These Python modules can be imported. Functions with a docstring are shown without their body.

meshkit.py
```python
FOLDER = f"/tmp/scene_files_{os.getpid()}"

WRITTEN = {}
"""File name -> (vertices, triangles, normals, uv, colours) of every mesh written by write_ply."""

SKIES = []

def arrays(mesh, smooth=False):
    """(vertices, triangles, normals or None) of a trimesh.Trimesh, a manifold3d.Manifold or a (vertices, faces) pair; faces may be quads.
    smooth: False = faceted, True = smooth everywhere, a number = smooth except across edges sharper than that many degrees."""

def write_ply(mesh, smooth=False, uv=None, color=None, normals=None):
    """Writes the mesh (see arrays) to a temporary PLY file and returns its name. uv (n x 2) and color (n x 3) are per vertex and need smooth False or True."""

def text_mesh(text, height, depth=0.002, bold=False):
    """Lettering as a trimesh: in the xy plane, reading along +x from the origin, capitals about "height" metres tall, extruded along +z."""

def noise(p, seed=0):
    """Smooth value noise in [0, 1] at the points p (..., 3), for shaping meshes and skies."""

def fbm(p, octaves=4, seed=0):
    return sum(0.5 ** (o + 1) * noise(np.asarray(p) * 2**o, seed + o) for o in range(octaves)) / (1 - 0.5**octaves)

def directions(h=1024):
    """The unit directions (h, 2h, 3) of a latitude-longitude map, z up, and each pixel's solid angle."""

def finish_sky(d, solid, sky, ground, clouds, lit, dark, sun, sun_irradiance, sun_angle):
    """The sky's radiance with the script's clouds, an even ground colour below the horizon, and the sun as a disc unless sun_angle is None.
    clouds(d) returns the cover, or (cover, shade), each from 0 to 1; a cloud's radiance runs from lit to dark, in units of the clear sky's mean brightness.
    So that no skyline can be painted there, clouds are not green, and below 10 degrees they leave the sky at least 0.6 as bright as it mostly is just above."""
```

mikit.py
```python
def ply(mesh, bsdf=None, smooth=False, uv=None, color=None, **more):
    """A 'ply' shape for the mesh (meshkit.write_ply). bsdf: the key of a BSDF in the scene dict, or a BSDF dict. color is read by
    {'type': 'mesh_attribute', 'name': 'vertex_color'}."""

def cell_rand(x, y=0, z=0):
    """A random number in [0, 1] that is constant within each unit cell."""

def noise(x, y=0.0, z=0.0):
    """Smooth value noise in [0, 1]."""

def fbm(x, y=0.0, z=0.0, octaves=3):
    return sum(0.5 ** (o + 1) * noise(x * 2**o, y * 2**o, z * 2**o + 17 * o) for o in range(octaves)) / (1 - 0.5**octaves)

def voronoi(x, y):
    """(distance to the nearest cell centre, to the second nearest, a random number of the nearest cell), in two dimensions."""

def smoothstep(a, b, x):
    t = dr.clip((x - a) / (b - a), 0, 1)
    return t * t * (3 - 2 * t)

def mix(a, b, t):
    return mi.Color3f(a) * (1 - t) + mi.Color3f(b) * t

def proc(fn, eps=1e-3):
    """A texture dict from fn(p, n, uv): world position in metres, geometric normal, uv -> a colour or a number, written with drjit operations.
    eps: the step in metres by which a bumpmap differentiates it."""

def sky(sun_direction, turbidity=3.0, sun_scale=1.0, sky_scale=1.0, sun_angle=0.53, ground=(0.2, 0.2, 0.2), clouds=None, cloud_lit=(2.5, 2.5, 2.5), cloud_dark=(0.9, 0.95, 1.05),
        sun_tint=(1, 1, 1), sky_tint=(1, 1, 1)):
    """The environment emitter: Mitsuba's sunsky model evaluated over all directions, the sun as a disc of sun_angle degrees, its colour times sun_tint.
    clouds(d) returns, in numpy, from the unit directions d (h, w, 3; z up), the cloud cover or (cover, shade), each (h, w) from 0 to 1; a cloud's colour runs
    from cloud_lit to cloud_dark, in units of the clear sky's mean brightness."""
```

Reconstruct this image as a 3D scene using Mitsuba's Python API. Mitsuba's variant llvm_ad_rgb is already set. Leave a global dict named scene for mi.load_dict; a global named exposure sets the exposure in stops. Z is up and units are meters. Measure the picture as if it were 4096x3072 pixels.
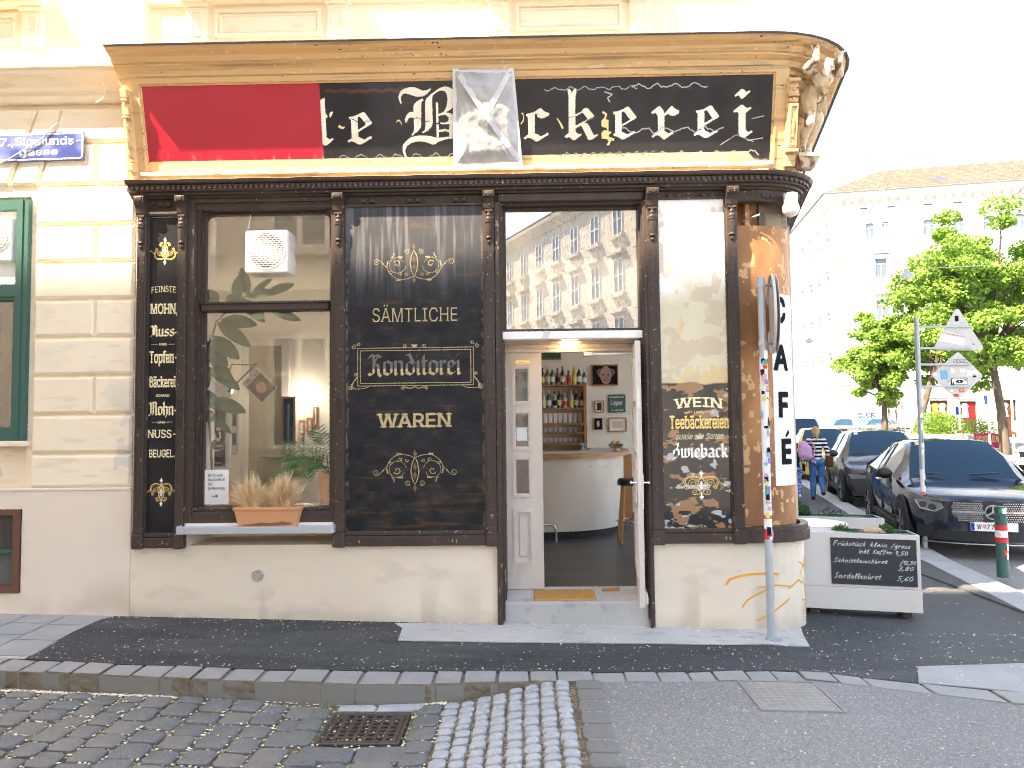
import math, random
import numpy as np, trimesh, drjit as dr, mitsuba as mi
import shapely, shapely.geometry as sg, shapely.affinity as sa
from shapely.ops import unary_union
import mikit, meshkit
from mikit import noise, fbm, voronoi, cell_rand, smoothstep, mix
T = mi.ScalarTransform4f
rnd = random.Random(7)
scene, labels = {}, {}

# ---------------------------------------------------------------- camera, sky, exposure
CAM = np.array([0.0, -6.3, 1.8])
scene['camera'] = {'type': 'perspective', 'fov': 70.46, 'fov_axis': 'x', 'near_clip': 0.05, 'far_clip': 3000.0,
                   'to_world': T().look_at(origin=[0, -6.3, 1.8], target=[-0.0174, -6.3 + 0.9985, 1.8 + 0.0511], up=[0.0122, -0.0509, 0.9986])}
def clouds(d):
    p = d / np.maximum(d[..., 2:3], 0.08)
    n = meshkit.fbm(np.stack([p[..., 0] * 0.9, p[..., 1] * 0.9, p[..., 0] * 0], -1), 5, 3)
    c = np.clip((n - 0.41) / 0.2, 0, 1)
    return 0.08 + 0.86 * c, np.clip((n - 0.62) / 0.3, 0, 1) * 0.4
SUN = (-1.25, -1.0, 1.98)
scene['sky'] = mikit.sky(SUN, turbidity=3, clouds=clouds, sky_tint=(1.09, 1.0, .88), sun_tint=(1.03, 1.0, .95))
exposure = 4.18

# ---------------------------------------------------------------- helpers
COUNT = {}
def numbered(key):
    n = COUNT.get(key, 0); COUNT[key] = n + 1
    return key if n == 0 else '%s_%03d' % (key, n)
def mark(key, label=None, cat=None, group=None, kind=None):
    d = labels.setdefault(key, {})
    for k, v in (('label', label), ('category', cat), ('group', group), ('kind', kind)):
        if v: d[k] = v
def thing(name, label, cat, group=None):
    k = numbered(name); mark(k, label, cat, group); return k
def obj(name, mesh, bsdf, parent=None, smooth=False, label=None, cat=None, group=None, kind=None, color=None, **more):
    k = numbered(parent + '__' + name if parent else name)
    if isinstance(mesh, M): mesh = mesh.get()
    scene[k] = mikit.ply(mesh, bsdf, smooth=smooth, color=color, **more)
    if label or cat or group or kind: mark(k, label, cat, group, kind)
    return k
def copy(name, src, mat, parent=None, bsdf=None, **kw):
    k = numbered(parent + '__' + name if parent else name)
    d = dict(scene[src]); d['to_world'] = mat
    if bsdf: d['bsdf'] = {'type': 'ref', 'id': bsdf}
    scene[k] = d
    if kw: mark(k, **kw)
    return k
def tri(poly):
    v, f = trimesh.creation.triangulate_polygon(poly, engine='earcut'); return np.asarray(v), np.asarray(f)
def polys(g):
    if g.is_empty: return []
    return [p for p in (g.geoms if hasattr(g, 'geoms') else [g]) if p.geom_type == 'Polygon' and p.area > 1e-9]
BOXF = None
class M:
    """collects pieces of one mesh"""
    def __init__(s): s.v = []; s.f = []; s.n = 0
    def add(s, v, f):
        v = np.asarray(v, float); f = np.asarray(f, int)
        if f.shape[1] == 4: f = np.vstack([f[:, [0, 1, 2]], f[:, [0, 2, 3]]])
        s.v.append(v); s.f.append(f + s.n); s.n += len(v); return s
    def get(s): return np.vstack(s.v), np.vstack(s.f)
    def box(s, x0, x1, y0, y1, z0, z1, c=0.0):
        if c <= 0:
            v = np.array([[x, y, z] for x in (x0, x1) for y in (y0, y1) for z in (z0, z1)], float)
            return s.add(v, [[0, 1, 3, 2], [4, 6, 7, 5], [0, 4, 5, 1], [2, 3, 7, 6], [0, 2, 6, 4], [1, 5, 7, 3]])
        c = min(c, (x1 - x0) * .45, (y1 - y0) * .45, (z1 - z0) * .45)
        h = np.array([x1 - x0, y1 - y0, z1 - z0]) / 2; m = np.array([x1 + x0, y1 + y0, z1 + z0]) / 2
        v = []; idx = {}
        for i in (-1, 1):
            for j in (-1, 1):
                for k in (-1, 1):
                    for a in range(3):
                        e = h - c; e[a] = h[a]; idx[(i, j, k, a)] = len(v); v.append(np.array([i, j, k]) * e)
        F = []
        for a in range(3):
            b, g = (a + 1) % 3, (a + 2) % 3
            for t in (-1, 1):
                q = []
                for (p, r) in ((-1, -1), (1, -1), (1, 1), (-1, 1)):
                    k = [0, 0, 0]; k[a] = t; k[b] = p; k[g] = r; q.append(idx[(*k, a)])
                F.append(q)
            for p in (-1, 1):
                for r in (-1, 1):
                    k0 = [0, 0, 0]; k1 = [0, 0, 0]; k0[b] = k1[b] = p; k0[g] = k1[g] = r; k0[a] = -1; k1[a] = 1
                    F.append([idx[(*k0, b)], idx[(*k1, b)], idx[(*k1, g)], idx[(*k0, g)]])
        tr = []
        for i in (-1, 1):
            for j in (-1, 1):
                for k in (-1, 1): tr.append([idx[(i, j, k, a)] for a in range(3)])
        v = np.array(v)
        F = np.vstack([np.array(F)[:, [0, 1, 2]], np.array(F)[:, [0, 2, 3]], np.array(tr)])
        n = np.cross(v[F[:, 1]] - v[F[:, 0]], v[F[:, 2]] - v[F[:, 0]])
        fl = (n * v[F].mean(1)).sum(1) < 0
        F[fl] = F[fl][:, ::-1]
        return s.add(v + m, F)
    def prism(s, poly, a0, a1, axis='x'):
        """closed polygon extruded; axis x: polygon in (y,z); axis y: in (x,z); axis z: in (x,y)"""
        if isinstance(poly, (list, tuple, np.ndarray)): poly = sg.Polygon(poly)
        for p in polys(poly.buffer(0)):
            p = sg.polygon.orient(p)
            v, f = tri(p); n = len(v)
            put = {'x': lambda q, a: np.column_stack([np.full(len(q), a), q]), 'y': lambda q, a: np.column_stack([q[:, 0], np.full(len(q), a), q[:, 1]]),
                   'z': lambda q, a: np.column_stack([q, np.full(len(q), a)])}[axis]
            fl = axis == 'y'
            s.add(put(v, a0), f if fl else f[:, ::-1]); s.add(put(v, a1), f[:, ::-1] if fl else f)
            for r in [p.exterior, *p.interiors]:
                c = np.array(r.coords)[:-1]; m = len(c); i = np.arange(m); j = (i + 1) % m
                q = np.stack([i, j, j + m, i + m], 1)
                s.add(np.vstack([put(c, a0), put(c, a1)]), q[:, ::-1] if fl else q)
        return s
    def flat(s, g, y, d=0.002):
        """shapely art in (x,z) standing d proud of the plane y, facing the street"""
        for p in polys(g): s.prism(p, y - d, y + d * .2, 'y')
        return s
    def tube(s, pts, r, n=8, closed=False):
        p = np.asarray(pts, float); r = np.broadcast_to(r, (len(p),)).astype(float)
        t = np.gradient(p, axis=0)
        if closed: t = np.roll(p, -1, 0) - np.roll(p, 1, 0)
        t /= np.linalg.norm(t, axis=1, keepdims=True) + 1e-12
        a = np.cross(t[0], [0, 0, 1.0] if abs(t[0][2]) < .9 else [1.0, 0, 0]); a /= np.linalg.norm(a); A = []
        for k in range(len(p)):
            a = a - t[k] * (a @ t[k]); a /= np.linalg.norm(a) + 1e-12; A.append(a)
        A = np.array(A); B = np.cross(t, A); w = np.arange(n) * 2 * np.pi / n
        v = p[:, None] + r[:, None, None] * (np.cos(w)[None, :, None] * A[:, None] + np.sin(w)[None, :, None] * B[:, None])
        m = len(p) if closed else len(p) - 1
        i, j = np.meshgrid(np.arange(m), np.arange(n), indexing='ij'); i2 = (i + 1) % len(p)
        f = np.stack([i * n + j, i * n + (j + 1) % n, i2 * n + (j + 1) % n, i2 * n + j], -1).reshape(-1, 4)
        s.add(v.reshape(-1, 3), f)
        if not closed:
            k = np.arange(n - 2)
            s.add(v[0], np.stack([k * 0, k + 2, k + 1], 1)); s.add(v[-1], np.stack([k * 0, k + 1, k + 2], 1))
        return s
    def lathe(s, prof, c=(0, 0, 0), n=24, axis=2):
        """prof: (radius, height) list from bottom to top"""
        p = np.asarray(prof, float); w = np.arange(n) * 2 * np.pi / n
        v = np.stack([p[:, 0:1] * np.cos(w), p[:, 0:1] * np.sin(w), np.repeat(p[:, 1:2], n, 1)], -1)
        i, j = np.meshgrid(np.arange(len(p) - 1), np.arange(n), indexing='ij')
        f = np.stack([i * n + j, i * n + (j + 1) % n, (i + 1) * n + (j + 1) % n, (i + 1) * n + j], -1).reshape(-1, 4)
        v = v.reshape(-1, 3)
        if axis == 1: v = v[:, [0, 2, 1]] * [1, -1, 1]; 
        if axis == 0: v = v[:, [2, 0, 1]]
        s.add(v + np.asarray(c), f); return s
    def ball(s, c, r, n=16, m=10):
        r = np.broadcast_to(r, 3); th = np.linspace(0, np.pi, m + 1)
        pr = np.column_stack([np.sin(th), -np.cos(th)]); q = M().lathe(pr, n=n); v, f = q.get()
        return s.add(v * r + np.asarray(c), f)
    def grid(s, xs, ys, fz):
        X, Y = np.meshgrid(xs, ys, indexing='ij'); Z = fz(X, Y); a, b = X.shape
        i, j = np.meshgrid(np.arange(a - 1), np.arange(b - 1), indexing='ij')
        return s.add(np.stack([X, Y, Z], -1).reshape(-1, 3), np.stack([i * b + j, (i + 1) * b + j, (i + 1) * b + j + 1, i * b + j + 1], -1).reshape(-1, 4))
    def xf(s, fn):
        """map every vertex: a 4x4 or 3x3 matrix or a function of (n,3)"""
        for k in range(len(s.v)):
            s.v[k] = fn(s.v[k]) if callable(fn) else s.v[k] @ np.asarray(fn)[:3, :3].T + (np.asarray(fn)[:3, 3] if np.asarray(fn).shape[0] == 4 else 0)
        return s
    def join(s, o):
        v, f = o.get(); return s.add(v, f)
def rz(a, t=(0, 0, 0)):
    c, s_ = math.cos(a), math.sin(a); m = np.eye(4); m[:2, :2] = [[c, -s_], [s_, c]]; m[:3, 3] = t; return m
def refine(v, f, h):
    v, f = trimesh.remesh.subdivide_to_size(v, f, h); return v, f
def sheet(poly, fz, h=0.25, thick=0.0):
    """a ground polygon in (x,y) draped on the height function fz"""
    if isinstance(poly, (list, tuple, np.ndarray)): poly = sg.Polygon(poly)
    q = M()
    for p in polys(poly.buffer(0)):
        p = p.segmentize(h)
        x0, y0, x1, y1 = p.bounds
        for i in np.arange(math.floor(x0 / h), math.ceil(x1 / h)):
            strip = p.intersection(sg.box(i * h, y0 - 1, (i + 1) * h, y1 + 1))
            for c in polys(strip):
                v, f = tri(c); q.add(np.column_stack([v, fz(v[:, 0], v[:, 1])]), f)
        if thick:
            c = np.array(sg.polygon.orient(p).exterior.coords)[:-1]; m = len(c); i = np.arange(m); j = (i + 1) % m; z = fz(c[:, 0], c[:, 1])
            q.add(np.vstack([np.column_stack([c, z]), np.column_stack([c, z - thick])]), np.stack([i, i + m, j + m, j], 1))
    return q

# ---- the lie of the land: the street falls to the right and evens out in the side street
def gz(x):
    x = np.asarray(x, float)
    return np.where(x < 3.5, 0.06 - 0.0273 * x, -0.0356 - 0.0444 * (1 - np.exp(-np.maximum(x - 3.5, 0) * 0.615)))
def walk_z(x, y): return gz(x) + 0.02 * np.clip(y, -1.3, 0)
def road_z(x, y):
    return walk_z(x, -1.3) - np.interp(x, [-8, -3.6, -2.4, -1.2, -.8, -.4, -.1, .2], [.1, .1, .115, .14, .135, .095, .045, .004]) + 0.0 * y
SIDE = np.array([0.242, 0.970]); SIDEN = np.array([0.970, -0.242])   # along and across the side street

# ---- flat art
def stroke(pts, w, cap=1):
    return sg.LineString(pts).buffer(w / 2, cap_style=cap, join_style=1, quad_segs=3)
def spiral(cx, cz, r0, r1, a0, a1, n=22):
    t = np.linspace(0, 1, n); r = r0 + (r1 - r0) * t; a = np.radians(a0 + (a1 - a0) * t)
    return np.column_stack([cx + r * np.cos(a), cz + r * np.sin(a)])
def bez(*p, n=14):
    t = np.linspace(0, 1, n)[:, None]; p = [np.asarray(q, float) for q in p]
    if len(p) == 3: return (1 - t) ** 2 * p[0] + 2 * t * (1 - t) * p[1] + t ** 2 * p[2]
    return (1 - t) ** 3 * p[0] + 3 * t * (1 - t) ** 2 * p[1] + 3 * t * t * (1 - t) * p[2] + t ** 3 * p[3]
_tx = {}
def text2d(s, h, bold=False):
    """lettering as a flat shape, baseline at 0"""
    if (s, bold) not in _tx:
        m = meshkit.text_mesh(s, 1.0, .01, bold); v, f = np.array(m.vertices), np.array(m.faces)
        t = v[f]; low = (t[:, :, 2] < .001).all(1)
        _tx[(s, bold)] = unary_union([sg.Polygon(q[:, :2]).buffer(1e-4) for q in t[low]])
    return sa.scale(_tx[(s, bold)], h, h, origin=(0, 0))
def slab(g, h, lc=False, t=.11, e=.10, levels=None):
    """adds slab serifs where stems end"""
    out = [g]
    for z, up in (levels or ([(0, 1), (1.0, -1)] + ([(.76, -1)] if lc else []))):
        zz = z * h; band = g.intersection(sg.box(-9, zz + (0 if up > 0 else -.03 * h), 99, zz + (.03 * h if up > 0 else .0)))
        for p in polys(band):
            a, _, b, _ = p.bounds
            if .05 * h < b - a < .42 * h: out.append(sg.box(a - e * h, zz if up > 0 else zz - t * h, b + e * h, zz + t * h if up > 0 else zz))
    return unary_union(out)
def fit(g, x0, x1, z0, z1=None):
    """moves and stretches flat art into x0..x1 with its bottom at z0 (and its top at z1)"""
    a, b, c, d = g.bounds; kx = (x1 - x0) / (c - a); kz = (z1 - z0) / (d - b) if z1 is not None else kx
    return sa.translate(sa.scale(sa.translate(g, -a, -b), kx, kz, origin=(0, 0)), x0, z0)
def word(s, x0, x1, zb, h, style='sans', bold=False, arch=0.0):
    """a word from x0 to x1 with its baseline at zb and capitals h tall"""
    g = text2d(s, 1.0, bold)
    if style == 'slab': g = slab(g, 1.0, lc=any(c.islower() for c in s))
    if style == 'serif': g = slab(g.buffer(-.012), 1.0, t=.05, e=.07, lc=any(c.islower() for c in s))
    a, _, c, _ = g.bounds; k = (x1 - x0) / (c - a)
    g = sa.translate(sa.scale(sa.translate(g, -a, 0), k, h, origin=(0, 0)), x0, zb)
    if arch: g = shapely.transform(g.segmentize(h * .2), lambda q: np.column_stack([q[:, 0], q[:, 1] + arch * (1 - ((q[:, 0] - (x0 + x1) / 2) / ((x1 - x0) / 2)) ** 2)]))
    return g
NIB = {  # broken letters as pen paths, x-height 1
 'o': [[(.12, .95), (.12, .12), (.42, 0), (.62, .15), (.62, .85), (.3, 1), (.12, .85)]], 'n': [[(.0, .92), (.14, 1), (.14, .05), (.24, 0)], [(.14, .85), (.45, 1), (.6, .88), (.6, .05), (.72, 0)]],
 'u': [[(.02, .93), (.14, 1), (.14, .15), (.32, 0), (.58, .16)], [(.46, .93), (.6, 1), (.6, .06), (.72, 0)]], 's': [[(.62, .86), (.4, 1), (.14, .84), (.14, .62), (.6, .4), (.6, .16), (.32, 0), (.06, .15)]],
 'h': [[(.0, 1.42), (.14, 1.55), (.14, .05), (.24, 0)], [(.14, .85), (.45, 1), (.6, .85), (.6, .1), (.42, -.3)]], 'd': [[(.62, .6), (.62, .14), (.4, 0), (.12, .14), (.12, .8), (.36, .98), (.62, .8)], [(.62, .8), (.3, 1.5), (.1, 1.45)]],
 'i': [[(.0, .92), (.13, 1), (.13, .06), (.26, 0)], [(.06, 1.38), (.2, 1.5)]], 't': [[(.13, 1.4), (.13, .1), (.26, 0), (.38, .1)], [(-.02, .98), (.34, .98)]], 'r': [[(.0, .92), (.13, 1), (.13, .06), (.24, 0)], [(.13, .85), (.32, 1), (.46, .86)]],
 'e': [[(.12, .92), (.12, .14), (.36, 0), (.56, .16)], [(.12, .9), (.38, 1), (.56, .72), (.14, .45)]], 'w': [[(.02, .92), (.14, 1), (.14, .12), (.3, 0), (.5, .14)], [(.38, .92), (.5, 1), (.5, .12), (.7, 0), (.88, .14)], [(.72, .95), (.86, 1), (.9, .5), (.88, .14)]],
 'b': [[(.02, 1.45), (.14, 1.55), (.14, .12), (.4, 0), (.62, .15), (.62, .82), (.4, 1), (.14, .84)]], 'a': [[(.1, .88), (.36, 1), (.58, .86), (.58, .06), (.7, 0)], [(.58, .55), (.12, .4), (.12, .12), (.32, 0), (.58, .14)]],
 'c': [[(.12, .92), (.12, .14), (.36, 0), (.54, .14)], [(.12, .88), (.38, 1), (.54, .86)]], 'k': [[(.02, 1.45), (.14, 1.55), (.14, .05), (.24, 0)], [(.14, .6), (.4, .98), (.56, .84), (.42, .6), (.14, .52)], [(.32, .54), (.54, .06), (.66, 0)]],
 'K': [[(.0, .1), (.16, -.02), (.36, .12), (.36, 1.4)], [(.0, 1.2), (.16, 1.5), (.36, 1.38), (.7, 1.5)], [(.36, .75), (.66, 1.42), (.88, 1.3)], [(.4, .78), (.68, .7), (.72, .1), (.88, -.12)]],
 'N': [[(-.02, -.05), (.12, .04), (.32, .2), (.34, 1.2), (.12, 1.5), (-.02, 1.3)], [(.34, 1.3), (.56, 1.55), (.8, 1.35), (.82, .1), (.96, -.02)], [(.5, 1.5), (.52, .2)]],
 'M': [[(-.04, -.02), (.14, .0), (.28, .2), (.28, 1.3), (.1, 1.5), (-.04, 1.35)], [(.28, 1.35), (.5, 1.55), (.64, 1.4), (.64, .1), (.5, 0)], [(.64, 1.35), (.86, 1.55), (1.04, 1.4), (1.04, .1), (1.16, 0)]],
 'Z': [[(.3, 1.5), (.6, 1.58), (.52, 1.1), (.3, .95), (.62, .85), (.66, .3), (.4, .0), (.1, -.08), (-.1, -.2)], [(.1, .7), (.3, .9)], [(.1, .35), (.12, .85)]], '-': [[(.0, .5), (.3, .5)]]}
ADV = {'o': .78, 'n': .84, 'u': .84, 's': .76, 'h': .82, 'd': .8, 'i': .42, 't': .46, 'r': .56, 'e': .68, 'w': 1.08, 'b': .8, 'a': .82, 'c': .64, 'k': .74, 'K': 1.02, 'N': 1.06, 'M': 1.3, 'Z': .86, '-': .4}
def broken(s, x0, x1, zb, xh, nib=.25):
    """blackletter: a broad pen drawn along each letter's path"""
    out, x = [], 0.0; d = np.array([math.cos(math.radians(42)), math.sin(math.radians(42))]) * nib / 2
    for ch in s:
        for path in NIB[ch]:
            q = np.array(path, float) + [x, 0]
            for a, b in zip(q[:-1], q[1:]): out.append(sg.MultiPoint([a - d, a + d, b - d, b + d]).convex_hull.buffer(.012, quad_segs=1))
        x += ADV[ch]
    g = unary_union(out); a, _, c, _ = g.bounds
    return sa.translate(sa.scale(sa.translate(g, -a, 0), (x1 - x0) / (c - a), xh, origin=(0, 0)), x0, zb)

# ---------------------------------------------------------------- materials
def C(*c): return {'type': 'rgb', 'value': list(c)}
def tex(c): return c if isinstance(c, dict) else mikit.proc(c) if callable(c) else C(*c)
def df(name, c): scene[name] = {'type': 'twosided', 'b': {'type': 'diffuse', 'reflectance': tex(c)}}; return name
def pr(name, c, rough=.5, metal=0.0, spec=.5, coat=0.0, bump=None, bs=0.0, eps=1e-3, sheen=0.0):
    b = {'type': 'principled', 'base_color': tex(c), 'roughness': tex(rough) if callable(rough) else rough, 'metallic': metal, 'specular': spec}
    if coat: b.update(clearcoat=coat, clearcoat_gloss=.95)
    if sheen: b['sheen'] = sheen
    if bump: b = {'type': 'bumpmap', 'arbitrary': mikit.proc(bump, eps), 'scale': bs, 'b': b}
    scene[name] = {'type': 'twosided', 'b': b}; return name
def L(x): return mi.Float(x)
# render and plaster
def stucco(p, n, uv):
    g = fbm(p.x * 1.3, p.y * 1.3 + p.z * .9, 3.1, 3); st = smoothstep(.52, .75, fbm(p.x * 3.5, p.z * .7, 5.0, 3)) * smoothstep(.62, .05, p.z)
    c = mix((.68, .59, .47), (.74, .655, .54), g); c = mix(c, (.40, .33, .255), st * .55)
    c = mix(c, (.50, .43, .35), smoothstep(.56, .8, fbm(p.x * 4, p.y * 4, p.z * 6, 4)) * .35)
    dm = smoothstep(.16, .0, p.z - (.05 - .0273 * p.x)) * (.3 + .7 * noise(p.x * 9, p.z * 14, 1.)); return mix(c, (.36, .31, .25), dm * .55)
def rough_b(p, n, uv): return fbm(p.x * 70, p.y * 70, p.z * 70, 2) * .003 + fbm(p.x * 6, p.y * 6, p.z * 6, 2) * .008
pr('m_stucco', stucco, .9, spec=.2, bump=rough_b, bs=1.0)
def cream(p, n, uv):
    g = fbm(p.x * 1.1, p.y + p.z * 1.4, 8.1, 3); c = mix((.78, .68, .515), (.83, .75, .60), g)
    pe = smoothstep(.585, .60, fbm(p.x * 2.3 + 4.0, p.z * 2.9, 2.0, 4)) * smoothstep(2.7, 1.5, p.z); c = mix(c, (.60, .575, .53), pe * .85)
    pe2 = smoothstep(.66, .67, fbm(p.x * 2.3 + 4.0, p.z * 2.9, 2.0, 4)) * smoothstep(2.3, 1.3, p.z); c = mix(c, (.49, .46, .40), pe2)
    return mix(c, (.52, .44, .31), smoothstep(.55, .8, fbm(p.x * 5, p.z * 22, 3.3, 3)) * .35)
pr('m_cream', cream, .9, spec=.2, bump=rough_b, bs=.7)
def pinkish(p, n, uv):
    g = fbm(p.x * 1.2, p.z * 1.2, 3.3, 3); c = mix((.69, .60, .51), (.75, .67, .575), g)
    return mix(c, (.46, .38, .29), smoothstep(.5, .1, p.z - .1) * smoothstep(.3, .7, fbm(p.x * 2.5, p.z * 2, 9., 3)) * .7)
pr('m_plinth', pinkish, .9, spec=.2, bump=rough_b, bs=.5)
# painted joinery
def brown(p, n, uv):
    g = fbm(p.x * 9, p.y * 9, p.z * 1.2, 3); c = mix((.042, .030, .0255), (.070, .052, .044), g)
    w = smoothstep(.79, .81, fbm(p.x * 60, p.y * 60, p.z * 14, 3) + smoothstep(1.5, .5, p.z) * .06); c = mix(c, (.42, .29, .13), w)
    return mix(c, (.30, .27, .25), smoothstep(.82, .84, fbm(p.x * 45 + 9, p.y * 45, p.z * 45, 2)))
pr('m_brown', brown, .45, spec=.25)
def ochre(p, n, uv):
    g = fbm(p.x * 2.2, p.y * 6, p.z * 7, 4); c = mix((.55, .365, .175), (.67, .47, .24), g)
    c = mix(c, (.25, .19, .12), smoothstep(.54, .78, fbm(p.x * 1.4, p.y * 30, p.z * 26, 4)) * .75)
    c = mix(c, (.70, .56, .38), smoothstep(.76, .79, fbm(p.x * 24, p.y * 24, p.z * 24, 2)) * .6)
    return mix(c, (.10, .07, .045), smoothstep(.86, .89, noise(p.x * 48, p.y * 48 + 4, p.z * 48) * .8 + noise(p.x * 3, p.z * 3, 7.) * .2))
pr('m_ochre', ochre, .6, spec=.35)
def chalkwhite(p, n, uv): return mix((.74, .70, .63), (.55, .42, .25), smoothstep(.55, .62, fbm(p.x * 14, p.y * 14, p.z * 30, 3)))
pr('m_peelwhite', chalkwhite, .7)
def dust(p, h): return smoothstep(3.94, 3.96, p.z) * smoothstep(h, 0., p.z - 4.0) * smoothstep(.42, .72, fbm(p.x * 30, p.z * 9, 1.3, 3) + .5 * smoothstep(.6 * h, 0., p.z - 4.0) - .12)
pr('m_redpanel', lambda p, n, uv: mix(mix((.36, .010, .030), (.42, .016, .04), fbm(p.x * 2, p.z * 3, 1., 3)), (.66, .50, .48), dust(p, .20) * .9), lambda p, n, uv: L(.14 + .5 * dust(p, .2)), spec=.5)
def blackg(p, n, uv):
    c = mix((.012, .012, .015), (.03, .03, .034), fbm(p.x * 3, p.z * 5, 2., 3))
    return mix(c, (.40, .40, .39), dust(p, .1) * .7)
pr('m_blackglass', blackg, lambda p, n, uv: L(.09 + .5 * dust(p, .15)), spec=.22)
def blackpaint(p, n, uv):
    h = fbm(p.x * 3.0, p.z * 40, 1.0, 4); k = fbm(p.x * 9, p.z * 13, 4.0, 3); c = mix((.010, .0105, .013), (.030, .030, .033), k)
    c = mix(c, (.075, .042, .02), smoothstep(.60, .85, h * .6 + k * .4 + smoothstep(1.9, .8, p.z) * .12) * .9)
    ed = smoothstep(.05, .0, p.z - .82) + smoothstep(.04, .0, p.x + 1.56) * .6 + smoothstep(.03, 0., -.352 - p.x) * .4
    c = mix(c, (.27, .24, .19), dr.clip(ed, 0, 1) * smoothstep(.35, .7, fbm(p.x * 25, p.z * 25, 6., 3)))
    return mix(c, (.15, .155, .17), (.35 + .65 * smoothstep(.40, .75, fbm(p.x * 38, p.z * 2.2, 5., 3))) * smoothstep(2.75, 3.35, p.z) * .75)  # pale dusty streaks towards the top, strengthened to paint in the sun sheen
pr('m_blackpaint', blackpaint, lambda p, n, uv: L(.34 + .25 * fbm(p.x * 20, p.z * 6, 2., 2)), spec=.14)
def oldgold(p, n, uv): return mix((.30, .235, .115), (.52, .415, .21), fbm(p.x * 12, p.z * 30, 2., 3))
pr('m_oldgold', oldgold, .45)
pr('m_gold', (.80, .58, .20), .35, metal=.25); pr('m_goldpale', (.86, .76, .46), .4); pr('m_silver', (.86, .86, .82), .4)
pr('m_letter', lambda p, n, uv: mix((.86, .80, .68), (.80, .70, .56), smoothstep(.4, .7, fbm(p.x * 7, p.z * 7, 3., 2))), .3)
pr('m_yellowlet', (.80, .64, .27), .4); pr('m_scratch', (.42, .43, .44), .3); pr('m_scratchdark', (.006, .006, .008), .3); pr('m_maroon', (.05, .008, .012), .2)
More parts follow.
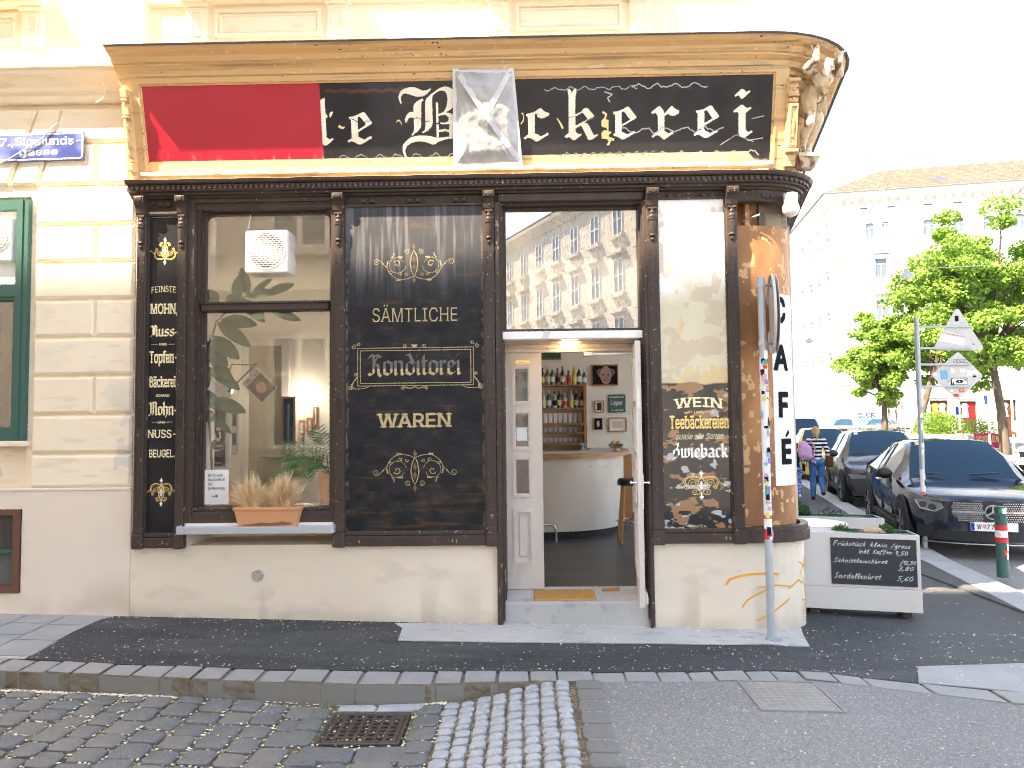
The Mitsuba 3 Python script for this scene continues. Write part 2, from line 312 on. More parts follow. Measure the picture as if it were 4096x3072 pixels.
# stone
def speck(p, k=1.0): return noise(p.x * 210 * k, p.y * 210 * k, p.z * 210 * k)
def setts(p, n, uv):
    v = cell_rand(p.x * 4.3 + p.y * 1.7, p.y * 4.6); c = mix((.105, .112, .122), (.175, .175, .172), fbm(p.x * 4.7, p.y * 4.7, p.z * 3., 3))
    c = mix(c, (.23, .22, .21), smoothstep(.62, .8, speck(p)) * .5); return mix(c, (.07, .07, .07), smoothstep(.65, .85, speck(p, .6)) * .5)
def stone_b(p, n, uv): return fbm(p.x * 30, p.y * 30, p.z * 30, 3) * .008
pr('m_sett', setts, .6, bump=stone_b, bs=1.0)
pr('m_settbrown', lambda p, n, uv: mix(setts(p, n, uv), (.20, .185, .165), .45), .65, bump=stone_b, bs=1.0)
pr('m_settpale', lambda p, n, uv: mix(mix((.30, .315, .345), (.41, .415, .425), fbm(p.x * 6, p.y * 6, 2., 3)), (.25, .25, .25), smoothstep(.6, .75, fbm(p.x * 40, p.y * 40, 1., 3)) * .5), .6, bump=stone_b, bs=1.0)
def kerbc(p, n, uv):
    c = mix((.22, .218, .22), (.30, .295, .29), fbm(p.x * 7, p.y * 9, p.z * 7, 3)); c = mix(c, (.20, .20, .20), smoothstep(.62, .8, speck(p)) * .5)
    s = smoothstep(.75, .3, n.z); return mix(c, mix((.09, .068, .038), (.20, .158, .10), fbm(p.x * 22, p.y * 22, p.z * 22, 3)), s * (.55 + .45 * fbm(p.x * 9, p.z * 9, 1., 2)))
def kerb_b(p, n, uv): return fbm(p.x * 26, p.y * 26, p.z * 26, 3) * .03 * smoothstep(.8, .2, n.z) + fbm(p.x * 60, p.y * 60, p.z * 60, 2) * .004
pr('m_kerb', kerbc, .8, bump=kerb_b, bs=1.0)
def asph(p, n, uv):
    c = mix((.024, .025, .027), (.050, .050, .053), fbm(p.x * 3, p.y * 5, 1., 4)); c = mix(c, (.13, .125, .12), smoothstep(.70, .85, noise(p.x * 130, p.y * 130)) * .6)
    c = mix(c, (.11, .11, .11), smoothstep(2.2, 3.6, p.x) * .35); c = mix(c, (.085, .083, .08), smoothstep(.52, .75, fbm(p.x * .9, p.y * 5, 7., 4)) * .55); return mix(c, (.015, .015, .016), smoothstep(.7, .85, noise(p.x * 90 + 5, p.y * 90)) * .5)
pr('m_asphalt', asph, .8, bump=lambda p, n, uv: fbm(p.x * 120, p.y * 120, 0., 2) * .004, bs=1.0)
def asphl(p, n, uv):
    c = mix((.165, .16, .158), (.215, .208, .20), fbm(p.x * 1.1, p.y * 1.4, 4., 4)); s = noise(p.x * 120, p.y * 120); c = mix(c, (.40, .39, .37), smoothstep(.66, .85, s) * .55)
    return mix(c, (.10, .10, .105), smoothstep(.66, .85, noise(p.x * 110 + 9, p.y * 110)) * .6)
pr('m_road', asphl, .85, bump=lambda p, n, uv: fbm(p.x * 110, p.y * 110, 0., 2) * .004, bs=1.0)
def concr(p, n, uv): return mix(mix((.35, .345, .335), (.45, .44, .425), fbm(p.x * 3, p.y * 3, 2., 4)), (.24, .235, .23), smoothstep(.55, .75, fbm(p.x * 9, p.y * 18, p.z * 9, 4)) * .5)
pr('m_concrete', concr, .85, bump=lambda p, n, uv: fbm(p.x * 80, p.y * 80, p.z * 80, 2) * .003, bs=1.0)
def slabc(p, n, uv): return mix(mix((.25, .25, .255), (.33, .33, .325), fbm(p.x * 5, p.y * 5, 2., 3)), (.2, .2, .2), smoothstep(.62, .8, speck(p)) * .4)
pr('m_slab', slabc, .75, bump=stone_b, bs=.6)
def joint(p, n, uv): return mix((.16, .135, .10), (.38, .31, .20), smoothstep(.4, .7, noise(p.x * 75, p.y * 75) * .6 + .4 * fbm(p.x * 5, p.y * 5, 1., 2)))
df('m_joint', joint); df('m_petal', (.78, .70, .52)); df('m_grass', (.16, .24, .06)); df('m_mortar', (.21, .20, .185))
def castiron(p, n, uv): return mix((.06, .05, .045), (.13, .105, .09), fbm(p.x * 20, p.y * 20, p.z * 20, 3))
pr('m_iron', castiron, .5, metal=.4); pr('m_cover', lambda p, n, uv: mix((.21, .205, .22), (.29, .285, .295), fbm(p.x * 9, p.y * 9, 1., 3)), .5, metal=.2); df('m_pit', (.012, .011, .01)); df('m_grit', (.42, .38, .31))
# joinery, metal, glass
def doorc(p, n, uv): return mix((.57, .51, .455), (.62, .56, .505), fbm(p.x * 3, p.y * 3, p.z * 2, 3))
pr('m_door', doorc, .35); pr('m_white', (.78, .77, .74), .35); pr('m_whitedull', (.74, .72, .68), .6); pr('m_sill', (.46, .49, .54), .35, metal=.3); pr('m_chrome', (.8, .8, .82), .12, metal=1.0); pr('m_steel', (.55, .56, .58), .3, metal=1.0)
pr('m_galv', lambda p, n, uv: mix((.34, .37, .40), (.47, .50, .53), fbm(p.x * 14, p.y * 14, p.z * 8, 3)), .45, metal=.35)
pr('m_black', (.012, .012, .013), .45); pr('m_rubber', (.018, .018, .02), .75); pr('m_brass', (.72, .52, .2), .3, metal=.7)
scene['m_pane'] = {'type': 'thindielectric', 'int_ior': 1.75}; df('m_greypane', (.13, .14, .135)); df('m_winebrown', (.16, .085, .06))
scene['m_mirrorpane'] = {'type': 'thindielectric', 'int_ior': 2.4}
pr('m_darkglass', (.016, .018, .02), .03, spec=.9)
pr('m_green', (.035, .105, .09), .4)
def terra(p, n, uv): return mix((.52, .245, .12), (.60, .30, .155), fbm(p.x * 6, p.y * 6, p.z * 6, 3)) 
pr('m_terra', terra, .7); pr('m_terrawet', (.22, .09, .04), .5); df('m_soil', (.05, .035, .022)); df('m_straw', lambda p, n, uv: mix((.68, .51, .29), (.88, .72, .48), noise(p.x * 60, p.y * 60, p.z * 20)))
def wood(p, n, uv): return mix((.30, .135, .045), (.45, .225, .085), fbm(p.x * 3, p.y * 12, p.z * 50, 3))
pr('m_wood', wood, .35); pr('m_cream_in', lambda p, n, uv: mix((.80, .755, .66), (.85, .81, .73), fbm(p.x * 2, p.z * 2, 1., 2)), .8, spec=.2)
pr('m_taupe', (.60, .525, .44), .6); pr('m_floor', lambda p, n, uv: mix((.035, .035, .035), (.06, .058, .055), fbm(p.x * 2, p.y * 9, 2., 3)), .4); df('m_coir', lambda p, n, uv: mix((.42, .23, .07), (.55, .33, .13), noise(p.x * 200, p.y * 200)))
df('m_paper', (.78, .78, .76)); df('m_ink', (.02, .02, .022)); df('m_inkred', (.45, .02, .03)); df('m_greige', (.60, .565, .53))
"""m_rust: the bare backing of the corner, orange brown with light scuffs"""
def rust(p, n, uv):
    a = p.x * 1.0 + p.y * .6; g = fbm(a * 2.6, p.z * 1.5, 3., 4); c = mix((.20, .085, .028), (.40, .185, .065), smoothstep(.3, .7, g))
    s = smoothstep(.66, .68, fbm(a * 17, p.z * 13, 6., 3) - .06 * smoothstep(1.5, .9, p.z)); return mix(c, (.58, .36, .16), s * .8)
pr('m_rust', rust, .55)
def marble(p, n, uv):
    f = fbm(p.x * 4, p.z * 4 + fbm(p.x * 9, p.z * 9, 2., 2) * .8, 5., 4); k = smoothstep(2.12, 2.10, p.z + .03 * (noise(p.x * 9, 3.) - .5))
    up = mix(mix((.60, .555, .41), (.62, .48, .25), smoothstep(.5, .62, f)), (.80, .79, .76), smoothstep(2.75, 3.1, p.z + .5 * (f - .5))); up = mix(up, (.52, .42, .30), smoothstep(.58, .66, fbm(p.x * 6 + 7, p.z * 7, 1., 4)) * .7)
    lo = mix((.008, .008, .01), (.024, .024, .028), f); lo = mix(lo, (.32, .17, .08), smoothstep(.60, .64, fbm(p.x * 7, p.z * 13, 8., 4)) * .9); lo = mix(lo, (.40, .41, .43), smoothstep(.68, .72, fbm(p.x * 8 + 3, p.z * 14, 3., 4)))
    return mix(up, lo, k)
pr('m_marble', marble, .08, spec=.6)
df('m_sticker1', (.75, .75, .74)); df('m_sticker2', (.30, .22, .50)); df('m_sticker3', (.20, .42, .62)); df('m_sticker4', (.62, .08, .06)); df('m_sticker5', (.70, .62, .12)); df('m_sticker6', (.08, .34, .20)); df('m_sticker7', (.62, .34, .42))
pr('m_signwhite', (.78, .78, .76), .35); pr('m_signred', (.60, .03, .035), .35); pr('m_signback', lambda p, n, uv: mix((.50, .48, .45), (.56, .54, .51), fbm(p.x * 9, p.z * 9, 1., 2)), .5); pr('m_enamel', lambda p, n, uv: mix((.045, .065, .24), (.15, .19, .38), smoothstep(.4, .8, fbm(p.x * 6, p.z * 6, 2., 3))), .15)
df('m_spray', (.72, .38, .09)); df('m_chalk', (.62, .64, .60)); pr('m_board', (.022, .024, .03), .6)
"""plants"""
def leafm(name, a, b, k=9.0): scene[name] = {'type': 'principledthin', 'base_color': mikit.proc(lambda p, n, uv: mix(a, b, noise(p.x * k, p.y * k, p.z * k))), 'roughness': .45, 'diff_trans': .7, 'spec_trans': 0.0, 'eta': 1.35}
leafm('m_treeleaf', (.16, .29, .05), (.29, .44, .10), 2.2); leafm('m_leaf', (.03, .09, .025), (.09, .17, .05)); leafm('m_rubberleaf', (.02, .06, .025), (.055, .12, .06)); leafm('m_palmleaf', (.06, .15, .05), (.14, .26, .10), 20)
df('m_bark', lambda p, n, uv: mix((.07, .058, .045), (.17, .145, .12), fbm(p.x * 8, p.y * 8, p.z * 3, 3)))
"""far houses"""
df('m_farwhite', (.70, .69, .66)); df('m_farshade', (.60, .60, .58)); df('m_rooftile', lambda p, n, uv: mix((.19, .095, .08), (.27, .16, .135), noise(p.x * 3, p.y * 3, p.z * 5))); pr('m_winglass', (.09, .12, .17), .05, spec=.8); df('m_lead', (.16, .17, .18))
df('m_opp', lambda p, n, uv: mix((.58, .55, .50), (.64, .61, .56), fbm(p.x * .5, p.y * .5, p.z * .5, 2)))
df('m_skin', (.55, .33, .24)); df('m_hair', (.42, .28, .13)); df('m_jeans', lambda p, n, uv: mix((.05, .12, .26), (.10, .22, .42), fbm(p.x * 20, p.y * 20, p.z * 8, 2))); df('m_navy', (.015, .02, .05))
df('m_stripes', lambda p, n, uv: mix((.012, .014, .022), (.62, .62, .62), smoothstep(.48, .52, dr.abs((p.z * 11.5) - dr.floor(p.z * 11.5) - .5) * 2)))
df('m_pack', lambda p, n, uv: mix(mix((.62, .20, .34), (.55, .36, .62), noise(p.x * 30, p.y * 30, p.z * 30)), (.15, .45, .5), smoothstep(.68, .72, noise(p.x * 50 + 9, p.y * 50, p.z * 50))))
df('m_leather', (.09, .045, .025)); df('m_check', lambda p, n, uv: mix((.05, .12, .42), (.55, .6, .68), smoothstep(.55, .6, noise(p.x * 40, p.y * 40, p.z * 40))))
def lamp_light(v, tint=(1, .78, .5)): return {'type': 'area', 'radiance': C(*[v * t for t in tint])}

# ---------------------------------------------------------------- ground
KB = np.array([(-9,-1),(-5.2,-1),(-3.8097,-1.0413),(-3.6088,-1.0699),(-2.8129,-1.1308),(-1.9563,-1.1655),(-1.0428,-1.1426),(-0.0221,-1.0987),(0.8936,-1.047),(1.7739,-0.9583),(2.1403,-0.9945),(2.4144,-1.0824),(2.6889,-1.1485),(3.3111,-1.2952)])
KF = np.array([(-9,-1.22),(-5.2,-1.23),(-3.6351,-1.2794),(-2.8768,-1.3179),(-2.2556,-1.3693),(-1.8453,-1.3667),(-1.2095,-1.3869),(-0.6562,-1.3611),(-0.2588,-1.3032),(0.1039,-1.2588),(0.2895,-1.2566),(0.8797,-1.2211),(1.7016,-1.1395),(1.9678,-1.1234),(2.2426,-1.1977),(2.6037,-1.3074),(3.1753,-1.4955)])
RI = [(4.7113,0.7673),(4.9067,1.9214),(5.1358,3.3103),(7.9363,15.0532)] + [(13.3, 38.0)]          # inner edge of the right-hand kerb band
kb = lambda x: np.interp(x, KB[:, 0], KB[:, 1]); kf = lambda x: np.interp(x, KF[:, 0], KF[:, 1])
obj('ground', M().box(-1500, 1500, -1500, 1500, -1.2, -0.42), 'm_road', kind='structure')
SLOT = sg.box(-1.27, -1.975, -.755, -1.5)      # the gully
bed = sg.Polygon([(-9, -1.1), (.36, -1.1), (.34, -9), (-9, -9)]).difference(SLOT)
obj('cobbled_road', sheet(bed, lambda x, y: road_z(x, y) - .022, .2), 'm_joint', kind='structure')
rightroad = sg.Polygon([(.33, -1.1)] + [(a, b + .03) for a, b in KF.tolist() if a > .3] + [(9, -3.2), (9, -9), (.33, -9)])
obj('road', sheet(rightroad, lambda x, y: road_z(x, y) - .002, .3), 'm_road', kind='structure')
RO = [(a + .36, b - .02) for a, b in RI]
side = sg.Polygon([(5.3, -2.2)] + [(a - .02, b) for a, b in RO] + [(27, 80), (80, 80), (80, -2.2)])
obj('side_road', sheet(side, lambda x, y: gz(x) - .09 - .0 * y, 1.5), 'm_road', kind='structure')
FOOT = [(-9, .06), (-3.44, .06), (2.0, .06), (2.36, .4), (12.0, 40)]
XA = [-3.6611][0]
walk = sg.Polygon([(-3.6, .06), (2.0, .06), (2.36, .4), (12.0, 40)] + RI[::-1] + [(5.2, -.2), (5.6, -1.0), (5.8, -2.2)] + KB[KB[:, 0] > -3.62][::-1].tolist() + [(-3.61, -1.06), (-3.645, -.68), (-3.65, -.44), (-3.63, -.12)])
obj('pavement', sheet(walk, walk_z, .25, .12), 'm_asphalt', kind='structure')
strip = sg.Polygon([(-1.1274,-0.0554),(-1.0444,-0.1679),(-1.0245,-0.4961),(-0.2192,-0.4846),(0.9687,-0.4355),(1.5626,-0.4261),(1.8967,-0.3918),(2.0576,-0.4173),(2.2304,-0.4178),(2.2844,-0.1579),(2.3765,0.169),(2.3239,0.3241)])
obj('concrete_strip', sheet(strip, lambda x, y: walk_z(x, y) + .006, .2, .01), 'm_concrete', kind='structure')
apron = sg.Polygon([(2.8557,-0.8307),(3.3087,-0.7715),(3.708,-0.7107)] + [(5.2, -.75), (5.4, -1.2)] + [(3.3171,-1.2864),(3.0356,-1.2169),(2.6917,-1.1529)])
obj('concrete_apron', sheet(apron, lambda x, y: walk_z(x, y) + .006, .2, .01), 'm_slab', kind='structure')

def stone(x0, x1, y0, y1, fz, h, c=.012, j=.006, deep=.08):
    """one sett: a worn top, sloping shoulders, four sides"""
    r = lambda: rnd.uniform(-j, j)
    P = [(x0 + r(), y0 + r()), (x1 + r(), y0 + r()), (x1 + r(), y1 + r()), (x0 + r(), y1 + r())]
    k = .30; Q = []
    for i in range(4):       # cut corners
        a, b, d = P[i], P[i - 1], P[(i + 1) % 4]; e = c * 1.6
        for o in (b, d):
            l = math.hypot(o[0] - a[0], o[1] - a[1]); Q.append((a[0] + (o[0] - a[0]) * e / l, a[1] + (o[1] - a[1]) * e / l))
    Q = np.array(Q); m = Q.mean(0); t = rnd.uniform(-.004, .004); tx, ty = rnd.uniform(-.03, .03), rnd.uniform(-.03, .03)
    z = fz(Q[:, 0], Q[:, 1]); T_ = m + (Q - m) * (1 - c * 2 / max(x1 - x0, .05)); zt = fz(T_[:, 0], T_[:, 1]) + h + t + (T_[:, 0] - m[0]) * tx + (T_[:, 1] - m[1]) * ty
    zs = z + h + t - c * .75 + (Q[:, 0] - m[0]) * tx + (Q[:, 1] - m[1]) * ty
    v = np.vstack([np.column_stack([Q, z - deep]), np.column_stack([Q, zs]), np.column_stack([T_, zt]), [[m[0], m[1], float(fz(m[0], m[1])) + h + t + .0065]]])
    i = np.arange(8); n = (i + 1) % 8
    f = np.vstack([np.stack([i, n, n + 8], 1), np.stack([i, n + 8, i + 8], 1), np.stack([i + 8, n + 8, n + 16], 1), np.stack([i + 8, n + 16, i + 16], 1), np.stack([i + 16, n + 16, i * 0 + 24], 1)])
    return v, f
road0 = lambda x, y: road_z(np.asarray(x), np.asarray(y))
x = -5.2
while x < -.80:
    w = rnd.uniform(.168, .212); x1 = min(x + w, -.735)
    if -.80 < x1: x1 = -.735
    y = -1.365 if x < -1.9 else -1.42; y += rnd.uniform(-.02, .0) ; first = True
    while y > -3.15:
        l = rnd.uniform(.165, .215) * (.6 if first and rnd.random() < .5 else 1); first = False
        b = sg.box(x, y - l, x1, y)
        if not b.intersects(SLOT.buffer(.03)) : obj('stone', stone(x + .011, x1 - .011, y - l + .011, y - .011, road0, rnd.uniform(-.004, .008), .014), 'm_settbrown' if rnd.random() < .28 else 'm_sett', 'cobbled_road', smooth=50)
        y -= l
    x = x1
for xa, xb, ya, yb in [(-1.25, -1.0, -1.49, -1.40), (-1.0, -.68, -1.49, -1.39), (-1.31, -1.0, -2.20, -2.02), (-.99, -.70, -2.20, -2.02), (-1.42, -1.285, -1.62, -1.44), (-1.44, -1.285, -1.80, -1.63), (-1.46, -1.285, -1.99, -1.81)]:
    obj('stone', stone(xa, xb, ya, yb, road0, .004, .014), 'm_settpale' if ya > -1.5 and xa > -1.3 else 'm_sett', 'cobbled_road', smooth=50)
y = -1.40
while y > -3.15:                                   # dark row beside the ramp
    l = rnd.uniform(.16, .2); obj('stone', stone(-.728, -.565, y - l + .01, y - .008, road0, .004, .014), 'm_sett', 'cobbled_road', smooth=50); y -= l
for c in range(8):                                # the little pale setts of the ramp
    xa = -.555 + c * .1045; y = -1.24 + [-.15, -.14, -.11, -.06, -.02, .015, .03, .035][c] - rnd.uniform(0, .04)
    while y > -3.1:
        l = rnd.uniform(.078, .112); obj('sett', stone(xa + .007 + rnd.uniform(-.004, .004), xa + .0975 + rnd.uniform(-.004, .004), y - l + .008, y - .004, road0, rnd.uniform(0, .006), .012, .005), 'm_settpale', 'cobbled_road', smooth=50); y -= l
y = -1.22
while y > -3.1:
    l = rnd.uniform(.15, .21); xo = .02 * (y + 1.2); obj('stone', stone(.315 + xo * .2, .50 + xo * .2, y - l + .015, y - .012, lambda x, y: road_z(x, y) * 1.0, .010, .014), 'm_settbrown', 'cobbled_road', smooth=50); y -= l
xs = -4.75; kerbs = []                           # the kerb
while xs < 4.3:
    w = rnd.uniform(.175, .25) if xs < 2.2 else rnd.uniform(.3, .45); kerbs.append((xs, xs + w)); xs += w
k = thing('kerb', None, None); mark(k, kind='structure')
cur = sg.Polygon([(a, kb(a)) for a in np.linspace(-5, 4.6, 60)] + [(a, kf(a) - .0) for a in np.linspace(4.6, -5, 60)])
obj('mortar', sheet(cur, lambda x, y: walk_z(x, y) - .016, .15, .16), 'm_mortar', k)
for a, b in kerbs:
    g = .005 if a > 0 else rnd.choice([.006, .011, .011, .013]); a += g; b -= g; q = []
    for xx, yy in ((a, kf(a)), (b, kf(b)), (b, kb(b)), (a, kb(a))): q.append((xx + rnd.uniform(-.003, .003), yy + rnd.uniform(-.006, .006)))
    q = np.array(q); m = q.mean(0); c = .016 if a < 2 else .01
    low = float(road_z(a, -1.3)) - .08; dz = rnd.uniform(-.006, .008)
    t = q + (m - q) / np.linalg.norm(m - q, axis=1)[:, None] * c * 1.3
    ring = [np.column_stack([q, np.full(4, low)]), np.column_stack([q, walk_z(q[:, 0], q[:, 1]) + dz - c]), np.column_stack([m + (q - m) * .965, walk_z(q[:, 0], q[:, 1]) + dz - c * .35]), np.column_stack([t, walk_z(t[:, 0], t[:, 1]) + dz])]
    v = np.vstack(ring); i = np.arange(4); n = (i + 1) % 4; f = [np.stack([i + 4 * r, n + 4 * r, n + 4 * r + 4, i + 4 * r + 4], 1) for r in range(3)] + [np.array([[12, 13, 14, 15]])]
    obj('kerb_stone', (v, np.vstack(f)), 'm_kerb', k, smooth=40)
k = thing('side_kerb', None, None); mark(k, kind='structure')
for i in range(len(RI) - 1):
    p, q = np.array(RI[i]), np.array(RI[i + 1]); n = max(1, int(np.linalg.norm(q - p) / 1.05)); n = min(n, 14)
    for j in range(n):
        a, b = p + (q - p) * (j + .006) / n, p + (q - p) * (j + .994) / n; o = np.array([.36, -.02])
        obj('kerb_stone', sheet(sg.Polygon([a, b, b + o, a + o]), lambda x, y: walk_z(x, y) + .004, .5, .14), 'm_slab', k)
k = thing('stone_pavement', None, None); mark(k, kind='structure')     # old slabs on the left
obj('mortar', sheet(sg.Polygon([(-9, .05), (-3.45, .05), (-3.62, -.12), (-3.64, -.5), (-3.6, -1.05), (-9, -1.0)]), lambda x, y: walk_z(x, y) - .008, .3), 'm_concrete', k)
edge = sg.Polygon([(-9, .05), (-3.5, .05), (-3.63, -.1), (-3.65, -.5), (-3.62, -.7), (-3.6, -1.03), (-9, -.98)])
x = -3.56; col = 0
while x > -6.6:
    w = [.42, .33, .36, .34, .35, .36, .35, .36, .35][col]; y = -1.01 + [.0, .12, .3, .18, .05, .2, .1, .3, .1][col]
    while y < .03:
        l = rnd.uniform(.30, .40); g = sg.box(x - w + .008, y + .008, x - .008, min(y + l - .008, .03)).intersection(edge)
        if g.area > .01: obj('slab', sheet(g, walk_z, .3, .03), 'm_slab', k)
        y += l
    x -= w; col += 1
# gully
k = thing('gully', 'rusty square drain grate set in the cobbles below the kerb', 'drain grate'); z0 = -.088; gx0, gx1, gy0, gy1 = -1.262, -.762, -1.968, -1.505
m = M()
for a, b, c, d in ((gx0, gx1, gy0, gy0 + .022), (gx0, gx1, gy1 - .022, gy1), (gx0, gx0 + .022, gy0 + .022, gy1 - .022), (gx1 - .022, gx1, gy0 + .022, gy1 - .022)): m.box(a, b, c, d, z0 - .06, z0 + .012, .004)
obj('frame', m, 'm_iron', k); g = sg.box(gx0 + .026, gy0 + .026, gx1 - .026, gy1 - .026); holes = []
for r in range(7):
    cy = gy0 + .068 + r * .0545
    for c in range(7):
        if r == 6 and c in (0, 6): continue
        cx = gx0 + .07 + c * .06; holes.append(sg.box(cx - .019, cy - .017, cx + .019, cy + .017))
obj('grate', M().prism(g.difference(unary_union(holes)), z0 - .03, z0 + .008, 'z'), 'm_iron', k); obj('pit', M().box(gx0 + .02, gx1 - .02, gy0 + .02, gy1 - .02, z0 - .22, z0 - .16), 'm_settbrown', k)
# manhole cover
k = thing('manhole_cover', 'square grey iron cover with a grid pattern in the asphalt', 'manhole cover'); mx0, mx1, my0, my1 = 1.44, 1.965, -1.69, -1.17; ms = lambda x, y: road_z(x, y)
def onroad(q, h0=0.0): return q.xf(lambda v: np.column_stack([v[:, 0], v[:, 1], v[:, 2] + road_z(v[:, 0], v[:, 1])]))
q = M()
for a, b, c, d in ((mx0, mx1, my0, my0 + .012), (mx0, mx1, my1 - .012, my1), (mx0, mx0 + .012, my0 + .012, my1 - .012), (mx1 - .012, mx1, my0 + .012, my1 - .012)): q.box(a, b, c, d, -.03, .009)
obj('frame', onroad(q), 'm_cover', k); obj('plate', onroad(M().box(mx0 + .015, mx1 - .015, my0 + .015, my1 - .015, -.03, .003)), 'm_cover', k)
q = M(); lay = sg.box(mx0 + .035, my0 + .03, mx1 - .035, my1 - .085)
for i in range(9): q.prism(sg.box(mx0 + .035 + i * .0569 - .0025, my0 + .03, mx0 + .035 + i * .0569 + .0025, my1 - .085).difference(unary_union([sg.Point(mx0 + .09, my0 + .075).buffer(.045), sg.Point(mx1 - .09, my0 + .075).buffer(.045)])), .001, .0065, 'z')
for i in range(9): q.prism(sg.box(mx0 + .035, my0 + .03 + i * .0506 - .0025, mx1 - .035, my0 + .03 + i * .0506 + .0025).difference(unary_union([sg.Point(mx0 + .09, my0 + .075).buffer(.045), sg.Point(mx1 - .09, my0 + .075).buffer(.045)])), .001, .0062, 'z')
for cx in (mx0 + .09, mx1 - .09): q.prism(sg.Point(cx, my0 + .075).buffer(.042).difference(sg.Point(cx, my0 + .075).buffer(.036)), .001, .006, 'z')
obj('grid', onroad(q), 'm_grit', k)
g = fit(text2d('W. TELEVERBINDUNG', 1, True), mx0 + .05, mx1 - .05, my1 - .068, my1 - .028)
obj('lettering', onroad(M().prism(g, .001, .0065, 'z')), 'm_grit', k)
# fallen blossom: in the joints, along the kerb, strewn over the asphalt
q = M(); OCT = np.array([[1, 0, 0], [-1, 0, 0], [0, 1, 0], [0, -1, 0], [0, 0, 1], [0, 0, -1.0]]); OF = np.array([[0, 2, 4], [2, 1, 4], [1, 3, 4], [3, 0, 4], [2, 0, 5], [1, 2, 5], [3, 1, 5], [0, 3, 5]])
def petal(x, y, z, s):
    a = rnd.uniform(0, 6.3); v = OCT * [s * rnd.uniform(.8, 1.7), s, s * .45] @ np.array([[math.cos(a), math.sin(a), 0], [-math.sin(a), math.cos(a), 0], [0, 0, 1]]); q.add(v + [x, y, z + s * .3], OF)
for i in range(5200):
    x, y = rnd.uniform(-4.6, -.55), rnd.uniform(-2.9, -1.33) 
    petal(x, y if rnd.random() < .8 else -1.35 - abs(rnd.gauss(0, .015)), float(road_z(x, y)) - .013, rnd.uniform(.005, .011))
wp = walk.buffer(-.02)
for i in range(1500):
    x, y = rnd.uniform(-3.6, 4.8), rnd.uniform(-1.15, .0) + (rnd.random() < .12) * rnd.uniform(0, 2)
    if rnd.random() < .18: y = float(kb(x)) + abs(rnd.gauss(0, .03))
    if rnd.random() < .12: y = -.01 - abs(rnd.gauss(0, .04))
    if wp.contains(sg.Point(x, y)): petal(x, y, float(walk_z(x, y)) + .004 + .006 * strip.contains(sg.Point(x, y)), rnd.choice([.003, .004, .005, .006, .008]))
for i in range(260):
    x, y = rnd.uniform(.4, 4.6), rnd.uniform(-2.6, -1.25)
    if y < float(kf(x)): petal(x, y, float(road_z(x, y)) - .002, rnd.uniform(.003, .007))
obj('fallen_petals', q, 'm_petal', label='pale petals strewn over pavement, kerb and cobble joints', cat='petals', kind='stuff')
q = M()
for i in range(420):
    c = rnd.choice([(-.70, -1.75), (-1.31, -1.75), (-1.1, -1.42), (-.72, -1.55), (-1.34, -1.9), (-1.6, -1.63), (-2.2, -1.6), (-2.05, -1.62), (-1.33, -1.40)]); x, y = c[0] + rnd.gauss(0, .025), c[1] + rnd.gauss(0, .07 if c[0] > -1.4 else .02); z = float(road_z(x, y)) - .02
    h = rnd.uniform(.02, .05); dx, dy = rnd.gauss(0, .012), rnd.gauss(0, .012); q.add([[x - .002, y, z], [x + .002, y, z], [x + dx, y + dy, z + h]], [[0, 1, 2]])
scene['m_grass'] = {'type': 'twosided', 'b': {'type': 'diffuse', 'reflectance': C(.16, .24, .06)}}
obj('grass', q, 'm_grass', label='little green grass tufts round the drain grate', cat='grass', kind='stuff')

# ---------------------------------------------------------------- buildings
def sweep(prof, path, caps=True):
    """profile (out, z) carried along a ground path; out points to the right of the way the path runs"""
    P = np.asarray(path, float); pr_ = np.asarray(prof, float); t = np.diff(P, axis=0); t /= np.linalg.norm(t, axis=1)[:, None]
    n = np.column_stack([t[:, 1], -t[:, 0]]); N = np.vstack([n[:1], (n[:-1] + n[1:]) / (1 + (n[:-1] * n[1:]).sum(1))[:, None], n[-1:]])
    v = np.stack([np.column_stack([P[i] + np.outer(pr_[:, 0], N[i]), pr_[:, 1]]) for i in range(len(P))]); k = len(pr_)
    i, j = np.meshgrid(np.arange(len(P) - 1), np.arange(k), indexing='ij'); j2 = (j + 1) % k
    q = M().add(v.reshape(-1, 3), np.stack([i * k + j, i * k + j2, (i + 1) * k + j2, (i + 1) * k + j], -1).reshape(-1, 4))
    if caps:
        a, f = tri(sg.Polygon(pr_)) if sg.Polygon(pr_).is_valid else (None, None)
        if f is not None and len(a) == k:
            d = np.argmin(((a[:, None] - pr_[None]) ** 2).sum(-1), 1); q.add(v[0], d[f]); q.add(v[-1], d[f][:, ::-1])
    return q
# the rounded corner: arc length s from its start, outward offset
_b = bez((1.95, 0.0), (2.50, 0.0), (2.50, .46), n=60); _l = np.r_[0, np.cumsum(np.linalg.norm(np.diff(_b, axis=0), axis=1))]
def corner(v):
    """(s, y, z) with y as on the flat front (negative = proud) bent round the corner"""
    s = np.clip(v[:, 0], 0, _l[-1]); x = np.interp(s, _l, _b[:, 0]); y = np.interp(s, _l, _b[:, 1]); e = 1e-3
    tx = np.interp(np.minimum(s + e, _l[-1]), _l, _b[:, 0]) - np.interp(np.maximum(s - e, 0), _l, _b[:, 0]); ty = np.interp(np.minimum(s + e, _l[-1]), _l, _b[:, 1]) - np.interp(np.maximum(s - e, 0), _l, _b[:, 1])
    x = x + np.minimum(v[:, 0], 0); h = np.hypot(tx, ty); return np.column_stack([x - ty / h * v[:, 1], y + tx / h * v[:, 1], v[:, 2]])
CL = float(_l[-1]); CPATH = [(1.95, 0.0)] + [tuple(p) for p in _b[6::6]]
